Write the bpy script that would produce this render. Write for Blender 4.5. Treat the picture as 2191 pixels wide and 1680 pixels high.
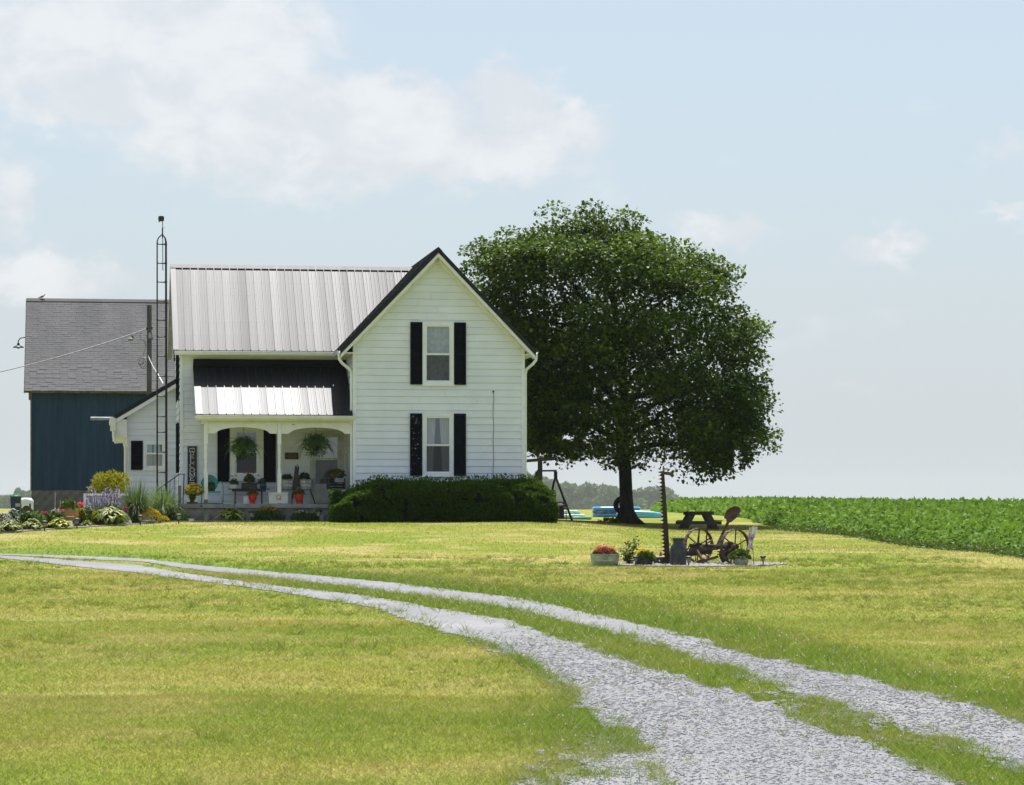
import bpy, math, random
import numpy as np
from mathutils import Vector, Matrix
R = math.radians
random.seed(7)
rng = np.random.default_rng(11)
scn = bpy.context.scene
COL = scn.collection
for _o in list(bpy.data.objects):
    bpy.data.objects.remove(_o)

# ------------------------------------------------------------------ camera, sky, sun, exposure
EYE = 1.75                      # eye height above the ground the photographer stands on
F = 6000.0                      # focal length in units of a 2191 unit wide picture
CX, HY = 1095.5, 1078.0
cam_d = bpy.data.cameras.new('camera')
cam_d.sensor_width = 36.0
cam_d.lens = 36.0 * F / 2191.0
cam_d.shift_y = (HY - 840.0) / 2191.0
cam_d.clip_start = 0.5
cam_d.clip_end = 9000
cam = bpy.data.objects.new('camera', cam_d)
COL.objects.link(cam)
cam.location = (0, 0, EYE)
cam.rotation_euler = (R(90), 0, 0)
scn.camera = cam

SUN_EL, SUN_AZ = 69.0, 0.0      # azimuth from +Y (straight behind the house)
sd = bpy.data.lights.new('sun', 'SUN')
sd.energy = 4.2
sd.angle = R(0.55)
sd.color = (1.0, 0.98, 0.95)
sun = bpy.data.objects.new('sun', sd)
COL.objects.link(sun)
sun.rotation_euler = Vector((math.sin(R(SUN_AZ)) * math.cos(R(SUN_EL)), math.cos(R(SUN_AZ)) * math.cos(R(SUN_EL)),
                             math.sin(R(SUN_EL)))).to_track_quat('Z', 'Y').to_euler()
sun.location = (0, 40, 60)

scn.view_settings.view_transform = 'Standard'
scn.view_settings.look = 'None'
scn.view_settings.exposure = 0.76
scn.view_settings.gamma = 1.0
scn.view_settings.use_curve_mapping = False
scn.render.engine = 'CYCLES'
scn.cycles.max_bounces = 8
scn.cycles.diffuse_bounces = 4
scn.cycles.transparent_max_bounces = 16
scn.cycles.volume_bounces = 1
scn.cycles.use_denoising = True
scn.cycles.use_adaptive_sampling = False

def N(t, kind, loc=None, **kw):
    n = t.nodes.new(kind)
    for k, v in kw.items():
        setattr(n, k, v)
    return n

def MATH(t, op, a, b=None, c=None, clamp=False):
    n = t.nodes.new('ShaderNodeMath')
    n.operation = op
    n.use_clamp = clamp
    for i, q in enumerate((a, b, c)):
        if q is None:
            continue
        if isinstance(q, (int, float)):
            n.inputs[i].default_value = q
        else:
            t.links.new(q, n.inputs[i])
    return n.outputs[0]

def MIXC(t, f, a, b, mode='MIX'):
    n = t.nodes.new('ShaderNodeMix')
    n.data_type = 'RGBA'
    n.blend_type = mode
    for i, q in ((0, f), (6, a), (7, b)):
        if isinstance(q, (int, float)):
            n.inputs[i].default_value = q
        elif isinstance(q, (tuple, list)):
            n.inputs[i].default_value = (*q[:3], 1)
        else:
            t.links.new(q, n.inputs[i])
    return n.outputs[2]

def SMOOTH(t, v, a, b):
    n = t.nodes.new('ShaderNodeMapRange')
    n.interpolation_type = 'SMOOTHSTEP'
    n.inputs[1].default_value = a
    n.inputs[2].default_value = b
    t.links.new(v, n.inputs[0])
    return n.outputs[0]

def NOISE(t, vec, scale, detail=4, rough=0.55, dist=0.0):
    n = t.nodes.new('ShaderNodeTexNoise')
    n.inputs['Scale'].default_value = scale
    n.inputs['Detail'].default_value = detail
    n.inputs['Roughness'].default_value = rough
    n.inputs['Distortion'].default_value = dist
    if vec is not None:
        t.links.new(vec, n.inputs['Vector'])
    return n.outputs[0]

def build_world():
    w = bpy.data.worlds.new('World')
    scn.world = w
    w.use_nodes = True
    t = w.node_tree
    t.nodes.clear()
    out = N(t, 'ShaderNodeOutputWorld')
    bg = N(t, 'ShaderNodeBackground')
    bg.inputs[1].default_value = 0.115
    t.links.new(bg.outputs[0], out.inputs[0])
    sky = N(t, 'ShaderNodeTexSky', sky_type='NISHITA', sun_disc=False)
    sky.sun_elevation = R(SUN_EL)
    sky.sun_rotation = R(SUN_AZ)
    sky.air_density = 1.0
    sky.dust_density = 2.0
    sky.ozone_density = 2.0
    tc = N(t, 'ShaderNodeTexCoord')
    sep = N(t, 'ShaderNodeSeparateXYZ')
    t.links.new(tc.outputs['Generated'], sep.inputs[0])
    X, Y, Z = sep.outputs
    az = MATH(t, 'ARCTAN2', X, Y)                       # 0 straight ahead
    el = MATH(t, 'ARCSINE', Z)
    # clouds: a warped noise field over the whole sky plus the cumulus banks that stood there that day
    comb = N(t, 'ShaderNodeCombineXYZ')
    t.links.new(az, comb.inputs[0])
    t.links.new(MATH(t, 'MULTIPLY', el, 1.5), comb.inputs[1])
    n1 = NOISE(t, comb.outputs[0], 26, 7, 0.6, 0.25)
    n2 = NOISE(t, comb.outputs[0], 9, 3, 0.5, 0.0)
    banks = [(330, 70, 330, 95, 1.0), (470, 170, 190, 75, 0.9), (90, 120, 260, 120, .75), (560, 60, 110, 75, .7), (230, 235, 240, 50, .8), (690, 250, 110, 60, 0.8),
             (830, 265, 170, 85, 1.0), (1095, 225, 85, 70, 1.0), (1200, 285, 100, 55, .85), (950, 335, 290, 60, .85),
             (560, 355, 250, 55, .55), (1560, 505, 125, 40, .62), (1890, 535, 100, 42, .55), (110, 615, 170, 55, .65),
             (20, 420, 60, 90, .6), (2160, 335, 75, 50, .5), (2150, 465, 80, 22, .5), (1800, 835, 110, 30, .3), (1780, 215, 90, 22, .28), (640, 395, 330, 55, .5), (470, 290, 230, 100, .72), (640, 250, 170, 110, .8), (330, 200, 260, 110, .7), (780, 330, 260, 70, .75), (1700, 720, 200, 60, .26), (1950, 680, 150, 50, .26), (1500, 330, 160, 40, .22), (330, 480, 160, 60, .25), (1250, 420, 170, 50, .3), (1960, 240, 50, 30, .25)]
    tot = None
    wob = MATH(t, 'MULTIPLY', MATH(t, 'SUBTRACT', NOISE(t, comb.outputs[0], 60, 5, .55), .5), 0.030)
    azw = MATH(t, 'ADD', az, wob)
    wob2 = MATH(t, 'MULTIPLY', MATH(t, 'SUBTRACT', NOISE(t, comb.outputs[0], 75, 5, .55), .52), 0.022)
    elw = MATH(t, 'ADD', el, wob2)
    for (x, y, rx, ry, s) in banks:
        ax, ey = math.atan((x - CX) / F), math.atan((HY - y) / F)
        dx = MATH(t, 'MULTIPLY', MATH(t, 'SUBTRACT', azw, ax), F / (rx * 1.12))
        dy = MATH(t, 'MULTIPLY', MATH(t, 'SUBTRACT', elw, ey), F / (ry * 1.15))
        r2 = MATH(t, 'ADD', MATH(t, 'MULTIPLY', dx, dx), MATH(t, 'MULTIPLY', dy, dy))
        g = MATH(t, 'MULTIPLY', MATH(t, 'EXPONENT', MATH(t, 'MULTIPLY', r2, -0.9)), s)
        tot = g if tot is None else MATH(t, 'MAXIMUM', tot, g)
    # away from the pictured part of the sky scattered clouds go on
    away = SMOOTH(t, MATH(t, 'MAXIMUM', MATH(t, 'ABSOLUTE', az), el), 0.2, 0.4)
    gen = MATH(t, 'MULTIPLY', SMOOTH(t, n2, 0.52, 0.68), MATH(t, 'MULTIPLY', away, .8))
    tot = MATH(t, 'MAXIMUM', tot, gen)
    dens = MATH(t, 'ADD', tot, MATH(t, 'MULTIPLY', MATH(t, 'SUBTRACT', n1, .5), 0.55))
    fac = SMOOTH(t, dens, 0.17, 0.60)
    fac = MATH(t, 'MULTIPLY', fac, 0.76)
    # thin veil everywhere, thicker near the horizon
    veil = MATH(t, 'ADD', MATH(t, 'MULTIPLY', SMOOTH(t, el, 1.1, 0.1), 0.46), MATH(t, 'ADD', 0.26, MATH(t, 'MULTIPLY', SMOOTH(t, el, 0.16, 0.0), 0.20)))
    vc = MIXC(t, SMOOTH(t, el, 0.0, 0.14), (3.26, 3.54, 3.82), (2.98, 3.42, 3.72))
    c0 = MIXC(t, veil, sky.outputs[0], vc)
    shade = MATH(t, 'MULTIPLY', SMOOTH(t, MATH(t, 'ADD', n1, MATH(t, 'MULTIPLY', tot, .12)), 0.46, 0.70), 0.85)
    ccol = MIXC(t, shade, (3.92, 4.05, 4.25), (4.75, 4.80, 4.86))
    c1 = MIXC(t, fac, c0, ccol)
    t.links.new(c1, bg.inputs[0])
build_world()

# ------------------------------------------------------------------ terrain
PY = np.array([-400, 0, 17, 34, 50, 56, 61, 66, 71, 75, 80, 100, 150, 200, 600, 1500, 9000.])
PZ = np.array([-1.8, -1.75, -1.72, -1.53, -1.33, -1.235, -1.12, -.93, -.66, -.50, -.47, -.50, -.46, -.58, -1.2, -2.6, -22.0])
def sstep(a, b, x):
    q = np.clip((x - a) / (b - a), 0, 1)
    return q * q * (3 - 2 * q)
def gz(x, y):
    x = np.asarray(x, float); y = np.asarray(y, float)
    z = 0
    for d, w in ((-2.2, .25), (0, .5), (2.2, .25)):
        z = z + w * np.interp(y + d, PY, PZ)
    z = z - .34 * sstep(0, 6, x) * sstep(60, 73, y) * (1 - sstep(80, 100, y))
    z = z - .46 * sstep(9, 26, x) * sstep(85, 120, y)
    z = z + .02 * np.sin(x * .9 + y * .31) * np.sin(y * .23 - x * .2) * (1 - sstep(70, 76, y))
    return z + EYE
def ray(xd, yd):
    """where the sight line through a picture point meets the ground -> x, y, z"""
    lo = None
    ys = np.arange(10, 900, .05)
    xs = (xd - CX) / F * ys
    zz = (HY - yd) / F * ys + EYE
    hit = np.nonzero(zz <= gz(xs, ys))[0]
    i = hit[0] if len(hit) else len(ys) - 1
    return float(xs[i]), float(ys[i]), float(gz(xs[i], ys[i]))
def on(xd, Y, dz=0.0):
    """ground point at distance Y under picture column xd"""
    x = (xd - CX) / F * Y
    return (x, Y, float(gz(x, Y)) + dz)
def z2(zx, zy):
    return zx * .22290, 802.4 + zy * .22290
def vnoise(x, y, seed=0):
    x = np.asarray(x, float); y = np.asarray(y, float)
    xi = np.floor(x).astype(np.int64); yi = np.floor(y).astype(np.int64)
    fx = x - xi; fy = y - yi
    fx = fx * fx * (3 - 2 * fx); fy = fy * fy * (3 - 2 * fy)
    def h(a, b):
        q = (a * 374761393 + b * 668265263 + seed * 974711) & 0x7fffffff
        q = ((q ^ (q >> 13)) * 1274126177) & 0x7fffffff
        return ((q ^ (q >> 16)) & 0xffff) / 65535.0
    return (h(xi, yi) * (1 - fx) + h(xi + 1, yi) * fx) * (1 - fy) + (h(xi, yi + 1) * (1 - fx) + h(xi + 1, yi + 1) * fx) * fy
def fbm(x, y, seed=0):
    return .55 * vnoise(x, y, seed) + .3 * vnoise(x * 2.1, y * 2.1, seed + 5) + .15 * vnoise(x * 4.3, y * 4.3, seed + 9)

# ------------------------------------------------------------------ materials
MATS = {}
def pm(name, c1, c2=None, scale=6., rough=.6, metal=0., bump=0., bscale=40., spec=.4, detail=4, lo=.35, hi=.65, rnd=0.,
       transl=0., tint=None, tmix=.35, coord='Object', c3=None, s3=1., lo3=.55, hi3=.7, stretch=None):
    m = bpy.data.materials.new(name)
    m.use_nodes = True
    t = m.node_tree
    b = t.nodes['Principled BSDF']
    tc = N(t, 'ShaderNodeTexCoord')
    vec = tc.outputs[coord]
    if coord == 'World':
        vec = None
    if stretch:
        mp = N(t, 'ShaderNodeMapping')
        mp.inputs['Scale'].default_value = stretch
        t.links.new(vec, mp.inputs[0])
        vec = mp.outputs[0]
    col = None
    if c2 is not None:
        f = SMOOTH(t, NOISE(t, vec, scale, detail), lo, hi)
        col = MIXC(t, f, c1, c2)
    if c3 is not None:
        f3 = SMOOTH(t, NOISE(t, vec, s3, 6, .65), lo3, hi3)
        col = MIXC(t, f3, col if col is not None else c1, c3)
    if tint is not None:
        a = N(t, 'ShaderNodeAttribute', attribute_name='tint')
        col = MIXC(t, a.outputs['Fac'], col if col is not None else c1, tint)
    if rnd:
        oi = N(t, 'ShaderNodeObjectInfo')
        k = MATH(t, 'ADD', 1 - rnd, MATH(t, 'MULTIPLY', oi.outputs['Random'], rnd))
        cc = N(t, 'ShaderNodeCombineColor')
        for i in range(3):
            t.links.new(k, cc.inputs[i])
        col = MIXC(t, 1.0, col if col is not None else c1, cc.outputs[0], 'MULTIPLY')
    if col is None:
        b.inputs['Base Color'].default_value = (*c1, 1)
    else:
        t.links.new(col, b.inputs['Base Color'])
    b.inputs['Roughness'].default_value = rough
    b.inputs['Metallic'].default_value = metal
    b.inputs['Specular IOR Level'].default_value = spec
    if bump:
        bn = N(t, 'ShaderNodeBump')
        bn.inputs['Strength'].default_value = bump
        bn.inputs['Distance'].default_value = .01
        t.links.new(NOISE(t, vec, bscale, 5, .6), bn.inputs['Height'])
        t.links.new(bn.outputs[0], b.inputs['Normal'])
    if transl:
        tr = N(t, 'ShaderNodeBsdfTranslucent')
        if col is None:
            tr.inputs[0].default_value = (*c1, 1)
        else:
            t.links.new(MIXC(t, tmix, col, (.20, .30, .02)), tr.inputs[0])
        mx = N(t, 'ShaderNodeMixShader')
        mx.inputs[0].default_value = transl
        t.links.new(b.outputs[0], mx.inputs[1])
        t.links.new(tr.outputs[0], mx.inputs[2])
        t.links.new(mx.outputs[0], t.nodes['Material Output'].inputs[0])
    MATS[name] = m
    return m

pm('white_siding', (.765, .795, .855), (.715, .745, .80), 1.6, .55, rnd=.05, bump=.12, bscale=60, c3=(.60, .61, .59), s3=2.3, lo3=.64, hi3=.8)
pm('white_paint', (.80, .82, .84), (.75, .765, .775), 5, .5)
pm('cream_trim', (.76, .76, .70), (.69, .69, .61), 4, .6)
pm('peeling', (.76, .77, .74), (.70, .71, .67), 8, .65, c3=(.24, .21, .18), s3=7, lo3=.66, hi3=.69)
pm('bare_wood', (.24, .21, .17), (.14, .12, .10), 9, .8, bump=.4, stretch=(1, 1, .2))
pm('roof_metal', (.009, .010, .015), (.016, .017, .023), .9, .47, spec=.235, rnd=.3, bump=.09, bscale=2.2)
def panel_sheen(m):
    """each roof panel has weathered to its own sheen"""
    t = m.node_tree
    oi = N(t, 'ShaderNodeObjectInfo')
    tc = N(t, 'ShaderNodeTexCoord')
    mp = N(t, 'ShaderNodeMapping'); mp.inputs['Scale'].default_value = (9, .35, 1)
    t.links.new(tc.outputs['Object'], mp.inputs[0])
    nz = NOISE(t, mp.outputs[0], 1.0, 3, .6)
    r = MATH(t, 'ADD', .405, MATH(t, 'ADD', MATH(t, 'MULTIPLY', oi.outputs['Random'], .075), MATH(t, 'MULTIPLY', nz, .055)))
    t.links.new(r, t.nodes['Principled BSDF'].inputs['Roughness'])
panel_sheen(MATS['roof_metal'])
pm('roof_under', (.02, .02, .022), None, rough=.8)
pm('shutter_paint', (.005, .007, .012), (.007, .009, .014), 5, .8, spec=.05)
pm('worn_shutter', (.005, .007, .012), None, rough=.8, spec=.05, c3=(.42, .45, .48), s3=13, lo3=.60, hi3=.66)
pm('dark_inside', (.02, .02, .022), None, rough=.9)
pm('concrete', (.26, .245, .215), (.15, .14, .12), 3.0, .85, bump=.5, bscale=30, c3=(.09, .085, .075), s3=1.2, lo3=.52, hi3=.72)
pm('slab_edge', (.30, .30, .29), (.20, .20, .20), 2.5, .8, bump=.3)
pm('block_grey', (.17, .16, .145), (.10, .095, .088), 3, .9, bump=.6, bscale=60, rnd=.25)
pm('barn_blue', (.020, .050, .098), (.015, .039, .079), 1.3, .6, spec=.15, rnd=.12, stretch=(3, 3, .3))
pm('shingle', (.138, .132, .133), (.112, .108, .109), 0.9, .9, rnd=.09, c3=(.085, .08, .085), s3=.55, lo3=.52, hi3=.78, stretch=(1, .35, 1))
pm('barn_trim', (.14, .12, .10), (.06, .055, .05), 5, .9)
pm('galvanised', (.42, .44, .45), (.30, .32, .33), 14, .42, metal=.55, c3=(.22, .22, .21), s3=5, lo3=.55, hi3=.75)
pm('grey_tin', (.30, .32, .33), (.20, .215, .225), 8, .5, metal=.4)
pm('milk_metal', (.040, .043, .049), (.065, .067, .072), 7, .45, metal=.5, c3=(.06, .04, .03), s3=5, lo3=.58, hi3=.7)
pm('rust', (.125, .066, .047), (.062, .036, .028), 9, .75, bump=.4, bscale=60, c3=(.20, .105, .075), s3=4, lo3=.55, hi3=.75)
pm('dark_rust', (.030, .019, .015), (.052, .030, .023), 12, .8, bump=.4, bscale=80)
pm('tower_iron', (.055, .042, .035), (.03, .026, .024), 6, .65, c3=(.12, .075, .05), s3=3, lo3=.55, hi3=.7)
pm('black_iron', (.012, .012, .014), (.02, .02, .022), 8, .5)
pm('old_wood', (.10, .085, .07), (.055, .045, .038), 6, .85, bump=.5, bscale=30, stretch=(.25, 1, 1))
pm('dark_wood', (.035, .028, .024), (.06, .045, .036), 6, .75, stretch=(.25, 1, 1))
pm('pole_wood', (.085, .085, .072), (.05, .048, .042), 5, .9, bump=.5, stretch=(2, 2, .3))
pm('bark', (.030, .024, .019), (.012, .010, .008), 7, .95, bump=.9, bscale=16, stretch=(1, 1, .25))
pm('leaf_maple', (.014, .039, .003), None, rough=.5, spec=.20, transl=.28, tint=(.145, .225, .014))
pm('leaf_hedge', (.014, .044, .004), None, rough=.55, spec=.12, transl=.30, tint=(.085, .165, .012))
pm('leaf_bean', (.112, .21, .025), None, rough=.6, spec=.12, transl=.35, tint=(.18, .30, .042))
pm('leaf_far', (.055, .095, .040), None, rough=.7, transl=.2, tint=(.10, .145, .060))
pm('leaf_green', (.035, .075, .014), None, rough=.5, spec=.3, transl=.3, tint=(.085, .13, .022))
pm('leaf_fern', (.055, .115, .016), None, rough=.5, spec=.3, transl=.4, tint=(.085, .155, .026))
pm('leaf_gold', (.22, .24, .008), None, rough=.6, spec=.1, transl=.35, tint=(.42, .38, .012), tmix=.1)
pm('leaf_pale', (.085, .15, .04), None, rough=.5, spec=.3, transl=.3, tint=(.26, .36, .13))
pm('leaf_bronze', (.12, .085, .03), None, rough=.6, spec=.2, transl=.2, tint=(.20, .15, .05))
pm('hosta_green', (.070, .125, .040), (.045, .09, .03), 8, .45, rnd=.3, transl=.25)
pm('hosta_cream', (.44, .43, .03), (.34, .37, .025), 8, .45, rnd=.2, transl=.25)
pm('hosta_gold', (.46, .42, .012), (.30, .34, .012), 8, .45, rnd=.3, transl=.25)
pm('hosta_dark', (.035, .06, .022), (.05, .08, .03), 8, .45, rnd=.3, transl=.2)
pm('flower_yellow', (.88, .64, .006), None, rough=.7, spec=.1, tint=(.92, .74, .02), transl=.4, tmix=0.)
pm('flower_orange', (.50, .27, .03), None, rough=.6, tint=(.36, .20, .035))
pm('flower_red', (.84, .025, .125), None, rough=.7, spec=.1, tint=(.88, .15, .30), transl=.5, tmix=0.)
pm('flower_pink', (.60, .13, .18), None, rough=.6, tint=(.66, .22, .27), transl=.4, tmix=0.)
pm('flower_mauve', (.42, .33, .52), None, rough=.6, tint=(.58, .50, .66), transl=.4, tmix=0.)
pm('flower_white', (.70, .66, .70), None, rough=.6, tint=(.76, .74, .72), transl=.3, tmix=0.)
pm('red_glaze', (.52, .03, .012), (.44, .025, .011), 5, .35)
pm('blue_glaze', (.02, .06, .22), (.016, .045, .17), 5, .3)
pm('teal_paint', (.035, .30, .235), (.03, .25, .20), 5, .4)
pm('white_enamel', (.78, .78, .76), (.70, .70, .67), 6, .35)
pm('dirty_white', (.62, .62, .60), (.48, .48, .46), 4, .6)
pm('black_plastic', (.018, .018, .02), (.03, .03, .03), 8, .5)
pm('navy_plastic', (.012, .022, .075), (.01, .018, .06), 3, .4)
pm('green_plastic', (.02, .16, .075), None, rough=.4)
pm('sign_black', (.020, .019, .022), (.03, .028, .03), 8, .6)
pm('sign_brown', (.035, .024, .017), (.05, .033, .022), 10, .6)
pm('letter_white', (.72, .72, .70), (.6, .6, .58), 20, .6)
pm('letter_gold', (.24, .19, .10), None, rough=.6)
pm('logo_red', (.50, .06, .05), None, rough=.6)
pm('crate_wood', (.50, .27, .09), (.34, .19, .075), 5, .75, stretch=(.2, 1, 1))
pm('curtain', (.62, .66, .64), (.46, .50, .49), 9, .9, transl=.35)
pm('lace', (.72, .73, .72), (.60, .61, .60), 30, .9, transl=.35)
pm('teal_curtain', (.28, .46, .46), (.24, .40, .41), 8, .9)
pm('pool_blue', (.055, .33, .68), (.05, .29, .62), 3, .3, spec=.6)
pm('pool_light', (.22, .56, .76), (.15, .50, .74), 3, .3, spec=.6)
pm('pool_print', (.05, .10, .32), (.42, .16, .15), 7, .4, lo=.52, hi=.58)
pm('raft_green', (.10, .42, .32), (.07, .36, .26), 4, .4)
pm('soil', (.06, .045, .03), (.035, .028, .02), 12, .95)
pm('pebbles', (.36, .34, .31), None, rough=.85, tint=(.18, .17, .155))
pm('gravel_stone', (.315, .313, .315), None, rough=.9, spec=.1, tint=(.16, .162, .172))
pm('bed_gravel', (.24, .215, .185), (.12, .105, .09), 28, .9, bump=1., bscale=40)
pm('wire', (.10, .10, .105), None, rough=.5)
pm('lamp_glass', (.22, .21, .18), None, rough=.3)
pm('flag_cloth', (.42, .18, .40), (.60, .62, .58), 5, .85, lo=.45, hi=.52, c3=(.10, .22, .10), s3=7, lo3=.62, hi3=.66, transl=.3)
pm('pink_plastic', (.72, .05, .16), None, rough=.4)
pm('bird_grey', (.16, .13, .12), None, rough=.8)
pm('plastic_wrap', (.70, .72, .74), (.58, .60, .63), 4, .35)
pm('rubber', (.014, .014, .015), (.022, .021, .02), 9, .75)

def glass(name, tintc, refl, trans):
    m = bpy.data.materials.new(name)
    m.use_nodes = True
    t = m.node_tree
    t.nodes.clear()
    out = N(t, 'ShaderNodeOutputMaterial')
    tr = N(t, 'ShaderNodeBsdfTransparent'); tr.inputs[0].default_value = (*trans, 1)
    gl = N(t, 'ShaderNodeBsdfGlossy'); gl.inputs[0].default_value = (*tintc, 1); gl.inputs[1].default_value = .03
    mx = N(t, 'ShaderNodeMixShader'); mx.inputs[0].default_value = refl
    t.links.new(tr.outputs[0], mx.inputs[1]); t.links.new(gl.outputs[0], mx.inputs[2]); t.links.new(mx.outputs[0], out.inputs[0])
    MATS[name] = m
glass('glass', (.9, .95, 1.), .14, (.82, .86, .86))
glass('screened_glass', (.5, .5, .5), .07, (.42, .43, .43))

# ------------------------------------------------------------------ mesh helpers
class B:
    def __init__(s):
        s.v = []; s.f = []; s.t = []
    def add(s, vs, fs, tint=0.):
        o = len(s.v)
        s.v += [tuple(map(float, p)) for p in vs]
        s.f += [tuple(o + i for i in q) for q in fs]
        s.t += [tint] * len(vs)
        return s
    def hexa(s, p, tint=0.):          # 8 points: bottom ring then top ring
        return s.add(p, [(3, 2, 1, 0), (4, 5, 6, 7), (0, 1, 5, 4), (1, 2, 6, 5), (2, 3, 7, 6), (3, 0, 4, 7)], tint)
    def box(s, x0, x1, y0, y1, z0, z1, M=None, tint=0.):
        p = [(x0, y0, z0), (x1, y0, z0), (x1, y1, z0), (x0, y1, z0), (x0, y0, z1), (x1, y0, z1), (x1, y1, z1), (x0, y1, z1)]
        if M is not None:
            p = [M @ Vector(q) for q in p]
        return s.hexa(p, tint)
    def bar(s, a, b, w, h, up=(0, 0, 1)):   # rectangular bar between two points
        a = Vector(a); b = Vector(b); d = (b - a).normalized()
        u = Vector(up)
        if abs(d.dot(u)) > .98:
            u = Vector((0, 1, 0))
        sx = d.cross(u).normalized() * (w / 2); sz = sx.cross(d).normalized() * (h / 2)
        return s.hexa([a - sx - sz, a + sx - sz, b + sx - sz, b - sx - sz, a - sx + sz, a + sx + sz, b + sx + sz, b - sx + sz])
    def tube(s, pts, r, n=8, cap=True):
        pts = [Vector(p) for p in pts]
        rs = r if isinstance(r, (list, tuple)) else [r] * len(pts)
        vs = []; fs = []
        ref = None
        for i, p in enumerate(pts):
            d = (pts[min(i + 1, len(pts) - 1)] - pts[max(i - 1, 0)]).normalized()
            if ref is None:
                ref = Vector((0, 0, 1)) if abs(d.z) < .9 else Vector((1, 0, 0))
            x = (ref - d * ref.dot(d)).normalized(); y = d.cross(x); ref = x
            for k in range(n):
                a = 2 * math.pi * k / n
                vs.append(p + (x * math.cos(a) + y * math.sin(a)) * rs[i])
        for i in range(len(pts) - 1):
            for k in range(n):
                a = i * n + k; b = i * n + (k + 1) % n
                fs.append((a, b, b + n, a + n))
        if cap:
            fs.append(tuple(range(n - 1, -1, -1))); fs.append(tuple((len(pts) - 1) * n + k for k in range(n)))
        return s.add(vs, fs)
    def lathe(s, prof, n=16, c=(0, 0, 0), sx=1., sy=1., cap=True, M=None):
        vs = []; fs = []
        for (r, z) in prof:
            for k in range(n):
                a = 2 * math.pi * k / n
                q = Vector((c[0] + r * math.cos(a) * sx, c[1] + r * math.sin(a) * sy, c[2] + z))
                vs.append(M @ q if M is not None else q)
        for i in range(len(prof) - 1):
            for k in range(n):
                a = i * n + k; b = i * n + (k + 1) % n
                fs.append((a, b, b + n, a + n))
        if cap:
            fs.append(tuple(range(n - 1, -1, -1))); fs.append(tuple((len(prof) - 1) * n + k for k in range(n)))
        return s.add(vs, fs)
    def torus(s, c, R0, r, n=28, m=8, axis='Y', a0=0., a1=360., sz=1., M=None):
        full = abs(a1 - a0) >= 359.9
        cnt = n if full else n + 1
        vs = []; fs = []
        for i in range(cnt):
            a = R(a0 + (a1 - a0) * i / n)
            for k in range(m):
                b = 2 * math.pi * k / m
                q = R0 + r * math.cos(b)
                p = (q * math.cos(a), r * math.sin(b), q * math.sin(a) * sz)
                if axis == 'Z':
                    p = (p[0], p[2], p[1])
                p = Vector((c[0] + p[0], c[1] + p[1], c[2] + p[2]))
                vs.append(M @ p if M is not None else p)
        for i in range(n):
            for k in range(m):
                a = i * m + k; b = i * m + (k + 1) % m
                c2 = ((i + 1) % cnt) * m
                fs.append((a, b, c2 + (k + 1) % m, c2 + k))
        return s.add(vs, fs)
    def prism(s, poly, y0, y1, M=None):    # polygon in x,z extruded along y
        n = len(poly)
        vs = [(x, y0, z) for x, z in poly] + [(x, y1, z) for x, z in poly]
        if M is not None:
            vs = [M @ Vector(q) for q in vs]
        fs = [tuple(range(n)), tuple(range(2 * n - 1, n - 1, -1))]
        fs += [(i, i + n, (i + 1) % n + n, (i + 1) % n) for i in range(n)]
        return s.add(vs, fs)
    def mesh(s, name):
        me = bpy.data.meshes.new(name)
        me.from_pydata(s.v, [], s.f)
        if any(s.t):
            a = me.attributes.new('tint', 'FLOAT', 'POINT')
            a.data.foreach_set('value', np.array(s.t, dtype=np.float32))
        me.update()
        return me
    def build(s, name, mat, parent=None, smooth=False, loc=None, label=None, stuff=False):
        me = s.mesh(name)
        return link(name, me, mat, parent, smooth, loc, label, stuff)

def link(name, me, mat=None, parent=None, smooth=False, loc=None, label=None, stuff=False):
    if mat is not None and not me.materials:
        me.materials.append(MATS[mat] if isinstance(mat, str) else mat)
    if smooth:
        me.polygons.foreach_set('use_smooth', [True] * len(me.polygons))
        if smooth != 'all':
            try:
                me.set_sharp_from_angle(angle=R(38))
            except Exception:
                pass
    o = bpy.data.objects.new(name, me)
    COL.objects.link(o)
    if parent is not None:
        o.parent = parent
    if loc is not None:
        o.location = loc
    if label:
        o['label'] = label
    if stuff:
        o['kind'] = 'stuff'
    return o
def tag(o, label=None, cat=None, group=None, kind=None):
    if label: o['label'] = label
    if cat: o['category'] = cat
    if group: o['group'] = group
    if kind: o['kind'] = kind
    return o
def thing(name, label, cat, loc=(0, 0, 0), rz=0., group=None):
    o = bpy.data.objects.new(name, None)
    COL.objects.link(o)
    o.empty_display_size = .2
    o.location = loc
    o.rotation_euler = (0, 0, rz)
    return tag(o, label, cat, group)
def axes(o, org, x, y, z):
    M = Matrix.Identity(4)
    for i, a in enumerate((x, y, z)):
        for k in range(3):
            M[k][i] = a[k]
    for k in range(3):
        M[k][3] = org[k]
    o.matrix_local = M
    return o
def np_mesh(name, V, Fq, tint=None, extra=None):
    me = bpy.data.meshes.new(name)
    n, (m, k) = len(V), Fq.shape
    me.vertices.add(n)
    me.vertices.foreach_set('co', np.ascontiguousarray(V, dtype=np.float32).ravel())
    me.loops.add(m * k)
    me.loops.foreach_set('vertex_index', np.ascontiguousarray(Fq, dtype=np.int32).ravel())
    me.polygons.add(m)
    me.polygons.foreach_set('loop_start', (np.arange(m) * k).astype(np.int32))
    for nm, arr in (('tint', tint),) + tuple((extra or {}).items()):
        if arr is not None:
            a = me.attributes.new(nm, 'FLOAT', 'POINT')
            a.data.foreach_set('value', np.ascontiguousarray(arr, dtype=np.float32))
    me.update(calc_edges=True)
    return me
def unit(a):
    return a / np.maximum(np.linalg.norm(a, axis=1, keepdims=True), 1e-9)
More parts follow.
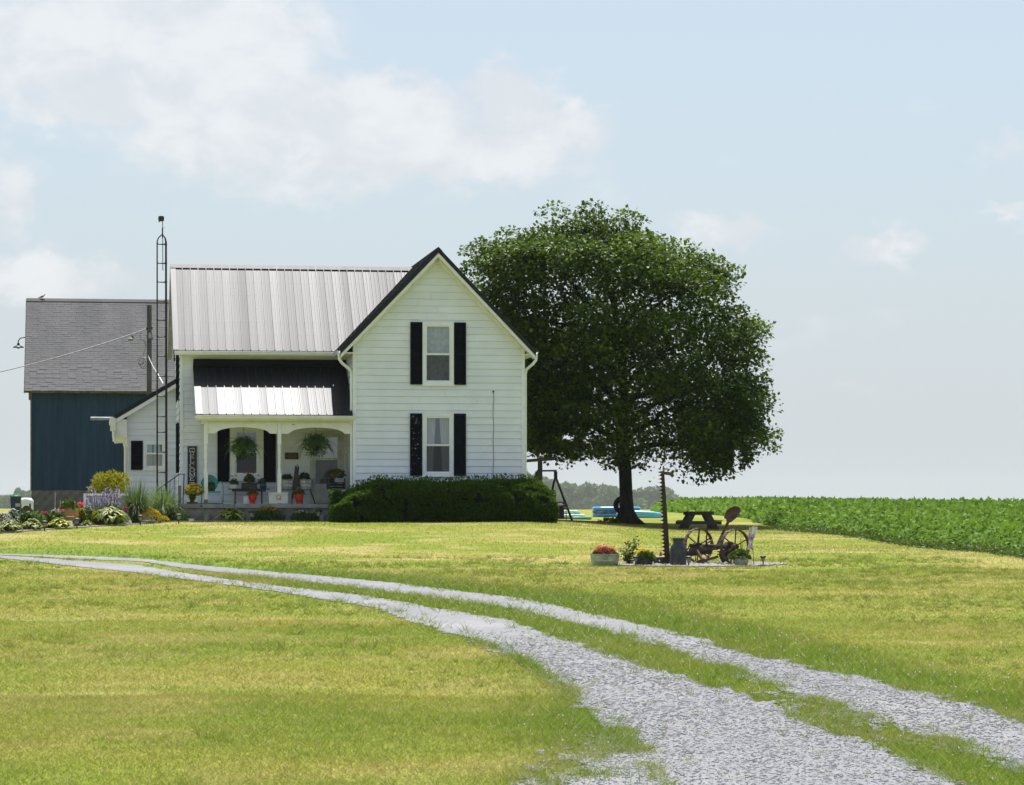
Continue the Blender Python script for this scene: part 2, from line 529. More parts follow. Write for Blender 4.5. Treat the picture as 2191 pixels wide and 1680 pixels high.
def leaves(P, size, out=None, ob=.5, up=.2, droop=0., aspect=.6, fold=.12, g=None):
    """a bent leaf quad at each point; out = preferred directions"""
    g = g or rng
    P = np.asarray(P, float); n = len(P)
    d = g.normal(size=(n, 3))
    d = unit(d)
    if out is not None:
        d = unit(d * (1 - ob) + out * ob)
    d[:, 2] -= droop
    d = unit(d)
    nn = g.normal(size=(n, 3)) * .8
    nn[:, 2] += up * 4
    nn = unit(nn)
    side = unit(np.cross(nn, d))
    nn = np.cross(d, side)
    s = (np.asarray(size) * g.uniform(.65, 1.25, n))[:, None]
    V = np.stack([P, P + d * s * .45 + side * s * aspect * .5 + nn * s * fold, P + d * s, P + d * s * .45 - side * s * aspect * .5 + nn * s * fold], 1).reshape(-1, 3)
    Fq = np.arange(4 * n).reshape(n, 4)
    return V, Fq
def leafobj(name, P, size, mat, parent=None, tint=None, stuff=True, **kw):
    V, Fq = leaves(P, size, **kw)
    t = rng.uniform(0, 1, len(Fq)) if tint is None else np.asarray(tint)
    me = np_mesh(name, V, Fq, np.repeat(t, 4))
    return link(name, me, mat, parent, stuff=stuff)
def ball(n, rx, ry, rz, c=(0, 0, 0), shell=.6, half=False, g=None):
    g = g or rng
    d = unit(g.normal(size=(n, 3)))
    if half:
        d[:, 2] = np.abs(d[:, 2])
    r = g.uniform(shell ** 3, 1, n) ** (1 / 3)
    return d * r[:, None] * np.array([rx, ry, rz]) + np.array(c), d
# ------------------------------------------------------------------ driveway plan (edges of the two wheel tracks)
def plan(pts):
    q = np.array([ray(x, y)[:2] for x, y in pts])
    q = q[np.argsort(q[:, 1])]
    return q
L_near = plan([(-120, 1188), (0, 1195), (300, 1227), (600, 1267.5), (800, 1302), (1000, 1368), (1095, 1412), (1200, 1475), (1290, 1560), (1330, 1610), (1360, 1690), (1380, 1750)])
L_far = plan([(-120, 1184), (0, 1190), (300, 1211), (600, 1256), (800, 1278), (1095, 1330), (1230, 1375), (1435, 1440), (1595, 1490), (1745, 1548), (1945, 1625), (2095, 1690), (2200, 1750)])
R_near = plan([(-120, 1187), (0, 1188), (150, 1196), (300, 1202), (600, 1240), (850, 1271), (1095, 1303), (1295, 1350), (1455, 1402), (1545, 1432), (1695, 1490), (1845, 1535), (1995, 1577), (2095, 1615), (2191, 1650), (2300, 1700), (2400, 1750)])
R_far = plan([(-120, 1183), (0, 1186), (150, 1190), (300, 1196), (600, 1226), (850, 1249), (1095, 1279), (1295, 1321), (1495, 1365), (1695, 1420), (1895, 1464), (2095, 1512), (2191, 1538), (2300, 1572), (2500, 1640), (2700, 1740)])
def edge(E, y):
    x = np.interp(y, E[:, 1], E[:, 0])
    s0 = (E[1, 0] - E[0, 0]) / (E[1, 1] - E[0, 1])
    s1 = (E[-1, 0] - E[-2, 0]) / (E[-1, 1] - E[-2, 1])
    x = np.where(y < E[0, 1], E[0, 0] + (y - E[0, 1]) * np.clip(s0, -.15, .05), x)
    return np.where(y > E[-1, 1], E[-1, 0] + (y - E[-1, 1]) * s1, x)
def road_d(x, y):
    """across-the-road positions: distance inside each track (positive inside), distance outside the whole drive"""
    ln, lf, rn, rf = (edge(E, y) for E in (L_near, L_far, R_near, R_far))
    sl = (edge(R_near, y + .5) - edge(R_near, y - .5))
    c = 1 / np.sqrt(1 + sl * sl)
    inL = np.minimum(x - ln, lf - x) * c
    inR = np.minimum(x - rn, rf - x) * c
    outside = np.maximum(ln - x, x - rf) * c
    return inL, inR, outside, (x - rf) * c, (ln - x) * c
def gravel_mask(x, y):
    inL, inR, outside, dR, dL = road_d(x, y)
    n = fbm(x * 10, y * 3.0, 3) - .5
    n2 = fbm(x * 1.4, y * 1.4, 8) - .5
    rag = .14 * np.clip(30 / np.maximum(y, 10), .4, 1.6)
    m = np.maximum(inL, inR) + n * rag * 1.9 + n2 * .10
    # thin gravel spilled over the middle strip and the near verge in front
    n3 = fbm(x * 15, y * 5.0, 41) - .5
    mid = np.where(outside < 0, -.02 - .75 * (vnoise(x * .8, y * .55, 21) - .30) + n3 * .8, -9) * 1.0
    mid = mid + np.interp(y, [17, 21, 25, 30], [.10, .0, -.12, -.28])
    spill = np.where((dL > -.2) & (dL < .75) & (y < 22), .26 - dL * .40 + n3 * .45 - (y - 17) * .075, -9)
    return np.maximum(np.maximum(m, mid), spill)

# beds where no lawn grows: polygon tests in plan
BEDS = {}
def inside(poly, x, y):
    p = np.asarray(poly); n = len(p)
    c = np.zeros(np.shape(x), bool)
    j = n - 1
    for i in range(n):
        a, b = p[i], p[j]
        t = ((a[1] > y) != (b[1] > y)) & (x < (b[0] - a[0]) * (y - a[1]) / (b[1] - a[1] + 1e-12) + a[0])
        c ^= t
        j = i
    return c
def eb(xd, yd):
    return ray(xd, yd)[:2]
front_edge = [eb(x, y) for x, y in [(-60, 1146), (0, 1142), (60, 1138), (130, 1132), (210, 1127), (300, 1122), (360, 1117), (420, 1116), (520, 1117), (620, 1116.5), (700, 1115), (722, 1112)]]
BEDS['house_bed'] = front_edge + [on(722, 77.2)[:2], on(385, 78.5)[:2], on(270, 80.5)[:2], on(60, 82)[:2], on(-60, 79)[:2]]
_o = ray(1484.1, 1210.3)
MW = (_o[0], _o[1])                                      # where the old mower stands
def ov(cx, cy, rx, ry, n=40, jit=.06, seed=1):
    g = np.random.default_rng(seed)
    k = 1 + g.normal(size=n) * jit
    return [(cx + rx * k[i] * math.cos(2 * math.pi * i / n), cy + ry * k[i] * math.sin(2 * math.pi * i / n)) for i in range(n)]
BEDS['mower_bed'] = ov(MW[0] - .1, MW[1] + .25, 2.0, .95, jit=.03)
HA = R(8.6)                                               # the buildings' heading
HX0, HYD = (756.9 - CX) / F * 78.0, 78.0
FLOOR = EYE
def HW(u, v, z=0.):
    return (HX0 + u * math.cos(HA) - v * math.sin(HA), HYD + u * math.sin(HA) + v * math.cos(HA), FLOOR + z)
HOUSE_FOOT = [HW(*q)[:2] for q in ((-5.4, -.1), (-.2, -.25), (5., -.25), (5., 8), (-5.4, 8))]
# bean field edge in plan
FE = np.array([eb(x, y) for x, y in [(2330, 1212), (2191, 1193), (2060, 1178), (1900, 1160), (1770, 1142)]] + [on(1690, 83)[:2], on(1624, 91)[:2], on(1575, 103)[:2], on(1537, 118)[:2], on(1456, 142)[:2], on(1425, 158)[:2], on(1400, 175)[:2], on(1400, 420)[:2]])
_fo = np.argsort(FE[:, 1]); FE = FE[_fo]
def field_in(x, y):
    """> 0 inside the bean field (metres from its edge)"""
    return (x - np.interp(y, FE[:, 1], FE[:, 0])) * .8
def lush_at(x, y):
    inL, inR, outside, dR, dL = road_d(x, y)
    n = fbm(x * .7, y * .7, 31)
    wR = np.clip(.5 + .018 * y, .5, 1.6)
    l = np.where(dR > -.1, np.clip(1.15 - np.abs(dR - .35) / wR, 0, 1), 0)
    l = np.maximum(l, np.where(dL > -.1, np.clip(1.05 - dL / .95, 0, 1) * np.clip((27 - y) / 6, 0, 1), 0))
    l = np.maximum(l, np.where(outside < 0, .8 * np.clip((60 - y) / 20, .3, 1), 0))
    return np.clip(l * (.55 + .9 * n), 0, 1)

def lawn_nodes(t, blade=False):
    geo = N(t, 'ShaderNodeNewGeometry')
    pos = geo.outputs['Position']
    def sc(v):
        mp = N(t, 'ShaderNodeMapping')
        mp.inputs['Scale'].default_value = v
        t.links.new(pos, mp.inputs[0])
        return mp.outputs[0]
    big = NOISE(t, sc((.22, .26, 0)), 1.0, 5, .6)
    streak = NOISE(t, sc((.34, .42, 0)), 1.0, 6, .68, .5)
    fine = NOISE(t, sc((3.2, 2.6, 0)), 1.0, 5, .65)
    tiny = NOISE(t, sc((26, 20, 0)), 1.0, 3, .6)
    c = MIXC(t, SMOOTH(t, big, .36, .66), (.186, .236, .024), (.270, .256, .042))
    tan = MATH(t, 'MULTIPLY', SMOOTH(t, MATH(t, 'ADD', MATH(t, 'MULTIPLY', streak, .7), MATH(t, 'MULTIPLY', big, .3)), .47, .61), .68)
    sepp = N(t, 'ShaderNodeSeparateXYZ'); t.links.new(pos, sepp.inputs[0])
    tan = MATH(t, 'MULTIPLY', tan, MATH(t, 'ADD', .75, MATH(t, 'MULTIPLY', SMOOTH(t, sepp.outputs[1], 44, 60), .75)), clamp=True)
    c = MIXC(t, tan, c, (.41, .335, .125))
    c = MIXC(t, MATH(t, 'MULTIPLY', SMOOTH(t, fine, .52, .68), .48), c, (.125, .205, .010))
    c = MIXC(t, MATH(t, 'MULTIPLY', SMOOTH(t, fine, .42, .28), .45), c, (.37, .31, .11))
    lu = N(t, 'ShaderNodeAttribute', attribute_name='lush').outputs['Fac']
    c = MIXC(t, MATH(t, 'MULTIPLY', lu, .85), c, (.125, .215, .012))
    if blade:
        ti = N(t, 'ShaderNodeAttribute', attribute_name='tint').outputs['Fac']
        c = MIXC(t, SMOOTH(t, ti, .74, 1.0), c, (.44, .37, .18))
        c = MIXC(t, MATH(t, 'MULTIPLY', SMOOTH(t, ti, .3, .0), .6), c, (.07, .125, .012))
    else:
        c = MIXC(t, MATH(t, 'MULTIPLY', SMOOTH(t, tiny, .40, .66), .62), c, (.080, .098, .014))
    return c, fine, tiny
def lawn_mat():
    m = bpy.data.materials.new('lawn'); m.use_nodes = True
    t = m.node_tree; b = t.nodes['Principled BSDF']
    c, fine, tiny = lawn_nodes(t)
    t.links.new(c, b.inputs['Base Color'])
    b.inputs['Roughness'].default_value = .9
    b.inputs['Specular IOR Level'].default_value = .1
    bn = N(t, 'ShaderNodeBump'); bn.inputs['Strength'].default_value = .6; bn.inputs['Distance'].default_value = .04
    t.links.new(tiny, bn.inputs['Height']); t.links.new(bn.outputs[0], b.inputs['Normal'])
    MATS['lawn'] = m
    m = bpy.data.materials.new('grass_blade'); m.use_nodes = True
    t = m.node_tree; b = t.nodes['Principled BSDF']
    c, _, _ = lawn_nodes(t, True)
    t.links.new(c, b.inputs['Base Color'])
    b.inputs['Roughness'].default_value = .55
    b.inputs['Specular IOR Level'].default_value = .06
    tr = N(t, 'ShaderNodeBsdfTranslucent'); t.links.new(c, tr.inputs[0])
    mx = N(t, 'ShaderNodeMixShader'); mx.inputs[0].default_value = .45
    t.links.new(b.outputs[0], mx.inputs[1]); t.links.new(tr.outputs[0], mx.inputs[2])
    t.links.new(mx.outputs[0], t.nodes['Material Output'].inputs[0])
    MATS['grass_blade'] = m
lawn_mat()

def ground_mesh():
    ys = np.concatenate([-np.geomspace(400, 5, 10), np.arange(0, 14, 2.), np.arange(14, 62, .25), np.arange(62, 100, .5), np.arange(100, 180, 4), np.geomspace(180, 7000, 26)])
    xs = np.concatenate([-np.geomspace(4000, 20, 26), np.arange(-18, 18, .3), np.geomspace(18, 4000, 30)])
    Xg, Yg = np.meshgrid(xs, ys)
    Z = gz(Xg, Yg)
    V = np.stack([Xg, Yg, Z], -1).reshape(-1, 3)
    nx, ny = len(xs), len(ys)
    i = np.arange(ny - 1)[:, None] * nx + np.arange(nx - 1)[None]
    Fq = np.stack([i, i + 1, i + 1 + nx, i + nx], -1).reshape(-1, 4)
    lu = lush_at(Xg, Yg).ravel()
    o = link('ground', np_mesh('ground', V, Fq, extra={'lush': lu}), 'lawn', smooth='all')
    tag(o, 'mown lawn sloping up to the white farmhouse', kind='structure')
ground_mesh()

# gravel drive: a sheet just above the lawn, cut out where stones lie
def driveway():
    cell = []
    for y0, y1, st in ((14, 26, .045), (26, 38, .07), (38, 64, .11)):
        ys = np.arange(y0, y1, st)
        x0 = edge(L_near, np.array([y0, y1])).min() - 1.0; x1 = edge(R_far, np.array([y0, y1])).max() + .6
        x0 = max(x0, -14.5); x1 = min(x1, 9)
        xs = np.arange(x0, x1, st)
        Xc, Yc = np.meshgrid(xs, ys)
        k = gravel_mask(Xc, Yc) > 0
        cell.append((Xc[k], Yc[k], st))
    Vs = []; Fs = []; o = 0
    for x, y, st in cell:
        h = st * .52
        q = np.stack([np.stack([x + a * h, y + b * h], -1) for a, b in ((-1, -1), (1, -1), (1, 1), (-1, 1))], 1)
        q += (np.stack([fbm(q[..., 0] * 9, q[..., 1] * 9, 4), fbm(q[..., 0] * 9, q[..., 1] * 9, 6)], -1) - .5) * st * .0
        z = gz(q[..., 0], q[..., 1]) + .008 + .004 * (fbm(q[..., 0] * 1.2, q[..., 1] * 1.2, 12))
        Vs.append(np.concatenate([q, z[..., None]], -1).reshape(-1, 3))
        Fs.append(np.arange(len(x) * 4).reshape(-1, 4) + o); o += len(x) * 4
    m = bpy.data.materials.new('drive_gravel'); m.use_nodes = True
    t = m.node_tree; b = t.nodes['Principled BSDF']
    pos = N(t, 'ShaderNodeNewGeometry').outputs['Position']
    vo = N(t, 'ShaderNodeTexVoronoi'); vo.inputs['Scale'].default_value = 42
    t.links.new(pos, vo.inputs['Vector'])
    sepc = N(t, 'ShaderNodeSeparateColor'); t.links.new(vo.outputs['Color'], sepc.inputs[0])
    c = MIXC(t, sepc.outputs[0], (.190, .190, .193), (.25, .249, .251))
    c = MIXC(t, SMOOTH(t, sepc.outputs[1], .86, .95), c, (.11, .115, .13))
    c = MIXC(t, MATH(t, 'MULTIPLY', SMOOTH(t, NOISE(t, pos, .9, 5, .6), .48, .68), .6), c, (.285, .277, .27))
    t.links.new(c, b.inputs['Base Color']); b.inputs['Roughness'].default_value = .9; b.inputs['Specular IOR Level'].default_value = .2
    bn = N(t, 'ShaderNodeBump'); bn.inputs['Strength'].default_value = .22; bn.inputs['Distance'].default_value = .02
    t.links.new(vo.outputs['Distance'], bn.inputs['Height']); bn.invert = True
    t.links.new(bn.outputs[0], b.inputs['Normal'])
    MATS['drive_gravel'] = m
    o = link('driveway', np_mesh('driveway', np.concatenate(Vs), np.concatenate(Fs)), 'drive_gravel', smooth='all')
    tag(o, 'pale gravel driveway of two wheel tracks crossing the lawn', kind='structure')
driveway()

OCT = np.array([(1, 0, 0), (0, 1, 0), (-1, 0, 0), (0, -1, 0), (0, 0, 1), (0, 0, -1)], float)
OCF = np.array([(0, 1, 4), (1, 2, 4), (2, 3, 4), (3, 0, 4), (1, 0, 5), (2, 1, 5), (3, 2, 5), (0, 3, 5)])
def stones(name, P, size, mat, parent=None, g=rng, flat=.65):
    n = len(P)
    a = g.uniform(0, 2 * math.pi, n); ca, sa = np.cos(a), np.sin(a)
    v = OCT[None] * g.uniform(.6, 1.3, (n, 6, 1)) * np.asarray(size).reshape(-1, 1, 1) * .5
    v[..., 2] *= flat
    x = v[..., 0] * ca[:, None] - v[..., 1] * sa[:, None]; y = v[..., 0] * sa[:, None] + v[..., 1] * ca[:, None]
    V = np.stack([x, y, v[..., 2]], -1) + np.asarray(P)[:, None]
    Fq = (OCF[None] + (np.arange(n) * 6)[:, None, None]).reshape(-1, 3)
    me = np_mesh(name, V.reshape(-1, 3), Fq, np.repeat(g.uniform(0, 1, n) ** 2.2, 6))
    return link(name, me, mat, parent, stuff=True)
def scatter(y0, y1, n, x0=None, x1=None, margin=1.02):
    """random points over the part of the ground a view from the drive takes in"""
    k = 1095.5 / F * margin
    u = rng.uniform(0, 1, n)
    y = np.sqrt(y0 * y0 + u * (y1 * y1 - y0 * y0))
    x = rng.uniform(-1, 1, n) * (k * y + 2.2)
    return x, y
x, y = scatter(15.0, 34, 380000)
k = (gravel_mask(x, y) > -.10 + .1 * rng.uniform(0, 1, len(x))) & (rng.uniform(0, 1, len(x)) < np.interp(y, [15, 20, 26, 34], [1., .9, .5, .03]))
x, y = x[k][:44000], y[k][:44000]
o = stones('gravel', np.stack([x, y, gz(x, y) + .012], -1), (.009 + .030 * rng.uniform(0, 1, len(x)) ** 4) * np.clip(y / 20, .9, 1.5), 'gravel_stone', flat=.30)
tag(o, 'loose grey stones lying on the gravel driveway', kind='stuff')

# grass
def lawn_ok(x, y):
    ok = (gravel_mask(x, y) < 0) & (field_in(x, y) < .1)
    for p in BEDS.values():
        ok &= ~inside(p, x, y)
    return ok & ~inside(HOUSE_FOOT, x, y)
def blades():
    Xs = []; Ys = []; Hs = []; Ws = []
    for y0, y1, n, h, w in ((15.0, 24, 310000, .032, .0058), (24, 36, 250000, .032, .0078), (36, 54, 180000, .034, .012), (54, 88, 115000, .036, .018)):
        x, y = scatter(y0, y1, n)
        k = lawn_ok(x, y)
        x, y = x[k], y[k]
        Xs.append(x); Ys.append(y); Hs.append(np.full(len(x), h)); Ws.append(np.full(len(x), w))
    # tufts of the middle strip and the verges of the drive
    x, y = scatter(15.0, 52, 560000)
    inL, inR, outside, dR, dL = road_d(x, y)
    gm = gravel_mask(x, y)
    lu = lush_at(x, y)
    k = (lu > .25) & (gm < .0) & (rng.uniform(0, 1, len(x)) < .40)
    k |= (gm > -.1) & (gm < .22) & (rng.uniform(0, 1, len(x)) < .30) & (vnoise(x * 9, y * 5, 17) > .66)
    k |= (outside < .9) & (gm > -.05) & (gm < .4) & (rng.uniform(0, 1, len(x)) < .35) & (vnoise(x * 7, y * 4, 19) > .80)
    x, y = x[k], y[k]
    Xs.append(x); Ys.append(y); Hs.append(.07 * rng.uniform(.5, 1.3, len(x))); Ws.append(np.clip(.0003 * y, .006, .014))
    # weedy tufts sprouting through the thin gravel of the middle strip and the near verge
    cx, cy = scatter(15.0, 33, 125000)
    inL, inR, outside, dR, dL = road_d(cx, cy)
    gm = gravel_mask(cx, cy)
    thin = ((outside < 0) & (np.maximum(inL, inR) < .10)) | ((dL > -.22) & (dL < 1.) & (cy < 22)) | ((dR > -.15) & (dR < .2)) | ((dL > -.12) & (dL < .1))
    k = thin & (gm > 0) & (vnoise(cx * 4, cy * 1.6, 61) + .25 * rng.uniform(0, 1, len(cx)) > .66)
    k |= (gm > 0) & (~thin) & (rng.uniform(0, 1, len(cx)) < .006)
    cx, cy = cx[k], cy[k]
    print('weed tufts', len(cx))
    m = 9
    sp = rng.uniform(.008, .030, len(cx)).repeat(m)
    x = cx.repeat(m) + rng.normal(0, 1, len(cx) * m) * sp; y = cy.repeat(m) + rng.normal(0, 1, len(cx) * m) * sp
    Xs.append(x); Ys.append(y); Hs.append((.030 + .03 * rng.uniform(0, 1, len(cx)) ** 2).repeat(m)); Ws.append(np.clip(.0003 * y, .005, .010))
    # weeds and thicker tufts standing in the turf
    cx, cy = scatter(15.0, 60, 7200)
    k = lawn_ok(cx, cy) & (vnoise(cx * .5, cy * .5, 51) > .42)
    cx, cy = cx[k], cy[k]
    m = 16
    sp = rng.uniform(.02, .07, len(cx)).repeat(m)
    x = cx.repeat(m) + rng.normal(0, 1, len(cx) * m) * sp; y = cy.repeat(m) + rng.normal(0, 1, len(cx) * m) * sp
    nt = len(x)
    Xs.append(x); Ys.append(y); Hs.append(rng.uniform(.03, .075, len(cx)).repeat(m)); Ws.append(np.clip(.00035 * y, .006, .016))
    x, y, h, w = map(np.concatenate, (Xs, Ys, Hs, Ws))
    n = len(x)
    lu = lush_at(x, y)
    lu[-nt:] = np.maximum(lu[-nt:], .5)
    h = h * rng.uniform(.5, 1.3, n) * (1 + .5 * lu) * (.7 + .6 * fbm(x * 1.5, y * 1.5, 2))
    a = rng.uniform(0, 2 * math.pi, n); b = rng.uniform(0, 2 * math.pi, n)
    le = h * rng.uniform(.5, 2.2, n)
    z = gz(x, y) - .004
    hx, hy = np.cos(a) * w * .5, np.sin(a) * w * .5
    V = np.stack([np.stack([x - hx, y - hy, z], -1), np.stack([x + hx, y + hy, z], -1),
                  np.stack([x + np.cos(b) * le, y + np.sin(b) * le, z + h], -1)], 1).reshape(-1, 3)
    me = np_mesh('grass', V, np.arange(3 * n).reshape(n, 3), np.repeat(rng.uniform(0, 1, n), 3), {'lush': np.repeat(lu, 3)})
    o = link('grass', me, 'grass_blade', stuff=True)
    tag(o, 'short mown grass of the lawn in green, yellow and straw patches', kind='stuff')
    print('blades', n)
blades()
# white clover heads on the verges
x, y = scatter(16, 52, 9000)
inL, inR, outside, dR, dL = road_d(x, y)
k = (lush_at(x, y) > .30) & (gravel_mask(x, y) < 0) & (rng.uniform(0, 1, len(x)) < np.where(dR > .1, .40, .28))
x, y = x[k], y[k]
o = stones('clover', np.stack([x, y, gz(x, y) + .05], -1), rng.uniform(.012, .022, len(x)), 'flower_white', flat=1.)
tag(o, 'white clover heads dotting the green verge of the driveway', kind='stuff')
# dandelions
x, y = scatter(16, 40, 420)
k = lawn_ok(x, y)
# ------------------------------------------------------------------ farmhouse (own frame: x along the front, y to the back, z from the porch floor)
ca, sa = math.cos(HA), math.sin(HA)
def hpx(xd, v):          # u of picture column xd on the plane y = v
    k = (xd - CX) / F
    a = HX0 - v * sa; b = HYD + v * ca
    return (k * b - a) / (ca - k * sa)
def hY(u, v):
    return HYD + u * sa + v * ca
def hz(yd, u, v):
    return (HY - yd) * hY(u, v) / F
house = thing('farmhouse', 'white two storey farmhouse with black shutters and dark ribbed metal roofs', 'house', (HX0, HYD, FLOOR), HA)
ZG = -.75                                   # below ground
UG = hpx(1120.5, 0)
UR = (hpx(728, -.35) + hpx(1146, -.35)) / 2
ZPK = hz(531, UR, -.35)
ZEV = hz(748, hpx(728, -.35), -.35)
URUN = UR - hpx(728, -.35)
SG = math.atan2(ZPK - ZEV, URUN)            # gable roof pitch
WV = 2.0                                    # wing wall plane
UW = hpx(387.5, WV)
UWR = hpx(371, 1.55)                        # wing roof's left end
ZWE = hz(749, UWR, 1.55)
VE = 1.55
ZWR = hz(568, UWR, 4.45)
VR = 4.45
SW = math.atan2(ZWR - ZWE, VR - VE)
EXPO = .1945
ZPH = hz(892.9, 0, 0) - 20 * EXPO
print('house', UG, UR, ZPK, ZEV, math.degrees(SG), UW, ZWE, ZWR, math.degrees(SW))

def siding(wall, mapf, z0, z1, bounds, openings, mat='white_siding', phase=ZPH):
    k = math.floor((z0 - phase) / EXPO)
    while phase + k * EXPO < z1:
        a = max(z0, phase + k * EXPO + .010); b = min(z1, phase + (k + 1) * EXPO)
        k += 1
        if b - a < .02:
            continue
        segs = [(-99, 99)]
        mid = (a + b) / 2
        for (s0, s1, q0, q1) in openings:
            if q0 - .02 < mid < q1 + .02:
                ns = []
                for (l, r) in segs:
                    if s0 > l: ns.append((l, min(r, s0)))
                    if s1 < r: ns.append((max(l, s1), r))
                segs = [q for q in ns if q[1] - q[0] > .03]
        la, ra = bounds(a); lb, rb = bounds(b)
        cut = []
        for (l, r) in segs:                                   # butt joints in long courses
            l, r = max(l, la), min(r, ra)
            while r - l > 2.3:
                q = l + random.uniform(.8, min(2.6, r - l - .6))
                cut.append((l, q - .0025)); l = q + .0025
            cut.append((l, r))
        for (l, r) in cut:
            p0, p1, p2, p3 = max(l, la), min(r, ra), min(r, rb), max(l, lb)
            if p1 - p0 < .03:
                continue
            if p2 - p3 < .01:
                p2 = p3 = (p0 + p1) / 2
            tb, tt = .030 + random.uniform(-.0015, .0015), .006
            vs = [mapf(p0, .001, a), mapf(p1, .001, a), mapf(p1, tb, a), mapf(p0, tb, a),
                  mapf(p3, .001, b), mapf(p2, .001, b), mapf(p2, tt, b), mapf(p3, tt, b)]
            bb = B().hexa(vs)
            bb.build('siding_board', mat, wall)
def wallpanel(bd, mapf, s0, s1, z0, topf, openings, th=.12):
    """wall of thickness th with real openings; topf gives the height of the wall along s"""
    cuts = sorted({s0, s1} | {q for o in openings for q in o[:2] if s0 < q < s1} | {UR} if s0 < UR < s1 else {s0, s1} | {q for o in openings for q in o[:2] if s0 < q < s1})
    for l, r in zip(cuts[:-1], cuts[1:]):
        m = (l + r) / 2
        zs = [z0]
        for o in sorted(openings, key=lambda o: o[2]):
            if o[0] - 1e-6 <= l and r <= o[1] + 1e-6:
                zs += [o[2], o[3]]
        zs.append(None)
        for a, b in zip(zs[0::2], zs[1::2]):
            ta, tb2 = (b, b) if b is not None else (topf(l), topf(r))
            bd.hexa([mapf(l, -th, a), mapf(r, -th, a), mapf(r, 0, a), mapf(l, 0, a), mapf(l, -th, ta), mapf(r, -th, tb2), mapf(r, 0, tb2), mapf(l, 0, ta)])
def front(v):
    return lambda s, n, z: (s, v - n, z)
def sideL(u):
    return lambda s, n, z: (u - n, s, z)

# --- windows -------------------------------------------------------
def window(mapf, s0, s1, z0, z1, cw=.085, split=.5, curtain='lace', draw='full', sill=True, mapo=None):
    """double-hung window: casing, two sashes with panes, curtain behind"""
    w = B()
    t = .050
    for (a, b, c, d) in ((s0, s0 + cw, z0, z1), (s1 - cw, s1, z0, z1), (s0 + cw, s1 - cw, z1 - cw, z1), (s0 + cw, s1 - cw, z0, z0 + cw)):
        w.hexa([mapf(a, -.1, c), mapf(b, -.1, c), mapf(b, t, c), mapf(a, t, c), mapf(a, -.1, d), mapf(b, -.1, d), mapf(b, t, d), mapf(a, t, d)])
    win = w.build('window', 'white_paint', house)
    if sill:
        q = B(); a, b, c, d = s0 - .02, s1 + .02, z0 - .035, z0 + .005
        q.hexa([mapf(a, 0, c), mapf(b, 0, c), mapf(b, t + .03, c), mapf(a, t + .03, c), mapf(a, 0, d), mapf(b, 0, d), mapf(b, t + .03, d), mapf(a, t + .03, d)])
        q.build('sill', 'white_paint', win)
    i0, i1, j0, j1 = s0 + cw, s1 - cw, z0 + cw, z1 - cw
    zm = j0 + (j1 - j0) * split
    def sash(c, d, n, sw):
        q = B()
        for (a, b, e, f) in ((i0, i0 + sw, c, d), (i1 - sw, i1, c, d), (i0 + sw, i1 - sw, d - sw, d), (i0 + sw, i1 - sw, c, c + sw)):
            q.hexa([mapf(a, n - .035, e), mapf(b, n - .035, e), mapf(b, n, e), mapf(a, n, e), mapf(a, n - .035, f), mapf(b, n - .035, f), mapf(b, n, f), mapf(a, n, f)])
        q.build('sash', 'white_paint', win)
        return i0 + sw, i1 - sw, c + sw, d - sw
    u = sash(zm - .012, j1, .030, .042)
    l = sash(j0, zm + .012, .012, .036)
    for (q, n, mt) in ((u, .012, 'glass'), (l, -.006, 'screened_glass')):
        B().add([mapf(q[0], n, q[2]), mapf(q[1], n, q[2]), mapf(q[1], n, q[3]), mapf(q[0], n, q[3])], [(0, 1, 2, 3)]).build('pane', mt, win)
    # curtain: a pleated sheet (or two gathered halves)
    def drape(sa_, sb_, za, zb, gather):
        q = B(); vs = []; n = 26; m = 6
        for j in range(m + 1):
            fz = j / m
            for i in range(n + 1):
                fx = i / n
                a = sa_ + (sb_ - sa_) * fx
                if gather:
                    g = gather * (.5 + .5 * math.cos(math.pi * min(1, (1 - fz) * 1.15))) * 0 + gather * (1 - fz) * .55
                    a = a + (-fx if sa_ < (i0 + i1) / 2 - .01 else (1 - fx)) * g * (sb_ - sa_)
                vs.append(mapf(a, -.075 + .014 * math.sin(fx * 34 + .8 * math.sin(fz * 3)), za + (zb - za) * fz))
        q.add(vs, [(j * (n + 1) + i, j * (n + 1) + i + 1, (j + 1) * (n + 1) + i + 1, (j + 1) * (n + 1) + i) for j in range(m) for i in range(n)])
        q.build('curtain', curtain, win, smooth='all')
    if draw == 'full':
        drape(i0, i1, j0, j1, 0)
    elif draw == 'parted':
        drape(i0, i0 + (i1 - i0) * .43, j0, j1, .55); drape(i1 - (i1 - i0) * .43, i1, j0, j1, .55)
    elif draw == 'top':
        drape(i0, i1, zm, j1, 0)
    return win
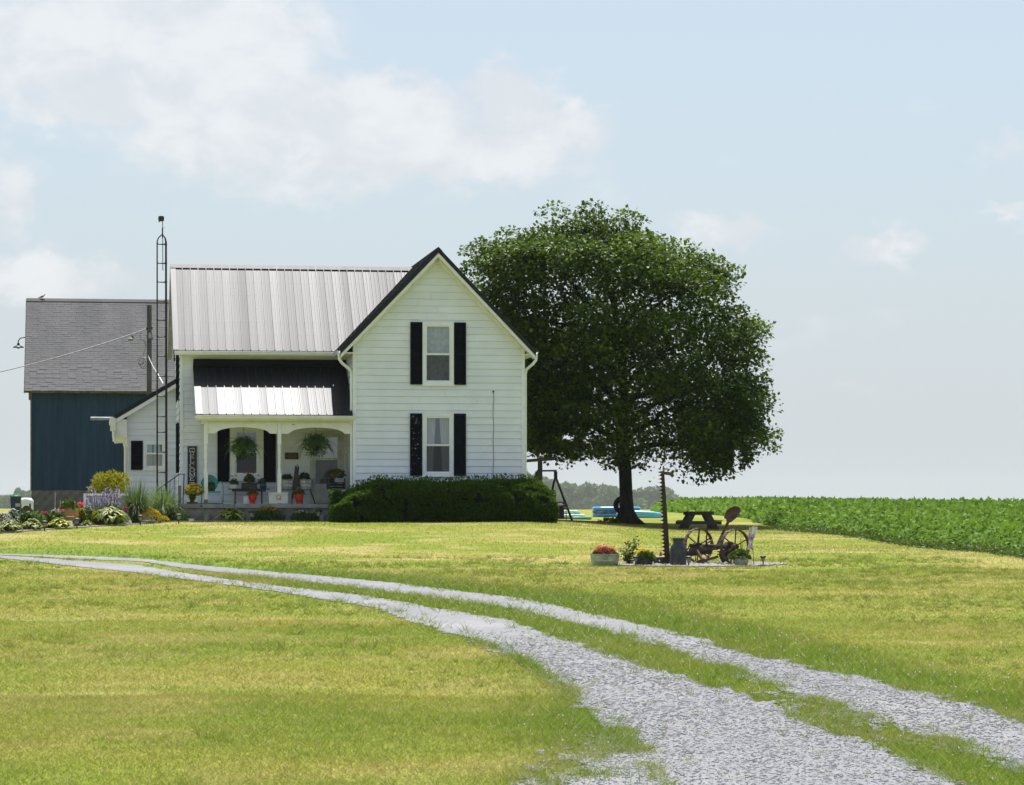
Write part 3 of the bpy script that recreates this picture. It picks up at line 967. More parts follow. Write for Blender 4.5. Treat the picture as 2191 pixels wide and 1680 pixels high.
def shutter(mapf, s0, s1, z0, z1, mat='shutter_paint', label=None):
    b = B(); f = .045; n0, n1 = .036, .074
    zm = (z0 + z1) / 2
    def bx(bb, a, c, d, e, na, nb):
        bb.hexa([mapf(a, na, d), mapf(c, na, d), mapf(c, nb, d), mapf(a, nb, d), mapf(a, na, e), mapf(c, na, e), mapf(c, nb, e), mapf(a, nb, e)])
    for (a, c, d, e) in ((s0, s0 + f, z0, z1), (s1 - f, s1, z0, z1), (s0 + f, s1 - f, z1 - .06, z1), (s0 + f, s1 - f, z0, z0 + .06), (s0 + f, s1 - f, zm - .03, zm + .03)):
        bx(b, a, c, d, e, n0, n1)
    bx(b, s0 + f, s1 - f, z0 + .06, z1 - .06, n0 - .001, n0 + .0015)
    sh = b.build('shutter', mat, house, label=label)
    q = B()
    z = z0 + .062
    while z < z1 - .09:
        if abs(z + .016 - zm) > .045:
            q.hexa([mapf(s0 + f, n0 + .002, z + .02), mapf(s1 - f, n0 + .002, z + .02), mapf(s1 - f, n1 - .008, z), mapf(s0 + f, n1 - .008, z),
                    mapf(s0 + f, n0 + .002, z + .028), mapf(s1 - f, n0 + .002, z + .028), mapf(s1 - f, n1 - .008, z + .010), mapf(s0 + f, n1 - .008, z + .010)])
        z += .034
    q.build('louvres', mat, sh, stuff=True)
    return sh

# --- gable block walls -------------------------------------------------
def gtop(u):
    return ZPK - .12 - abs(u - UR) * math.tan(SG)
GW1 = (hpx(903.6, 0), hpx(970.7, 0), hz(823.5, 2.4, 0), hz(689.5, 2.4, 0))
GW2 = (hpx(903.4, 0), hpx(970.4, 0), hz(1018.5, 2.4, 0), hz(885, 2.4, 0))
def hole(w, c=.08):
    return (w[0] + c, w[1] - c, w[2] + c, w[3] - c)
g = B()
wallpanel(g, front(0), 0, UG, ZG, gtop, [hole(GW1), hole(GW2)])
gw = g.build('wall', 'white_siding', house)
def gb(z):
    k = (ZPK - .10 - z) / math.tan(SG)
    return max(0.0, UR - k), min(UG, UR + k)
siding(gw, front(0), -.1, ZPK - .32, gb, [GW1, GW2])
b = B(); b.box(.002, UG - .002, -.005, .1, ZG, -.098); b.build('foundation', 'block_grey', house)
# corner boards
for u0, u1 in ((-.028, .065), (UG - .065, UG + .028)):
    b = B(); b.box(u0, u1, -.032, -.0002, -.1, gtop(0) + .02); b.build('corner_board', 'white_paint', house)
# left return of the gable block (faces the porch) and the plain rear and right walls
b = B(); wallpanel(b, sideL(0), 0.12, 8, ZG, lambda s: gtop(0), [])
sw = b.build('wall', 'white_siding', house)
siding(sw, sideL(0), -.1, gtop(0) - .02, lambda z: (.0, WV - .03), [])
b = B(); b.box(UG - .12, UG, .121, 8, ZG, gtop(UG)); b.prism([(0.121, ZG), (UG - .121, ZG), (UG - .121, gtop(UG)), (UR, gtop(UR)), (.121, gtop(0))], 7.88, 7.999)
b.build('wall', 'white_siding', house)
window(front(0), *GW1, split=.485, curtain='curtain', draw='full')
window(front(0), *GW2, split=.49, curtain='lace', draw='parted')
for (x0, x1, y0, y1, mt, lb) in ((877.6, 902.9, 690, 823.3, 'shutter_paint', None), (971.2, 996.5, 690, 823.3, 'shutter_paint', None),
                                 (877, 902.6, 885, 1018, 'worn_shutter', 'black shutter with paint flaked off its slats'), (970.8, 996.4, 885, 1018, 'shutter_paint', None)):
    shutter(front(0), hpx(x0, 0), hpx(x1, 0), hz(y1, 2.4, 0), hz(y0, 2.4, 0), mt, lb)
# --- roof panels ---------------------------------------------------------
PW = .2286
def panel_mesh(L, w=PW, rib=True):
    h = .034
    prof = [(0, 0), (.020, 0), (.045, .0015), (.065, .0015), (.078, 0), (.115, 0), (.13, .0015), (.15, .0015), (.163, 0), (w - .036, 0), (w - .031, h), (w - .011, h), (w - .006, 0), (w, 0)]
    vs = [(x, 0, z) for x, z in prof] + [(x, L, z) for x, z in prof] + [(x, 0, z - .004) for x, z in prof]
    n = len(prof)
    fs = [(i, i + 1, i + 1 + n, i + n) for i in range(n - 1)] + [(i + 2 * n, i + 1 + 2 * n, i + 1, i) for i in range(n - 1)]
    return B().add(vs, fs).mesh('roof_panel')
def roof_slope(name, org, xa, ya, n, L, under=.03, w=PW):
    za = Vector(xa).cross(Vector(ya)).normalized()
    b = B()
    M = Matrix.Identity(4)
    b.box(0, n * w, .004, L - .002, -under, -.006)
    r = b.build(name, 'roof_under', house)
    axes(r, org, xa, ya, za)
    me = panel_mesh(L, w)
    me.materials.append(MATS['roof_metal'])
    for i in range(n):
        o = link('roof_panel', me, None, r)
        o.location = (i * w, 0, random.uniform(0, .001))
    return r, za
# wing roof, front slope
ylw = Vector((0, math.cos(SW), math.sin(SW)))
Lw = (VR - VE) / math.cos(SW)
nW = int((UR + .1 - (UWR + .13)) / PW)
roof, _ = roof_slope('roof', (UWR + .13, VE, ZWE), Vector((1, 0, 0)), ylw, nW, Lw)
b = B()                                       # rake flashing at the left end
b.box(-.13, .02, 0, Lw, .006, .016); b.box(-.135, -.128, 0, Lw, -.14, .016)
b.build('rake_flashing', 'roof_metal', roof)
b = B()                                       # screws in rows
for i in range(nW):
    for j in range(6):
        for q in (.012,):
            b.box(i * PW + q + .003, i * PW + q + .013, Lw * (.03 + j * .155), Lw * (.03 + j * .155) + .012, .002, .012)
b.build('screws', 'grey_tin', roof, stuff=True)
b = B()                                       # ridge cap
for s in (1, -1):
    d = Vector((0, -s * math.cos(SW), -math.sin(SW))); nrm = Vector((0, -s * math.sin(SW), math.cos(SW)))
    p = Vector((0, VR, ZWR + .038))
    for (u0, u1) in ((UWR - .006, UR),):
        q = [p, p + d * .17, p + d * .17 + Vector((0, 0, -.03)), p + Vector((0, 0, -.03))]
        b.hexa([(u0, *q[3][1:]), (u1, *q[3][1:]), (u1, *q[2][1:]), (u0, *q[2][1:]), (u0, *q[0][1:]), (u1, *q[0][1:]), (u1, *q[1][1:]), (u0, *q[1][1:])])
b.build('ridge_cap', 'roof_metal', house)
# wing back slope
roof_slope('roof', (UR, 2 * VR - VE, ZWE), Vector((-1, 0, 0)), Vector((0, -math.cos(SW), math.sin(SW))), nW, Lw)
b = B(); b.box(-.0, .14, 0, Lw, .006, .016); b.box(.135, .142, 0, Lw, -.14, .016)
o = b.build('rake_flashing', 'dirty_white', house); axes(o, (UWR + .13 + .0, 2 * VR - VE, ZWE), Vector((-1, 0, 0)), Vector((0, -math.cos(SW), math.sin(SW))), Vector((0, math.sin(SW), math.cos(SW))))
# gable roof slopes
V0, V1 = -.38, 8.25
nG = int((V1 - V0) / PW)
LG = URUN / math.cos(SG)
for s in (-1, 1):
    org = (UR + s * URUN, V0 + (nG * PW if s < 0 else 0), ZEV)
    xa = Vector((0, s, 0)); ya = Vector((-s * math.cos(SG), 0, math.sin(SG)))
    roof_slope('roof', org, xa, ya, nG, LG)
b = B()
for s in (-1, 1):
    d = Vector((s * math.cos(SG), 0, -math.sin(SG)))
    p = Vector((UR, 0, ZPK + .035)); e = p + d * .16
    b.hexa([(p.x, V0 - .012, p.z - .03), (e.x, V0 - .012, e.z - .03), (e.x, V1, e.z - .03), (p.x, V1, p.z - .03), (p.x, V0 - .012, p.z), (e.x, V0 - .012, e.z), (e.x, V1, e.z), (p.x, V1, p.z)])
b.build('ridge_cap', 'roof_metal', house)
# rake: dark metal edge, peeling fascia, soffit, frieze board
def slopebox(b, s, t0, t1, v0, v1, za, zb):
    """box running down the gable slope on side s from t0 to t1 metres, vertical extent za..zb below the roof line"""
    p = lambda t, v, dz: (UR + s * t * math.cos(SG), v, ZPK - t * math.sin(SG) + dz)
    b.hexa([p(t0, v0, za), p(t1, v0, za), p(t1, v1, za), p(t0, v1, za), p(t0, v0, zb), p(t1, v0, zb), p(t1, v1, zb), p(t0, v1, zb)])
for s in (-1, 1):
    b = B(); slopebox(b, s, 0, LG + .01, V0 - .014, V0 - .002, -.135, .02); b.build('rake_edge', 'roof_metal', house)
    b = B(); slopebox(b, s, 0, LG - .02, V0 + .0, V0 + .03, -.245, -.02); b.build('fascia', 'peeling', house)
    b = B(); slopebox(b, s, 0, LG - .04, V0 + .031, -.001, -.235, -.215); b.build('soffit', 'cream_trim', house)
    b = B(); slopebox(b, s, 0.05, (UR + .02) / math.cos(SG), -.052, -.026, -.36, -.236); b.build('frieze_board', 'peeling', house)
    for k in (.25, .5, .75):
        b = B(); slopebox(b, s, LG * k - .03, LG * k + .03, V0 + .05, -.027, -.275, -.236); b.build('lookout', 'cream_trim', house)
    # eave soffit along the side
    b = B(); u1 = UR + s * URUN; u0 = 0.0 if s < 0 else UG
    b.box(min(u0, u1) + .01, max(u0, u1) - .01, V0 + .032, (VE - .1) if s < 0 else V1, ZEV - .10, ZEV - .075); b.build('soffit', 'cream_trim', house)
# gutters
def gutter(name, a, b_, out, mat='white_paint', w=.115, h=.10):
    a = Vector(a); b_ = Vector(b_); out = Vector(out)
    prof = [(0, 0), (0, -h), (w * .55, -h), (w * .8, -h * .62), (w * .86, -h * .25), (w, -h * .15), (w, 0), (w - .012, 0), (w - .014, -h * .1), (w * .72, -h * .5), (.012, -h + .01), (.012, 0)]
    vs = []
    for p in (a, b_):
        for (x, z) in prof:
            vs.append(p + out * x + Vector((0, 0, z)))
    n = len(prof)
    fs = [(i, (i + 1) % n, (i + 1) % n + n, i + n) for i in range(n)] + [tuple(range(n - 1, -1, -1)), tuple(range(n, 2 * n))]
    bb = B().add(vs, fs)
    L = (b_ - a).length; d = (b_ - a).normalized()
    for k in np.arange(.6, L - .2, 1.1):                        # seams
        p = a + d * k
        vs = [p + d * o_ + out * (x * 1.03 + .002) + Vector((0, 0, z * 1.03)) for o_ in (0, .03) for (x, z) in prof[1:7]]
        bb.add(vs, [(i, i + 1, i + 7, i + 6) for i in range(5)])
    return bb.build(name, mat, house)
UGL = UR - URUN
gutter('gutter', (UWR + .03, VE - .02, ZWE - .035), (UGL - .02, VE - .02, ZWE - .035), (0, -1, 0))
gutter('gutter', (UGL + .03, VE - .14, ZEV - .02), (UGL + .03, V0 + .02, ZEV - .02), (-1, 0, 0))
gutter('gutter', (UR + URUN - .03, V0 + .05, ZEV - .02), (UR + URUN - .03, V1, ZEV - .02), (1, 0, 0))
b = B(); b.box(UWR + .1, 0, VE, WV - .001, ZWE - .12, ZWE - .09); b.build('soffit', 'cream_trim', house)
b = B(); b.box(UWR + .08, UGL, VE - .018, VE + .01, ZWE - .14, ZWE - .02); b.build('fascia', 'cream_trim', house)
# downspouts
def spout(pts, r=.042):
    return B().tube(pts, r, 8).build('downspout', 'white_paint', house, smooth=True)
spout([(UGL - .02, V0 + .12, ZEV - .09), (UGL - .02, V0 + .12, ZEV - .26), (UGL + .05, V0 + .14, ZEV - .36), (-.13, .02, ZEV - .52), (-.062, .05, ZEV - .60), (-.060, .05, ZEV - .75), (-.060, .05, ZG + .2)])
spout([(UR + URUN + .04, V0 + .15, ZEV - .08), (UR + URUN + .03, V0 + .15, ZEV - .24), (UR + URUN - .06, V0 + .16, ZEV - .36), (UG + .08, .02, ZEV - .50), (UG + .055, .05, ZEV - .62), (UG + .055, .05, ZG + .2)])
# service cable on the gable
uc = hpx(1056, 0)
B().tube([(uc - .008 + .012 * math.sin(k * 1.7), -.034, z) for k, z in enumerate(np.linspace(hz(838, uc, 0), .3, 14))], .007, 5).build('cable', 'wire', house)
B().box(uc - .03, uc + .01, -.06, -.02, hz(840, uc, 0), hz(836.5, uc, 0)).build('cable_clip', 'black_plastic', house)

# --- wing ------------------------------------------------------------------
VW2 = 2 * VR - WV
def wt(s):
    return ZWE - .1
PWN = None
pz = lambda zx, zy, v: (lambda u: (u, hz(866.5 + zy * .17578, u, v)))(hpx(374.4 + zx * .17578, v))
zf = .0
wx0, wz1 = pz(665, 250, WV); wx1, wz0 = pz(1076, 912, WV)
PWIN = (wx0, wx1, wz0, wz1)
dx0, dz1 = pz(1640, 318, WV); dx1, _ = pz(2050, 318, WV)
PDOOR = (dx0, dx1, 0.0, dz1)
b = B(); wallpanel(b, front(WV), UW, -.001, ZG, wt, [hole(PWIN), (dx0 + .08, dx1 - .08, .0, dz1 - .08)])
ww = b.build('wall', 'white_siding', house)
siding(ww, front(WV), 0.0, ZWE - .14, lambda z: (UW, -.03), [PWIN, PDOOR])
b = B(); b.box(UW - .028, UW + .06, WV - .034, WV - .0002, -.1, ZWE - .14); b.build('corner_board', 'white_paint', house)
# wing's left end wall with its gable
def wtop(s):
    return ZWR - .10 - abs(s - VR) * math.tan(SW)
LW1 = (3.35, 4.05, hz(858, UW, 3.5), hz(740, UW, 3.5))
LW2 = (3.35, 4.05, hz(1012, UW, 3.5), hz(905, UW, 3.5))
b = B()
for l, r in zip((WV + .12, 3.43, 3.97, VR), (3.43, 3.97, VR, VW2)):
    m = sideL(UW)
    hs = [(ZG, LW2[2] + .08), (LW2[3] - .08, LW1[2] + .08), (LW1[3] - .08, None)] if (l, r) == (3.43, 3.97) else [(ZG, None)]
    for a, c in hs:
        t0, t1 = (c, c) if c is not None else (wtop(l), wtop(r))
        b.hexa([m(l, -.12, a), m(r, -.12, a), m(r, 0, a), m(l, 0, a), m(l, -.12, t0), m(r, -.12, t1), m(r, 0, t1), m(l, 0, t0)])
we = b.build('wall', 'white_siding', house)
siding(we, sideL(UW), -.1, ZWR - .25, lambda z: (max(WV, VR - (ZWR - .12 - z) / math.tan(SW)), min(VW2, VR + (ZWR - .12 - z) / math.tan(SW))), [LW1, LW2])
for q in (LW1, LW2):
    window(sideL(UW), *q, curtain='curtain', draw='full', sill=False)
    shutter(sideL(UW), q[0] - .4, q[0] - .01, q[2], q[3]); shutter(sideL(UW), q[1] + .01, q[1] + .4, q[2], q[3])
b = B(); b.box(UW, 0, VW2 - .12, VW2, ZG, ZWE - .1); b.build('wall', 'white_siding', house)
# side cable
B().tube([(UW - .03, WV + .05, hz(842, UW, 2)), (UW - .05, WV + .9, hz(850, UW, 2)), (UW - .04, WV + .75, hz(862, UW, 2)), (UW - .035, WV + .3, hz(885, UW, 2)), (UW - .035, WV + .12, hz(950, UW, 2))], .008, 5).build('cable', 'wire', house)
window(front(WV), *PWIN, cw=.16, split=.52, curtain='lace', draw='none')
x0, _ = pz(515, 0, WV); x1, _ = pz(664, 0, WV)
zb, zt = pz(600, 938, WV)[1], wz1
shutter(front(WV), x0, x1, zb, zt)
x0, _ = pz(1078, 0, WV); x1, _ = pz(1226, 0, WV)
shutter(front(WV), x0, x1, zb, zt)
# storm door
d = B(); m = front(WV)
def fb(bd, a, c, z0, z1, n0, n1, m=m):
    bd.hexa([m(a, n0, z0), m(c, n0, z0), m(c, n1, z0), m(a, n1, z0), m(a, n0, z1), m(c, n0, z1), m(c, n1, z1), m(a, n1, z1)])
fb(d, dx0, dx0 + .09, 0, dz1, -.1, .045); fb(d, dx1 - .09, dx1, 0, dz1, -.1, .045); fb(d, dx0 + .09, dx1 - .09, dz1 - .1, dz1, -.1, .045)
door = d.build('door', 'dirty_white', house)
a, c = dx0 + .095, dx1 - .095
zs = [.02, pz(1800, 975, WV)[1], pz(1800, 660, WV)[1], dz1 - .105]
d = B()
fb(d, a, a + .07, zs[0], zs[3], -.02, .02); fb(d, c - .07, c, zs[0], zs[3], -.02, .02)
fb(d, a + .07, c - .07, zs[0], zs[1] - .03, -.015, .015)
for z in (zs[1], zs[2]): fb(d, a + .07, c - .07, z - .03, z + .03, -.02, .022)
fb(d, a + .07, c - .07, zs[3] - .07, zs[3], -.02, .02)
d.build('storm_door', 'dirty_white', door)
for z0, z1, mt in ((zs[1] + .03, zs[2] - .03, 'screened_glass'), (zs[2] + .03, zs[3] - .07, 'glass')):
    B().add([m(a + .07, 0, z0), m(c - .07, 0, z0), m(c - .07, 0, z1), m(a + .07, 0, z1)], [(0, 1, 2, 3)]).build('pane', mt, door)
d = B(); fb(d, a, c, .02, dz1 - .11, -.09, -.06); d.build('inner_door', 'dirty_white', door)
B().tube([m(a + .035, .02, zs[1] - .02), m(a + .035, .055, zs[1]), m(a + .035, .055, zs[1] + .1), m(a + .035, .02, zs[1] + .12)], .009, 6).build('handle', 'grey_tin', door)
# --- porch -------------------------------------------------------------------
UP0 = hpx(414.5, WV)
ZP1 = hz(782, UP0, WV); VP0 = -.15
UP0b = hpx(418, VP0)
ZP0 = hz(886.5, UP0b, VP0)
SP = math.atan2(ZP1 - ZP0, WV - VP0)
LP = (WV - VP0) / math.cos(SP)
UPL = (UP0 + UP0b) / 2
nP = int((-.075 - (UPL + .16)) / PW)
pw = (-.045 - (UPL + .16)) / nP
pr, _ = roof_slope('porch_roof', (UPL + .16, VP0, ZP0), Vector((1, 0, 0)), Vector((0, math.cos(SP), math.sin(SP))), nP, LP, w=pw)
b = B(); b.box(-.16, .02, 0, LP, .006, .018); b.box(-.166, -.158, 0, LP, -.06, .018); b.build('rake_flashing', 'roof_metal', pr)
b = B(); b.box(-.16, nP * pw, LP - .13, LP + .02, .026, .04); b.box(-.16, nP * pw, LP - .02, LP + .0, .03, .22); b.build('wall_flashing', 'roof_metal', pr)
b = B()
for i in range(nP):
    for j in range(4):
        b.box(i * pw + .014, i * pw + .024, LP * (.04 + j * .24), LP * (.04 + j * .24) + .012, .002, .012)
b.build('screws', 'grey_tin', pr, stuff=True)
gutter('gutter', (UPL - .005, VP0 + .02, ZP0 - .04), (-.005, VP0 + .02, ZP0 - .04), (0, -1, 0), 'cream_trim')
b = B(); b.box(UPL - .01, -.03, VP0 + .021, VP0 + .05, ZP0 - .17, ZP0 - .02); b.build('fascia', 'cream_trim', house)
ZBT = ZP0 - .10
VB = .02
ups = [hpx(374.4 + 376 * .17578, VB + .05), hpx(374.4 + 1270 * .17578, VB + .05)]
upr = -.05
zspring = pz(450, 347, VB)[1]; zcrown = pz(850, 272, VB)[1]; zband = pz(800, 222, VB)[1]
b = B(); b.box(ups[0] - .09, -.035, VB + .012, VB + .10, zband, ZBT); b.build('beam', 'cream_trim', house)
b = B(); b.box(UPL + .02, -.035, VB + .12, WV - .04, ZP0 - .06, ZP0 - .02); b.build('ceiling', 'cream_trim', house)
b = B(); b.box(ups[0] - .05, ups[0] + .05, VB + .11, WV - .04, zband, ZP0 - .061); b.build('beam', 'cream_trim', house)
for ua, ub in ((ups[0] + .055, ups[1] - .055), (ups[1] + .055, upr + .012)):
    b = B(); n = 28; prev = None
    ua2, ub2 = ua, ub
    for i in range(n + 1):
        u = ua + (ub - ua) * i / n
        w = abs(u - (ua + ub) / 2) / ((ub - ua) / 2)
        flat = 1 - .22 / (ub - ua) * 2
        zz = zspring if w > flat else zspring + (zcrown - zspring) * math.sqrt(max(0, 1 - (w / flat) ** 2)) ** 1.0
        if .90 * flat < w <= flat:
            zz = min(zz, zspring + (zcrown - zspring) * .42)
        if prev:
            pu, pz_ = prev
            b.hexa([(pu, VB + .02, pz_), (u, VB + .02, zz), (u, VB + .07, zz), (pu, VB + .07, pz_), (pu, VB + .02, zband + .01), (u, VB + .02, zband + .01), (u, VB + .07, zband + .01), (pu, VB + .07, zband + .01)])
        prev = (u, zz)
    b.build('porch_arch', 'peeling', house)
    b = B(); b.box(ua, ub, VB + .008, VB + .105, zband - .02, zband + .03); b.build('moulding', 'cream_trim', house)
for i, u in enumerate(ups):
    b = B()
    b.box(u - .052, u + .052, VB - .004, VB + .10, pz(376, 480, VB)[1], ZBT + .002)
    b.lathe([(.052, pz(376, 830, VB)[1]), (.050, pz(376, 800, VB)[1]), (.036, pz(376, 760, VB)[1]), (.044, pz(376, 640, VB)[1]), (.052, pz(376, 540, VB)[1]), (.048, pz(376, 481, VB)[1])], 10, (u, VB + .048, 0))
    b.box(u - .052, u + .052, VB - .004, VB + .10, .12 if i == 0 else .3, pz(376, 829, VB)[1])
    po = b.build('porch_post', 'peeling', house, label='white porch post with flaking paint')
    B().box(u - .05, u + .05, VB, VB + .097, 0, .1195 if i == 0 else .2995).build('post_foot', 'bare_wood', po)
b = B(); b.box(hpx(385.5, -.12), -.001, -.12, WV - .001, -.115, 0); b.build('porch_floor', 'slab_edge', house)
b = B(); b.box(hpx(388, -.08), -.001, -.06, WV, ZG, -.116); b.build('foundation', 'concrete', house)

# --- low addition at the left --------------------------------------------------
AV = 6.2
ua0, ua1 = hpx(271.5, AV), UW
ue0 = hpx(243, AV - .3)
zr = lambda x, yd: hz(yd, x, AV - .3)
ze, zt = zr(ue0, 890), hz(810, UW, AV - .3)
sl = (zt - ze) / (UW - ue0)
atop = lambda u: ze + (u - ue0) * sl - .1
AW = (hpx(1375 * .2229, AV), hpx(1592 * .2229, AV), hz(802.4 + 906 * .2229, ua0, AV), hz(802.4 + 632 * .2229, ua0, AV))
b = B(); wallpanel(b, front(AV), ua0, ua1, ZG, atop, [hole(AW, .05)])
aw = b.build('wall', 'white_siding', house)
siding(aw, front(AV), -.35, atop(UW) - .01, lambda z: (min(ua1, max(ua0, ue0 + (z + .13 - ze) / sl)), ua1), [AW])
b = B(); b.box(ua0, ua0 + .1, AV + .121, AV + 5, ZG, atop(ua0)); b.box(ua0, UW, AV + 4.9, AV + 5, ZG, atop(ua0)); b.build('wall', 'white_siding', house)
window(front(AV), *AW, cw=.07, split=.56, curtain='teal_curtain', draw='top')
shutter(front(AV), hpx(1257 * .2229, AV), hpx(1370 * .2229, AV), hz(802.4 + 912 * .2229, ua0, AV), hz(802.4 + 632 * .2229, ua0, AV))
def sbox(name, v0, v1, za, zb, mat, u0=None, u1=None):
    u0 = ue0 if u0 is None else u0; u1 = UW if u1 is None else u1
    p = lambda u, v, dz: (u, v, ze + (u - ue0) * sl + dz)
    return B().hexa([p(u0, v0, za), p(u1, v0, za), p(u1, v1, za), p(u0, v1, za), p(u0, v0, zb), p(u1, v0, zb), p(u1, v1, zb), p(u0, v1, zb)]).build(name, mat, house)
sbox('roof', AV - .28, AV + 5.1, -.06, 0, 'roof_metal')
sbox('rake_edge', AV - .315, AV - .281, -.13, .012, 'roof_metal')
sbox('fascia', AV - .30, AV - .27, -.25, -.131, 'white_paint', u1=UW - .005)
sbox('soffit', AV - .269, AV - .027, -.24, -.22, 'cream_trim', u1=UW - .005)
b = B(); b.box(ue0 + .02, ua0 + .0, AV - .26, AV + 5, hz(937, ua0, AV) , ze - .1); b.build('soffit_box', 'cream_trim', house)
b = B(); b.box(ue0 - .09, ue0 + .02, AV - .29, AV + 5.1, ze - .13, ze - .03); b.build('gutter', 'cream_trim', house)
b = B(); b.box(ue0 - .10, ue0 + .06, AV - .33, AV - .295, ze - .45, ze - .06); b.build('gutter_end', 'cream_trim', house)
B().tube([(ue0 + .0, AV - .33, ze - .45), (ue0 + .0, AV - .33, ze - .62), (ue0 + .05, AV - .33, ze - .78), (ua0 - .1, AV - .26, hz(937, ua0, AV) - .12), (ua0 - .045, AV - .15, hz(945, ua0, AV) - .2), (ua0 - .04, AV - .1, ZG + .3)], .045, 8).build('downspout', 'cream_trim', house, smooth=True)
B().tube([(hpx(194, AV + 3), AV + 3, hz(896, ua0, AV + 3)), (ua0, AV + 3.1, hz(896, ua0, AV + 3))], .05, 8).build('pipe', 'grey_tin', house)

# ------------------------------------------------------------------ barn
BY = 112.0
BX = (67 - CX) / F * BY
BZ = float(gz(BX + 3, BY))
barn = thing('barn', 'blue metal-sided barn with weathered grey shingle roof behind the farmhouse', 'barn', (BX, BY, BZ), HA)
BW = 8.6
def bz(yd, u, v):
    return EYE + (HY - yd) * (BY + u * sa + v * ca) / F - BZ
VBE = -.35; ROV = .26
zbe = bz(836, 0, VBE); VBR = 3.7
zbr = bz(640, 0, VBR)
SB = math.atan2(zbr - zbe, VBR - VBE); LB = (VBR - VBE) / math.cos(SB)
zblk = bz(1049, 0, 0)
zwt = bz(838.5, 0, 0)
b = B(); b.box(0, BW, .06, 7.4, 0, zwt); b.prism([(0, 0), (1, 0), (.5, .5)], 0, .1, Matrix.Identity(4) @ Matrix.Translation((-99, 0, -50))) if False else None
b.hexa([(0, .06, zwt), (BW, .06, zwt), (BW, 7.4, zwt), (0, 7.4, zwt), (0, VBR - .01, zbr - .15), (BW, VBR - .01, zbr - .15), (BW, VBR + .01, zbr - .15), (0, VBR + .01, zbr - .15)])
bwall = b.build('wall', 'barn_trim', barn)
# ribbed siding sheets
def sheet(L, n=4, p=.2286):
    prof = []
    for i in range(n):
        prof += [(i * p, 0), (i * p + .10, 0), (i * p + .125, -.022), (i * p + .165, -.022), (i * p + .19, 0)]
    prof.append((n * p, 0))
    m = len(prof)
    vs = [(x, y, 0) for x, y in prof] + [(x, y, L) for x, y in prof]
    vs += [(x, y + .004, 0) for x, y in prof]
    fs = [(i, i + 1, i + 1 + m, i + m) for i in range(m - 1)] + [(i + 2 * m, i + 1 + 2 * m, i + 1, i) for i in range(m - 1)]
    return B().add(vs, fs).mesh('siding_sheet')
me = sheet(zwt - zblk); me.materials.append(MATS['barn_blue'])
for i in range(int(BW / .9144) + 1):
    o = link('siding_sheet', me, None, bwall)
    o.location = (i * .9144 - .01, .05 - .002 * (i % 2), zblk + random.uniform(-.02, .02))
b = B(); b.box(-.04, .02, .0, .1, zblk, zwt + .1); b.build('corner_trim', 'barn_trim', barn)
# block footing
base = B().box(.02, BW, .085, .3, -.6, zblk - .003).build('block_base', 'concrete', barn)
bm_ = B().box(.003, .397, 0, .1, .004, .196).mesh('block'); bm_.materials.append(MATS['block_grey'])
for r in range(5):
    z = zblk - .2 * (r + 1)
    for i in range(21):
        u = .03 + i * .4 - (.2 if r % 2 else 0)
        if u < .0: u = .03 if False else u
        if u + .4 > BW or u < -.01: continue
        o = link('block', bm_, None, base); o.location = (u, .05 + random.uniform(-.006, .006), z)
# shingle roof
yb = Vector((0, math.cos(SB), math.sin(SB))); zb_ = Vector((0, -math.sin(SB), math.cos(SB)))
br = B().box(-ROV, BW, 0, LB, -.12, -.012).build('roof', 'barn_trim', barn)
axes(br, (0, VBE, zbe), Vector((1, 0, 0)), yb, zb_)
ex, tw = .127, .305
rows = int(LB / ex)
smesh = B().hexa([(.004, 0, -.008), (tw - .004, 0, -.008), (tw - .004, ex + .03, -.010), (.004, ex + .03, -.010), (.004, 0, .007), (tw - .004, 0, .007), (tw - .004, ex + .03, .0005), (.004, ex + .03, .0005)]).mesh('shingle')
smesh.materials.append(MATS['shingle'])
rest = B(); cnt = 0
for r in range(rows + 1):
    off = -ROV - random.choice((0, .1, .15, .05))
    n = int((7.2 + ROV) / tw) + 2
    for i in range(n):
        u = max(off + i * tw, -ROV); w = min(tw, off + (i + 1) * tw + ROV) if off + i * tw < -ROV else tw
        if w < .04: continue
        dz = random.choice((0, 0, 0, .004, .008)); dy = random.uniform(-.006, .006)
        if cnt < 290 and w > .29:
            o = link('shingle', smesh, None, br); o.location = (u, r * ex + dy, dz); cnt += 1
        else:
            y0 = r * ex + dy; y1 = min(y0 + ex + .03, LB)
            rest.hexa([(u + .004, y0, -.008), (u + w - .004, y0, -.008), (u + w - .004, y1, -.010), (u + .004, y1, -.010), (u + .004, y0, .007 + dz * .6), (u + w - .004, y0, .007 + dz * .6), (u + w - .004, y1, .0005), (u + .004, y1, .0005)])
sh = rest.mesh('shingles')
# each shingle of the joined part keeps its own weathered shade
def shingle_vary():
    m = MATS['shingle'].copy(); m.name = 'shingle_field'
    t = m.node_tree
    for n in t.nodes:
        if n.type == 'OBJECT_INFO':
            gi = N(t, 'ShaderNodeNewGeometry')
            for l in list(n.outputs['Random'].links):
                t.links.new(gi.outputs['Random Per Island'], l.to_socket)
    MATS['shingle_field'] = m
shingle_vary()
link('shingles', sh, 'shingle_field', br, stuff=True)
B().box(-ROV - .01, 7.3, LB - .16, LB + .02, .004, .03).build('ridge_cap', 'shingle', br)
B().box(-ROV - .03, -ROV, 0, LB, -.14, .012).build('rake_board', 'barn_trim', br)
o = B().box(-ROV, BW, 0, LB, -.12, 0).build('roof', 'shingle', barn)
axes(o, (BW - ROV, 2 * VBR - VBE, zbe), Vector((-1, 0, 0)), Vector((0, -math.cos(SB), math.sin(SB))), Vector((0, math.sin(SB), math.cos(SB))))
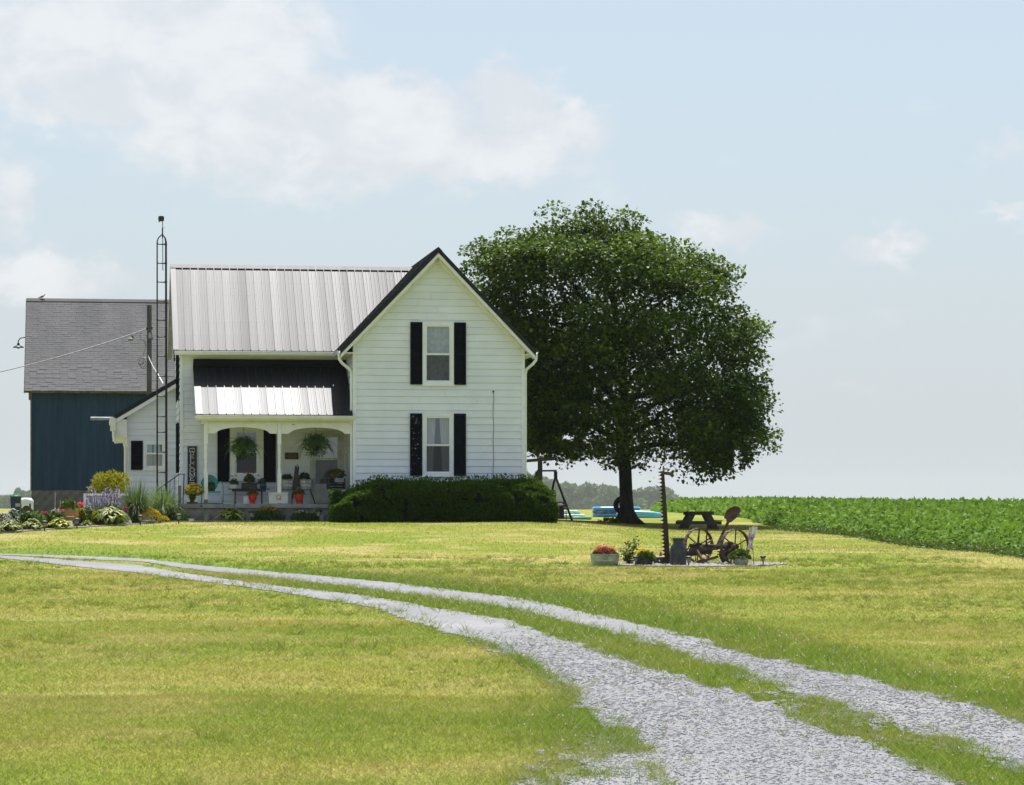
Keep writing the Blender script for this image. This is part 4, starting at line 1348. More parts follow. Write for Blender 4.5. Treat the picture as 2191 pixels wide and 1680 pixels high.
# gooseneck lamp at the gable end
lz = bz(727, 0, 3.2); 
lu = lambda xd, v: ((xd - CX) / F * (BY + v * ca) - BX + v * sa) / ca
gx = lu(40, 3.0)
lamp = B().tube([(0.02, 3, lz - .12), (-.12, 3, lz + .02), (gx * .55, 3, lz + .08), (gx * .85, 3, lz + .05), (gx, 3, lz - .06), (gx, 3, lz - .2)], .022, 6).build('barn_lamp', 'black_iron', barn, smooth=True)
B().lathe([(.05, lz - .16), (.06, lz - .24), (.20, lz - .30), (.23, lz - .34), (.225, lz - .345), (.05, lz - .26)], 16, (gx, 3, 0)).build('lamp_shade', 'black_iron', lamp, smooth=True)
B().lathe([(.03, lz - .30), (.06, lz - .35), (.03, lz - .39)], 10, (gx, 3, 0)).build('bulb', 'lamp_glass', lamp, smooth=True)
# ------------------------------------------------------------------ the big maple behind the house
TY = 88.0
TX, _, TZ = on(1341, TY)
def maple():
    t = thing('maple_tree', 'large round dark green maple behind the white house', 'tree', (TX, TY, TZ))
    S = TY / F
    zof = lambda yd: EYE + (HY - yd) * S - TZ
    g = np.random.default_rng(5)
    prof = [(990, -.5, 3.7), (965, -3.3, 4.2), (930, -3.6, 4.75), (880, -3.9, 4.70), (830, -4.1, 4.55), (770, -4.4, 4.50), (700, -4.8, 4.42), (640, -5.1, 3.65), (600, -5.2, 3.5),
            (575, -5.2, 3.35), (545, -5.0, 2.35), (515, -4.4, 1.7), (490, -3.7, 1.2), (470, -2.7, .55), (455, -2.0, -.2), (446, -1.2, -.9)]
    pz_ = np.array([zof(p[0]) for p in prof]); pl = np.array([p[1] for p in prof]); pr_ = np.array([p[2] for p in prof])
    def env(z, th):
        """crown radius about the trunk axis in direction th at height z"""
        l = np.interp(z, pz_, pl); r = np.interp(z, pz_, pr_)
        c = (l + r) / 2; a = (r - l) / 2
        return c, a
    # clumps of leaves over the crown's surface and inside
    C = []; rad = []
    nshell = 500
    k = 0
    while k < nshell:
        z = g.uniform(pz_[0] - .1, pz_[-1]); th = g.uniform(0, 2 * math.pi)
        c, a = env(z, th)
        if g.uniform() > (a / 5.0): continue
        q = g.uniform(.82, .99) if k < nshell * .74 else g.uniform(.25, .8)
        rr = g.uniform(.45, .95)
        if q > .8:
            q = max(.3, q - rr * .66 / max(a, .6))
        C.append((c + a * q * math.cos(th), a * .94 * q * math.sin(th), z + g.uniform(-.15, .15) - (.45 if z > 8.4 else 0))); rad.append(rr); k += 1
    for _ in range(95):                                       # low boughs on the house side and at the right
        xd = g.choice([g.uniform(1125, 1260), g.uniform(1420, 1605)])
        yd = np.interp(xd, [1125, 1200, 1260, 1420, 1500, 1600, 1640], [955, 940, 925, 950, 960, 975, 950]) - g.uniform(0, 120)
        C.append(((xd - CX) * S - TX, g.uniform(-2.6, 2.0), zof(yd))); rad.append(g.uniform(.35, .6))
    for _ in range(16):
        C.append(((g.uniform(1130, 1215) - CX) * S - TX, g.uniform(-1.4, 1.2), zof(g.uniform(890, 962)))); rad.append(g.uniform(.32, .5))
    # crown's upper dome, a few sprays that stick out
    for (xd, yd, r) in ((1090, 505, .4), (1055, 530, .38), (1030, 520, .28), (1010, 545, .38), (1180, 462, .5), (1265, 456, .45), (1335, 466, .4), (1420, 520, .45), (1345, 480, .5), (1500, 556, .4),
                        (1560, 588, .4), (1625, 700, .42), (1630, 720, .3), (1630, 850, .4), (1645, 930, .4), (1648, 960, .3), (1585, 990, .32), (1550, 985, .36), (1455, 968, .4), (1215, 948, .35), (1165, 955, .45), (1140, 960, .42), (1250, 945, .3), (1290, 945, .3)):
        C.append(((xd - CX) * S - TX, g.uniform(-1.2, .8), zof(yd))); rad.append(r)
    C = np.array(C); rad = np.array(rad)
    P = []; O = []; T = []
    for c, r in zip(C, rad):
        n = int(430 * r * r) + 60
        p, d = ball(n, r * 1.15, r * 1.15, r * .66, (0, 0, 0), .35, g=g)
        m = (d[:, 2] > -.35) | (g.uniform(0, 1, n) < .35)
        p, d = p[m], d[m]; n = len(p)
        P.append(p + c); O.append(d); T.append(np.clip(g.normal(.16, .16, n) + .16 * g.normal() + .40 * p[:, 2] / r + .75 * (g.uniform(0, 1, n) < .10), 0, 1))  # sunlit highlights painted in: tint lightens toward clump tops, plus bright leaves
    P = np.concatenate(P); O = np.concatenate(O); T = np.concatenate(T)
    keep = (vnoise(P[:, 0] * 1.6 + P[:, 1] * .7, P[:, 2] * 1.6 + P[:, 1] * .4, 3) > .13) & (vnoise(P[:, 0] * .9 + 7, P[:, 2] * 1.1 + P[:, 1] * .8, 8) > .09)
    low = P[:, 2] < zof(905)
    keep &= ~(low & (vnoise(P[:, 0] * 2.6, P[:, 2] * 2.6, 12) < .24))
    P, O, T = P[keep], O[keep], T[keep]
    V, Fq = leaves(P, .128, out=O, ob=.35, up=.60, droop=.35, aspect=.85, fold=.10, g=g)
    print('maple leaves', len(P))
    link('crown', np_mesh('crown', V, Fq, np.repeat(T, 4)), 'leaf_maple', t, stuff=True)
    # trunk and limbs
    b = B()
    pts = [(0, 0, -.1), (0, 0, .12), (.0, 0, .35), (-.02, 0, .9), (-.05, 0, 1.7), (-.12, .02, 2.3), (-.15, .05, 3.2), (-.1, .1, 4.4), (-.2, .1, 5.6), (-.4, .05, 6.8), (-.6, 0, 8.0)]
    b.tube(pts, [.42, .31, .235, .205, .20, .225, .19, .15, .115, .08, .03], 14)
    for a in (10, 75, 150, 200, 285, 330):                    # root flare
        d = Vector((math.cos(R(a)), math.sin(R(a)), 0))
        b.tube([d * .13 + Vector((0, 0, .45)), d * .30 + Vector((0, 0, .13)), d * .58 + Vector((0, 0, -.05))], [.09, .095, .045], 8)
    tr = b.build('trunk', 'bark', t, smooth='all')
    ends = []
    for i, (h, az, ln, up) in enumerate([(2.15, 8, 4.0, .32), (2.5, 178, 3.2, .55), (2.7, 95, 3.6, .5), (2.7, 268, 3.6, .5), (3.0, 330, 3.8, .6), (3.2, 215, 3.7, .7), (3.4, 40, 3.8, .75), (3.6, 140, 3.7, .85), (4.2, 355, 3.4, 1.0),
                                         (4.4, 190, 3.8, 1.0), (4.8, 300, 3.0, 1.2), (5.2, 80, 3.0, 1.2), (5.6, 165, 3.4, 1.3), (5.9, 20, 2.3, 1.3), (6.4, 240, 2.4, 1.5), (2.6, 310, 3.0, .5)]):
        d = Vector((math.cos(R(az)), math.sin(R(az)), 0))
        s = Vector(pts[0]).lerp(Vector((0, 0, 0)), 0)
        x0 = np.interp(h, [p[2] for p in pts], [p[0] for p in pts])
        o = Vector((x0, .05, h))
        r0 = .115 if h < 4 else .075
        L = [o]
        for k in range(1, 7):
            q = k / 6
            wob = Vector((g.normal() * .10, g.normal() * .10, g.normal() * .08))
            L.append(o + d * ln * q + Vector((0, 0, ln * up * (q ** .85) * (1 - .25 * q))) + wob * k * .5)
        bb = B().tube(L, [r0 * (1 - .14 * k) for k in range(7)], 7)
        for k in range(2, 7):
            for _ in range(3):
                c = C[g.integers(len(C))]
                dd = np.linalg.norm(C - np.array(L[k]), axis=1) + g.uniform(0, .8, len(C))
                c = Vector(C[int(np.argmin(dd))])
                m = L[k].lerp(c, .5) + Vector((0, 0, .1))
                bb.tube([L[k], m, c], [r0 * .34 * (1 - .08 * k), .018, .008], 5, cap=False)
        bb.build('limb', 'bark', t, smooth='all')
maple()

# ------------------------------------------------------------------ clipped hedge in front of the gable
def foliage_mound(name, label, cat, loc, rz, shape, n, size, mat, group=None, core=None, corelab='dark_core', **kw):
    """shape(n) -> points, outward directions"""
    t = thing(name, label, cat, loc, rz, group)
    P, O = shape(n)
    leafobj('foliage', P, size, mat, t, out=O, **kw)
    return t
def hedge():
    u0, u1 = hpx(706, -1.2), hpx(1186, -1.2)
    v0, v1 = -2.3, -.06
    x, y, z = HW(0, 0)
    g = np.random.default_rng(3)
    zb = float(gz(HW(2, -2)[0], HW(2, -2)[1])) - EYE
    def top(u):
        q = (u - u0) / (u1 - u0)
        h = np.interp(q, [0, .03, .08, .13, .22, .40, .48, .60, .80, .92, .97, 1.0], [.12, .48, .80, .98, 1.13, 1.07, 1.05, 1.09, 1.15, 1.10, .82, .35])
        return h + .06 * (vnoise(u * 2.3, u * 0 + .5, 4) - .5) - .02
    t = thing('hedge', 'long dense dark green hedge along the foot of the gable wall', 'hedge', (x, y, z), HA)
    n = 70000
    # points over front face, top and ends of a rounded box
    s = g.uniform(0, 1, n); u = g.uniform(u0, u1, n); hh = top(u)
    P = np.zeros((n, 3)); O = np.zeros((n, 3))
    w = g.uniform(0, 1, n)
    ang = np.where(s < .58, g.uniform(-90, 25, n), g.uniform(20, 120, n))      # section angle, -90 foot of the front, 90 top
    a = np.radians(ang)
    cz = .45
    halfd = (v1 - v0) / 2 - .02
    ce = np.abs(np.cos(a)) ** .45 * np.sign(np.cos(a)); se = np.abs(np.sin(a)) ** .92 * np.sign(np.sin(a))
    lump = 1 + .10 * (fbm(u * 1.3, ang * .022, 7) - .5) * 2 + .05 * (fbm(u * 4, ang * .06, 2) - .5) * 2
    endq = np.minimum(u - u0, u1 - u) / .55
    rnd_ = np.sqrt(np.clip(1 - (1 - np.clip(endq, 0, 1)) ** 2, .0, 1))
    dep = g.uniform(.86, 1.02, n) * lump
    vy = (v0 + v1) / 2 - halfd * ce * dep * (.25 + .75 * rnd_) - .38 * np.clip(1 - (u - u0 - .15) / 1.1, 0, 1) * rnd_ * np.clip(ce, 0, 1)
    zz = np.where(se > 0, cz * 1 + (hh - cz) * se * dep, cz + (cz - 0) * se)
    P = np.stack([u, vy, zb + zz], -1)
    O = unit(np.stack([np.where(u < u0 + .4, -.8, np.where(u > u1 - .4, .8, 0)) + g.normal(0, .3, n), -ce, se * .8 + .2], -1))
    # left end cap leaves
    m = 9000
    th = g.uniform(0, 2 * math.pi, m)
    pe = np.stack([np.where(th < math.pi, u0 + .18, u1 - .18) + g.uniform(-.14, .12, m), (v0 + v1) / 2 + g.uniform(-.6, .6, m), zb + g.uniform(.02, .85, m)], -1)
    oe = np.stack([np.where(th < math.pi, -1., 1.), g.normal(0, .4, m), g.normal(.2, .4, m)], -1)
    # shoots
    k = 1500
    us = g.uniform(u0 + .2, u1 - .2, k)
    ps = np.stack([us, g.uniform(v0 + .3, v1 - .2, k), zb + top(us) + g.uniform(-.03, .16, k) ], -1)
    P = np.concatenate([P, pe, ps]); O = np.concatenate([O, unit(oe), np.tile([0, 0, 1.], (k, 1))])
    keep = vnoise(P[:, 0] * 5, P[:, 2] * 6 + P[:, 1] * 3, 44) > .22
    P, O = P[keep], O[keep]
    T = np.clip(.30 + .5 * (fbm(P[:, 0] * 1.2, P[:, 2] * 2 + P[:, 1], 5) - .4) + g.normal(0, .30, len(P)), 0, 1)
    leafobj('foliage', P, .082, 'leaf_hedge', t, tint=T, out=O, ob=.5, up=.45, aspect=.5)
    b = B()                                                   # dark solid core: shaded inside painted in, stops see-through
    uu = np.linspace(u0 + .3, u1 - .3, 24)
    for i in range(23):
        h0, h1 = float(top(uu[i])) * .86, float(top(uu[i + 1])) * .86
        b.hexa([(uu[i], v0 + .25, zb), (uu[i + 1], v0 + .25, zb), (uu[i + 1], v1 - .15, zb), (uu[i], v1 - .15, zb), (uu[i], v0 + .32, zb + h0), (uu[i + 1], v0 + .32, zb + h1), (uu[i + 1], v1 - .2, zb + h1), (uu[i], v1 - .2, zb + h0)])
    b.build('dark_core', 'dark_inside', t)
hedge()

# ------------------------------------------------------------------ soybean field
def beans():
    g = np.random.default_rng(9)
    # canopy body
    ys = np.concatenate([np.arange(47, 130, .6), np.arange(130, 400, 6)]); qs = np.concatenate([np.linspace(0, 1.2, 7), np.geomspace(1.5, 120, 34)])
    Yg, Q = np.meshgrid(ys, qs, indexing='ij')
    Xg = np.interp(Yg, FE[:, 1], FE[:, 0]) + Q
    H = .40 * np.clip(Q / .55, 0, 1) ** .5 * np.clip((Yg - 47) / 1.2, 0, 1) ** .5 * (.85 + .3 * fbm(Xg * .8, Yg * .8, 3))
    V = np.stack([Xg, Yg, gz(Xg, Yg) + H - .02], -1).reshape(-1, 3)
    n1 = len(qs)
    i = np.arange(len(ys) - 1)[:, None] * n1 + np.arange(n1 - 1)[None]
    Fq = np.stack([i, i + 1, i + 1 + n1, i + n1], -1).reshape(-1, 4)
    Ps = []
    for y0, y1, dens, sz in ((46, 62, 400, .112), (62, 85, 235, .135), (85, 130, 120, .175), (130, 330, 45, .25)):
        k = 1095.5 / F * 1.06
        area = (k * (y0 + y1) / 2 + 6) * (y1 - y0)
        n = int(area * dens)
        y = g.uniform(y0, y1, n); x = g.uniform(0, 1, n) * (k * y + 6)
        q = x - np.interp(y, FE[:, 1], FE[:, 0])
        rag = .35 * (fbm(x * .9, y * .9, 15) - .5)
        m = q > rag - .05
        x, y, q = x[m], y[m], q[m]
        row = .5 + .5 * np.cos((x * .94 - y * .34) * 2 * math.pi / .76)
        top = (.54 + .14 * (fbm(x * 1.1, y * 1.1, 6) - .5) * 2 + .07 * row) * np.clip(.45 + q / .9, .35, 1)
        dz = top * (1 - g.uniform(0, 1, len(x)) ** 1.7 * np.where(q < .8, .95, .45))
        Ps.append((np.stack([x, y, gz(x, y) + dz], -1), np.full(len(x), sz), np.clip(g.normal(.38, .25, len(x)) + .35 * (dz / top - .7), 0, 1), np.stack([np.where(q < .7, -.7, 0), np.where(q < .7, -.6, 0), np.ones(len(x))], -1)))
    P, S, T, O = (np.concatenate([p[i] for p in Ps]) for i in range(4))
    print('bean leaves', len(P))
    Vl, Fl = leaves(P, S, out=unit(O), ob=.15, up=.45, droop=.15, aspect=.72, fold=.06, g=g)
    Va = np.concatenate([V, Vl]); Fa = np.concatenate([Fq, Fl + len(V)])
    ta = np.concatenate([np.full(len(V), .0), np.repeat(T, 4)])
    o = link('soybean_field', np_mesh('soybean_field', Va, Fa, ta), 'leaf_bean', stuff=True)
    tag(o, 'bright green soybean crop filling the field on the right', kind='stuff')
    # weeds and pale undergrowth along the margin
    y = g.uniform(48, 84, 6000); x = np.interp(y, FE[:, 1], FE[:, 0]) + g.normal(-.12, .16, len(y))
    P = np.stack([x, y, gz(x, y) + g.uniform(.0, .16, len(x))], -1)
    o = leafobj('field_margin_weeds', P, .09, 'leaf_green', None, up=.2, aspect=.35)
    tag(o, 'low weeds along the edge of the soybean field', kind='stuff')
beans()

# ------------------------------------------------------------------ far woods
def wood(name, label, x0d, x1d, Y, prof, seed):
    g = np.random.default_rng(seed)
    P = []; O = []; T = []
    S = Y / F
    x = x0d
    while x < x1d:
        yd = np.interp(x, [p[0] for p in prof], [p[1] for p in prof])
        h = (HY - yd) * S * g.uniform(.86, 1.06) + EYE
        r = g.uniform(6, 12)
        X = (x - CX) * S; Yc = Y + g.uniform(-20, 40)
        zb = float(gz(X, Yc))
        ht = max(5, h - zb)
        tt = g.uniform(0, 1)
        m = int(8 * g.uniform(.8, 1.2))
        for _ in range(m):
            c = np.array([X + g.normal() * r * .55, Yc + g.normal() * r * .4, zb + ht * g.uniform(.12, .92)])
            rr = r * g.uniform(.35, .62)
            c[2] = min(c[2], zb + ht - rr * .8)
            p, d = ball(95, rr, rr, rr * .8, c, .55, g=g)
            P.append(p); O.append(d); T.append(np.clip(g.normal(tt, .22, len(p)), 0, 1))
        x += r / S * g.uniform(.35, .6)
    P = np.concatenate(P); O = np.concatenate(O); T = np.concatenate(T)
    P[:, 2] = np.maximum(P[:, 2], gz(P[:, 0], P[:, 1]) + .1)
    o = leafobj(name, P, 3.2, 'leaf_far', None, tint=T, out=O, ob=.5, up=.2, aspect=.8)
    tag(o, label, kind='stuff')
wood('distant_wood', 'hazy far-off wood on the horizon behind the maple trunk', 1090, 1440, 2400,
     [(1090, 1000), (1130, 1003), (1160, 1025), (1185, 1038), (1215, 1032), (1260, 1035), (1300, 1040), (1335, 1045), (1352, 1072), (1375, 1055), (1400, 1042), (1425, 1050), (1440, 1065)], 4)
wood('distant_wood', 'hazy far-off wood on the horizon left of the barn', -60, 110, 2400,
     [(-60, 1062), (0, 1066), (30, 1062), (45, 1054), (65, 1050), (110, 1056)], 5)

# ------------------------------------------------------------------ summer haze
def haze():
    b = B()
    b.box(-900, 900, -60, 2900, -16, 26)
    m = bpy.data.materials.new('haze'); m.use_nodes = True
    t = m.node_tree; t.nodes.clear()
    out = N(t, 'ShaderNodeOutputMaterial'); pv = N(t, 'ShaderNodeVolumePrincipled')
    pv.inputs['Color'].default_value = (.86, .91, .97, 1)
    pv.inputs['Density'].default_value = .00007
    pv.inputs['Anisotropy'].default_value = .0
    t.links.new(pv.outputs[0], out.inputs['Volume'])
    MATS['haze'] = m
    o = b.build('haze', m)
    tag(o, 'pale summer haze hanging over the fields', kind='stuff')
haze()
# ------------------------------------------------------------------ plant makers
def blade_strip(b, p0, d, L, w, rise, fall, n=5, tint=0.):
    """an arching grass-like blade from p0 heading d (unit horizontal)"""
    d = Vector(d); s = Vector((-d.y, d.x, 0)); vs = []
    for i in range(n + 1):
        q = i / n
        p = Vector(p0) + d * (L * (q ** 1.3) * .8) + Vector((0, 0, rise * q - fall * q ** 2.6))
        ww = w * (1 - q) ** .6 * .5 + .0005
        vs += [p - s * ww, p + s * ww]
    b.add(vs, [(2 * i, 2 * i + 1, 2 * i + 3, 2 * i + 2) for i in range(n)], tint)
def hosta_mesh(two_tone):
    """one broad arching leaf, length 1 along x; margin in a second material"""
    n = 6; vs = []
    prof = [0.10, .34, .50, .52, .42, .24, .02]
    for i in range(n + 1):
        q = i / n
        x = q; z = .52 * math.sin(min(1, q * 1.05) * 2.2) - .28 * q * q
        w = prof[i] * .62
        for j, f in enumerate((-1, -.74, 0, .74, 1)):
            vs.append((x, f * w, z + .10 * abs(f) * w * 2 - .05 * (abs(f) == 1)))
    fs = [(i * 5 + j, (i + 1) * 5 + j, (i + 1) * 5 + j + 1, i * 5 + j + 1) for i in range(n) for j in range(4)]
    me = B().add(vs, fs).mesh('leaf')
    if two_tone:
        for k, p in enumerate(me.polygons):
            if k % 4 in (0, 3): p.material_index = 1
    me.polygons.foreach_set('use_smooth', [True] * len(me.polygons))
    return me
HOSTA = {}
def hosta(label, loc, r, h, n, mats, flowers=None, name='hosta', group='hostas in the flower bed', fl_h=.4):
    t = thing(name, label, 'plant', loc, 0, group)
    key = tuple(mats)
    if key not in HOSTA:
        me = hosta_mesh(len(mats) > 1)
        for m in mats: me.materials.append(MATS[m])
        HOSTA[key] = me
    g = random.Random(label)
    for i in range(n):
        o = link('leaf', HOSTA[key], None, t)
        q = (i + .5) / n
        a = i * 2.39996 + g.uniform(-.25, .25)
        L = r * (.55 + .5 * q) * g.uniform(.85, 1.15)
        L *= .68
        o.location = (.42 * r * q * math.cos(a), .42 * r * q * math.sin(a), h * (.50 * (1 - q) + .06))
        o.rotation_euler = (g.uniform(-.25, .25), -.75 * (1 - q) + .12 * q, a)
        o.scale = (L, L * g.uniform(.75, 1.1), L * g.uniform(.8, 1.1) * min(1.6, h / (.32 * r + .18)))
    if flowers:
        st = B(); P = []
        for i in range(flowers[1]):
            a = g.uniform(0, 6.28); rr = r * g.uniform(.1, .6); hh = fl_h * g.uniform(.8, 1.15)
            p1 = (rr * math.cos(a) * 1.3, rr * math.sin(a) * 1.3, h * .5 + hh)
            st.tube([(rr * .5 * math.cos(a), rr * .5 * math.sin(a), .05), p1], .005, 4)
            for k in range(12):
                q = k / 12
                P.append((p1[0] + g.gauss(0, .022), p1[1] + g.gauss(0, .022), p1[2] - q * .2 + g.gauss(0, .01)))
        st.build('stems', 'leaf_green', t, stuff=True)
        leafobj('blossoms', np.array(P), .042, flowers[0], t, droop=.7, aspect=.6)
    return t
def grassclump(label, loc, r, h, n, mat, w=.012, group=None, fall=.35, name='ornamental_grass'):
    t = thing(name, label, 'plant', loc, 0, group)
    g = random.Random(label); b = B()
    for i in range(n):
        a = g.uniform(0, 6.283); q = g.uniform(.15, 1)
        d = (math.cos(a), math.sin(a), 0)
        blade_strip(b, (d[0] * .12 * r, d[1] * .12 * r, -.02), d, r * q, w, h * g.uniform(.75, 1.15), h * fall * q * g.uniform(.5, 1.2), 6, g.uniform(.05, 1))
    b.build('blades', mat, t, stuff=True)
    return t
def mound(label, loc, rx, ry, rz, n, size, mat, flowers=None, name='shrub', cat='shrub', group=None, up=.2, aspect=.5, tint=None):
    """leafy mound; flowers = (material, count, size, minimum height share)"""
    t = thing(name, label, cat, loc, 0, group)
    P, d = ball(n, rx, ry, rz, (0, 0, 0), .35, half=True)
    k = .82 + .3 * fbm(P[:, 0] * 5 + 9, P[:, 2] * 5 + P[:, 1] * 4, 3)
    P = P * k[:, None]; P[:, 2] = np.maximum(P[:, 2], .01)
    leafobj('foliage', P, size, mat, t, out=d, ob=.5, up=up, aspect=aspect)
    if flowers:
        m, cnt, fs, lo = flowers
        F_, d = ball(cnt * 6, rx * 1.04, ry * 1.04, rz * 1.06, (0, 0, 0), .93, half=True)
        F_ = F_[F_[:, 2] > rz * lo][:cnt]
        blossoms(t, F_, fs, m)
    return t
def blossoms(t, P, fs, m, flat=.45):
    n = len(P)
    if n == 0: return
    v = OCT[None] * np.array([1, 1, flat]) * fs * .5 * rng.uniform(.7, 1.2, (n, 1, 1))
    V = (v + np.asarray(P)[:, None]).reshape(-1, 3)
    Fq = (OCF[None] + (np.arange(n) * 6)[:, None, None]).reshape(-1, 3)
    link('blossoms', np_mesh('blossoms', V, Fq, np.repeat(rng.uniform(0, 1, n), 6)), m, t, stuff=True)
def geranium(pot, c, rx, rz, n, heads, mat='flower_red', size=.05, fs=.028, leafmat='leaf_green'):
    """foliage and flower heads as parts of a potted plant"""
    P, d = ball(n, rx, rx, rz, (0, 0, 0), .3, half=True)
    leafobj('foliage', P + np.array(c), size, leafmat, pot, out=d, ob=.5, aspect=.8)
    if heads:
        H = []
        for (x, z, r) in heads:
            p, _ = ball(22, r, r, r * .75, (x, rng.uniform(-.5, .2) * rx, z), .4)
            H.append(p)
        blossoms(pot, np.concatenate(H) + np.array([c[0], c[1], 0]), fs, mat)

# ------------------------------------------------------------------ mower bed
MX, MY = MW
MZ = float(gz(MX, MY))
def mp(zx, zy, dy=0.0):
    xd, yd = (2300 + zx * .36513) / 1.86947, (1850 + zy * .36513) / 1.86947
    Y = MY + dy
    return Vector(((xd - CX) / F * Y - MX, dy, EYE + (HY - yd) / F * Y - MZ))
def mg(zx, dy):            # ground point in the mower frame
    p = mp(zx, 0, dy)
    return Vector((p.x, dy, float(gz(MX + p.x, MY + dy)) - MZ))
def mworld(v):
    return (MX + v.x, MY + v.y, MZ + v.z)
def patch(name, label, poly, mat, st=.06, lift=.006):
    p = np.array(poly); x0, y0 = p.min(0); x1, y1 = p.max(0)
    Xc, Yc = np.meshgrid(np.arange(x0, x1, st), np.arange(y0, y1, st))
    jx = (fbm(Xc * 3, Yc * 3, 5) - .5) * .25; jy = (fbm(Xc * 3, Yc * 3, 7) - .5) * .25
    k = inside(poly, Xc + jx, Yc + jy)
    x, y = Xc[k], Yc[k]; h = st / 2
    q = np.stack([np.stack([x + a * h, y + b * h], -1) for a, b in ((-1, -1), (1, -1), (1, 1), (-1, 1))], 1)
    V = np.concatenate([q, (gz(q[..., 0], q[..., 1]) + lift)[..., None]], -1).reshape(-1, 3)
    o = link(name, np_mesh(name, V, np.arange(len(x) * 4).reshape(-1, 4)), mat)
    return tag(o, label, kind='structure')
patch('gravel_bed', 'oval bed of pale pebbles under the rusty mower', BEDS['mower_bed'], 'bed_gravel')
p = np.array(BEDS['mower_bed']); x = rng.uniform(p[:, 0].min(), p[:, 0].max(), 9000); y = p[:, 1].min() + (p[:, 1].max() - p[:, 1].min()) * rng.uniform(0, 1, 9000) ** 1.5
k = inside(BEDS['mower_bed'], x, y)
x, y = x[k][:4200], y[k][:4200]
tag(stones('pebbles', np.stack([x, y, gz(x, y) + .016], -1), rng.uniform(.025, .058, len(x)), 'pebbles'), 'whitish pebbles of the bed under the rusty mower', kind='stuff')

mow = thing('sickle_mower', 'rusty antique horse-drawn sickle mower with raised toothed cutter bar', 'farm machine', (MX, MY, MZ), 0)
AX = Vector((math.sin(R(33)), -math.cos(R(33)), 0))
AXT = Vector((math.cos(R(33)), math.sin(R(33)), 0))
def wheel(c, r=.352, w=.095):
    M = Matrix.Identity(4)
    for i, a in enumerate((AXT, AX * -1, Vector((0, 0, 1)))):
        for k in range(3): M[k][i] = a[k]
    M.translation = c
    b = B(); n = 40; vs = []
    for k in range(n):
        a = 2 * math.pi * k / n
        for (rr, yy) in ((r, -w / 2), (r + .006, 0), (r, w / 2), (r - .014, w / 2), (r - .02, 0), (r - .014, -w / 2)):
            vs.append(M @ Vector((rr * math.cos(a), yy, rr * math.sin(a))))
    b.add(vs, [(k * 6 + j, k * 6 + (j + 1) % 6, ((k + 1) % n) * 6 + (j + 1) % 6, ((k + 1) % n) * 6 + j) for k in range(n) for j in range(6)])
    for k in range(20):                                   # low cleats
        a = 2 * math.pi * k / 20
        T = M @ Matrix.Rotation(-a, 4, 'Y')
        b.box(r - .002, r + .010, -w / 2 + .01, w / 2 - .01, -.012, .012, T)
    wh = b.build('wheel', 'rust', mow, smooth=True)
    B().lathe([(.035, -.07), (.055, -.06), (.055, .06), (.035, .07)], 14, (0, 0, 0), M=M @ Matrix.Rotation(R(90), 4, 'X')).build('hub', 'rust', wh, smooth=True)
    for k in range(6):
        a = 2 * math.pi * k / 6 + .45
        B().bar(M @ Vector((.05 * math.cos(a), 0, .05 * math.sin(a))), M @ Vector(((r - .012) * math.cos(a), 0, (r - .012) * math.sin(a))), .022, .014, AX).build('spoke', 'dark_rust', wh)
    return wh
W2, W1 = mp(1752, 922, .42), mp(1352, 907, 1.5)
wheel(W1); wheel(W2)
B().tube([W1 - AX * .1, W2 + AX * .1], .03, 8).build('axle', 'dark_rust', mow, smooth=True)
# cutter bar standing up, with its pointed guards
b0, b1 = mp(1015, 1090, .55), mp(955, 98, .55)
ud = (b1 - b0).normalized(); sx = Vector((0, 1, 0)).cross(ud).normalized()
cb = B()
cb.hexa([b0 - sx * .055 + Vector((0, -.02, 0)), b0 + sx * .055 + Vector((0, -.02, 0)), b0 + sx * .055 + Vector((0, .02, 0)), b0 - sx * .055 + Vector((0, .02, 0)),
         b1 - sx * .018 + Vector((0, -.02, 0)), b1 + sx * .040 + Vector((0, -.02, 0)), b1 + sx * .040 + Vector((0, .02, 0)), b1 - sx * .018 + Vector((0, .02, 0))])
cut = cb.build('cutter_bar', 'dark_rust', mow)
L = (b1 - b0).length
k = 0.16
if sx.x > 0: sgn = -1
else: sgn = 1
while k < L - .01:
    o = b0 + ud * k; q = (k / L)
    e = sx * sgn
    off = .055 * (1 - q) + .018 * q - .004
    tip = o + e * (off + .085) + ud * .0
    B().add([o + e * off - ud * .034 + Vector((0, -.010, 0)), o + e * off + ud * .030 + Vector((0, -.010, 0)), o + e * (off + .04) + ud * .006 + Vector((0, -.012, 0)), tip, o + e * (off + .04) - ud * .010 + Vector((0, -.012, 0)),
             o + e * off - ud * .034 + Vector((0, .012, 0)), o + e * off + ud * .030 + Vector((0, .012, 0)), o + e * (off + .04) + ud * .006 + Vector((0, .010, 0)), o + e * (off + .04) - ud * .010 + Vector((0, .010, 0))],
            [(0, 1, 2, 4), (4, 2, 3), (8, 7, 6, 5), (8, 3, 7), (0, 5, 6, 1), (1, 6, 7, 2), (2, 7, 3), (0, 4, 8, 5), (4, 3, 8)]).build('guard_tooth', 'dark_rust', cut)
    k += .0762
b = B()
g0 = mp(935, 112, .55)
pts = [(905, 106), (945, 94), (975, 100), (1072, 108), (1075, 125), (1086, 140), (1082, 156), (1060, 152), (1030, 140), (975, 134), (935, 118)]
b.prism([(mp(x, y, .55).x, mp(x, y, .55).z) for x, y in pts], .52, .575)
b.build('grass_board', 'rust', cut)
def bar(name, a, b_, w, h, mat='rust'):
    return B().bar(a, b_, w, h).build(name, mat, mow)
bar('frame_beam', mp(1255, 962, .95), mp(1560, 938, .7), .10, .075)
bar('frame_beam', mp(1225, 1010, .9), mp(1500, 975, .8), .14, .09, 'dark_rust')
bar('frame_beam', mp(1545, 935, .72), mp(1700, 930, .55), .08, .06, 'dark_rust')
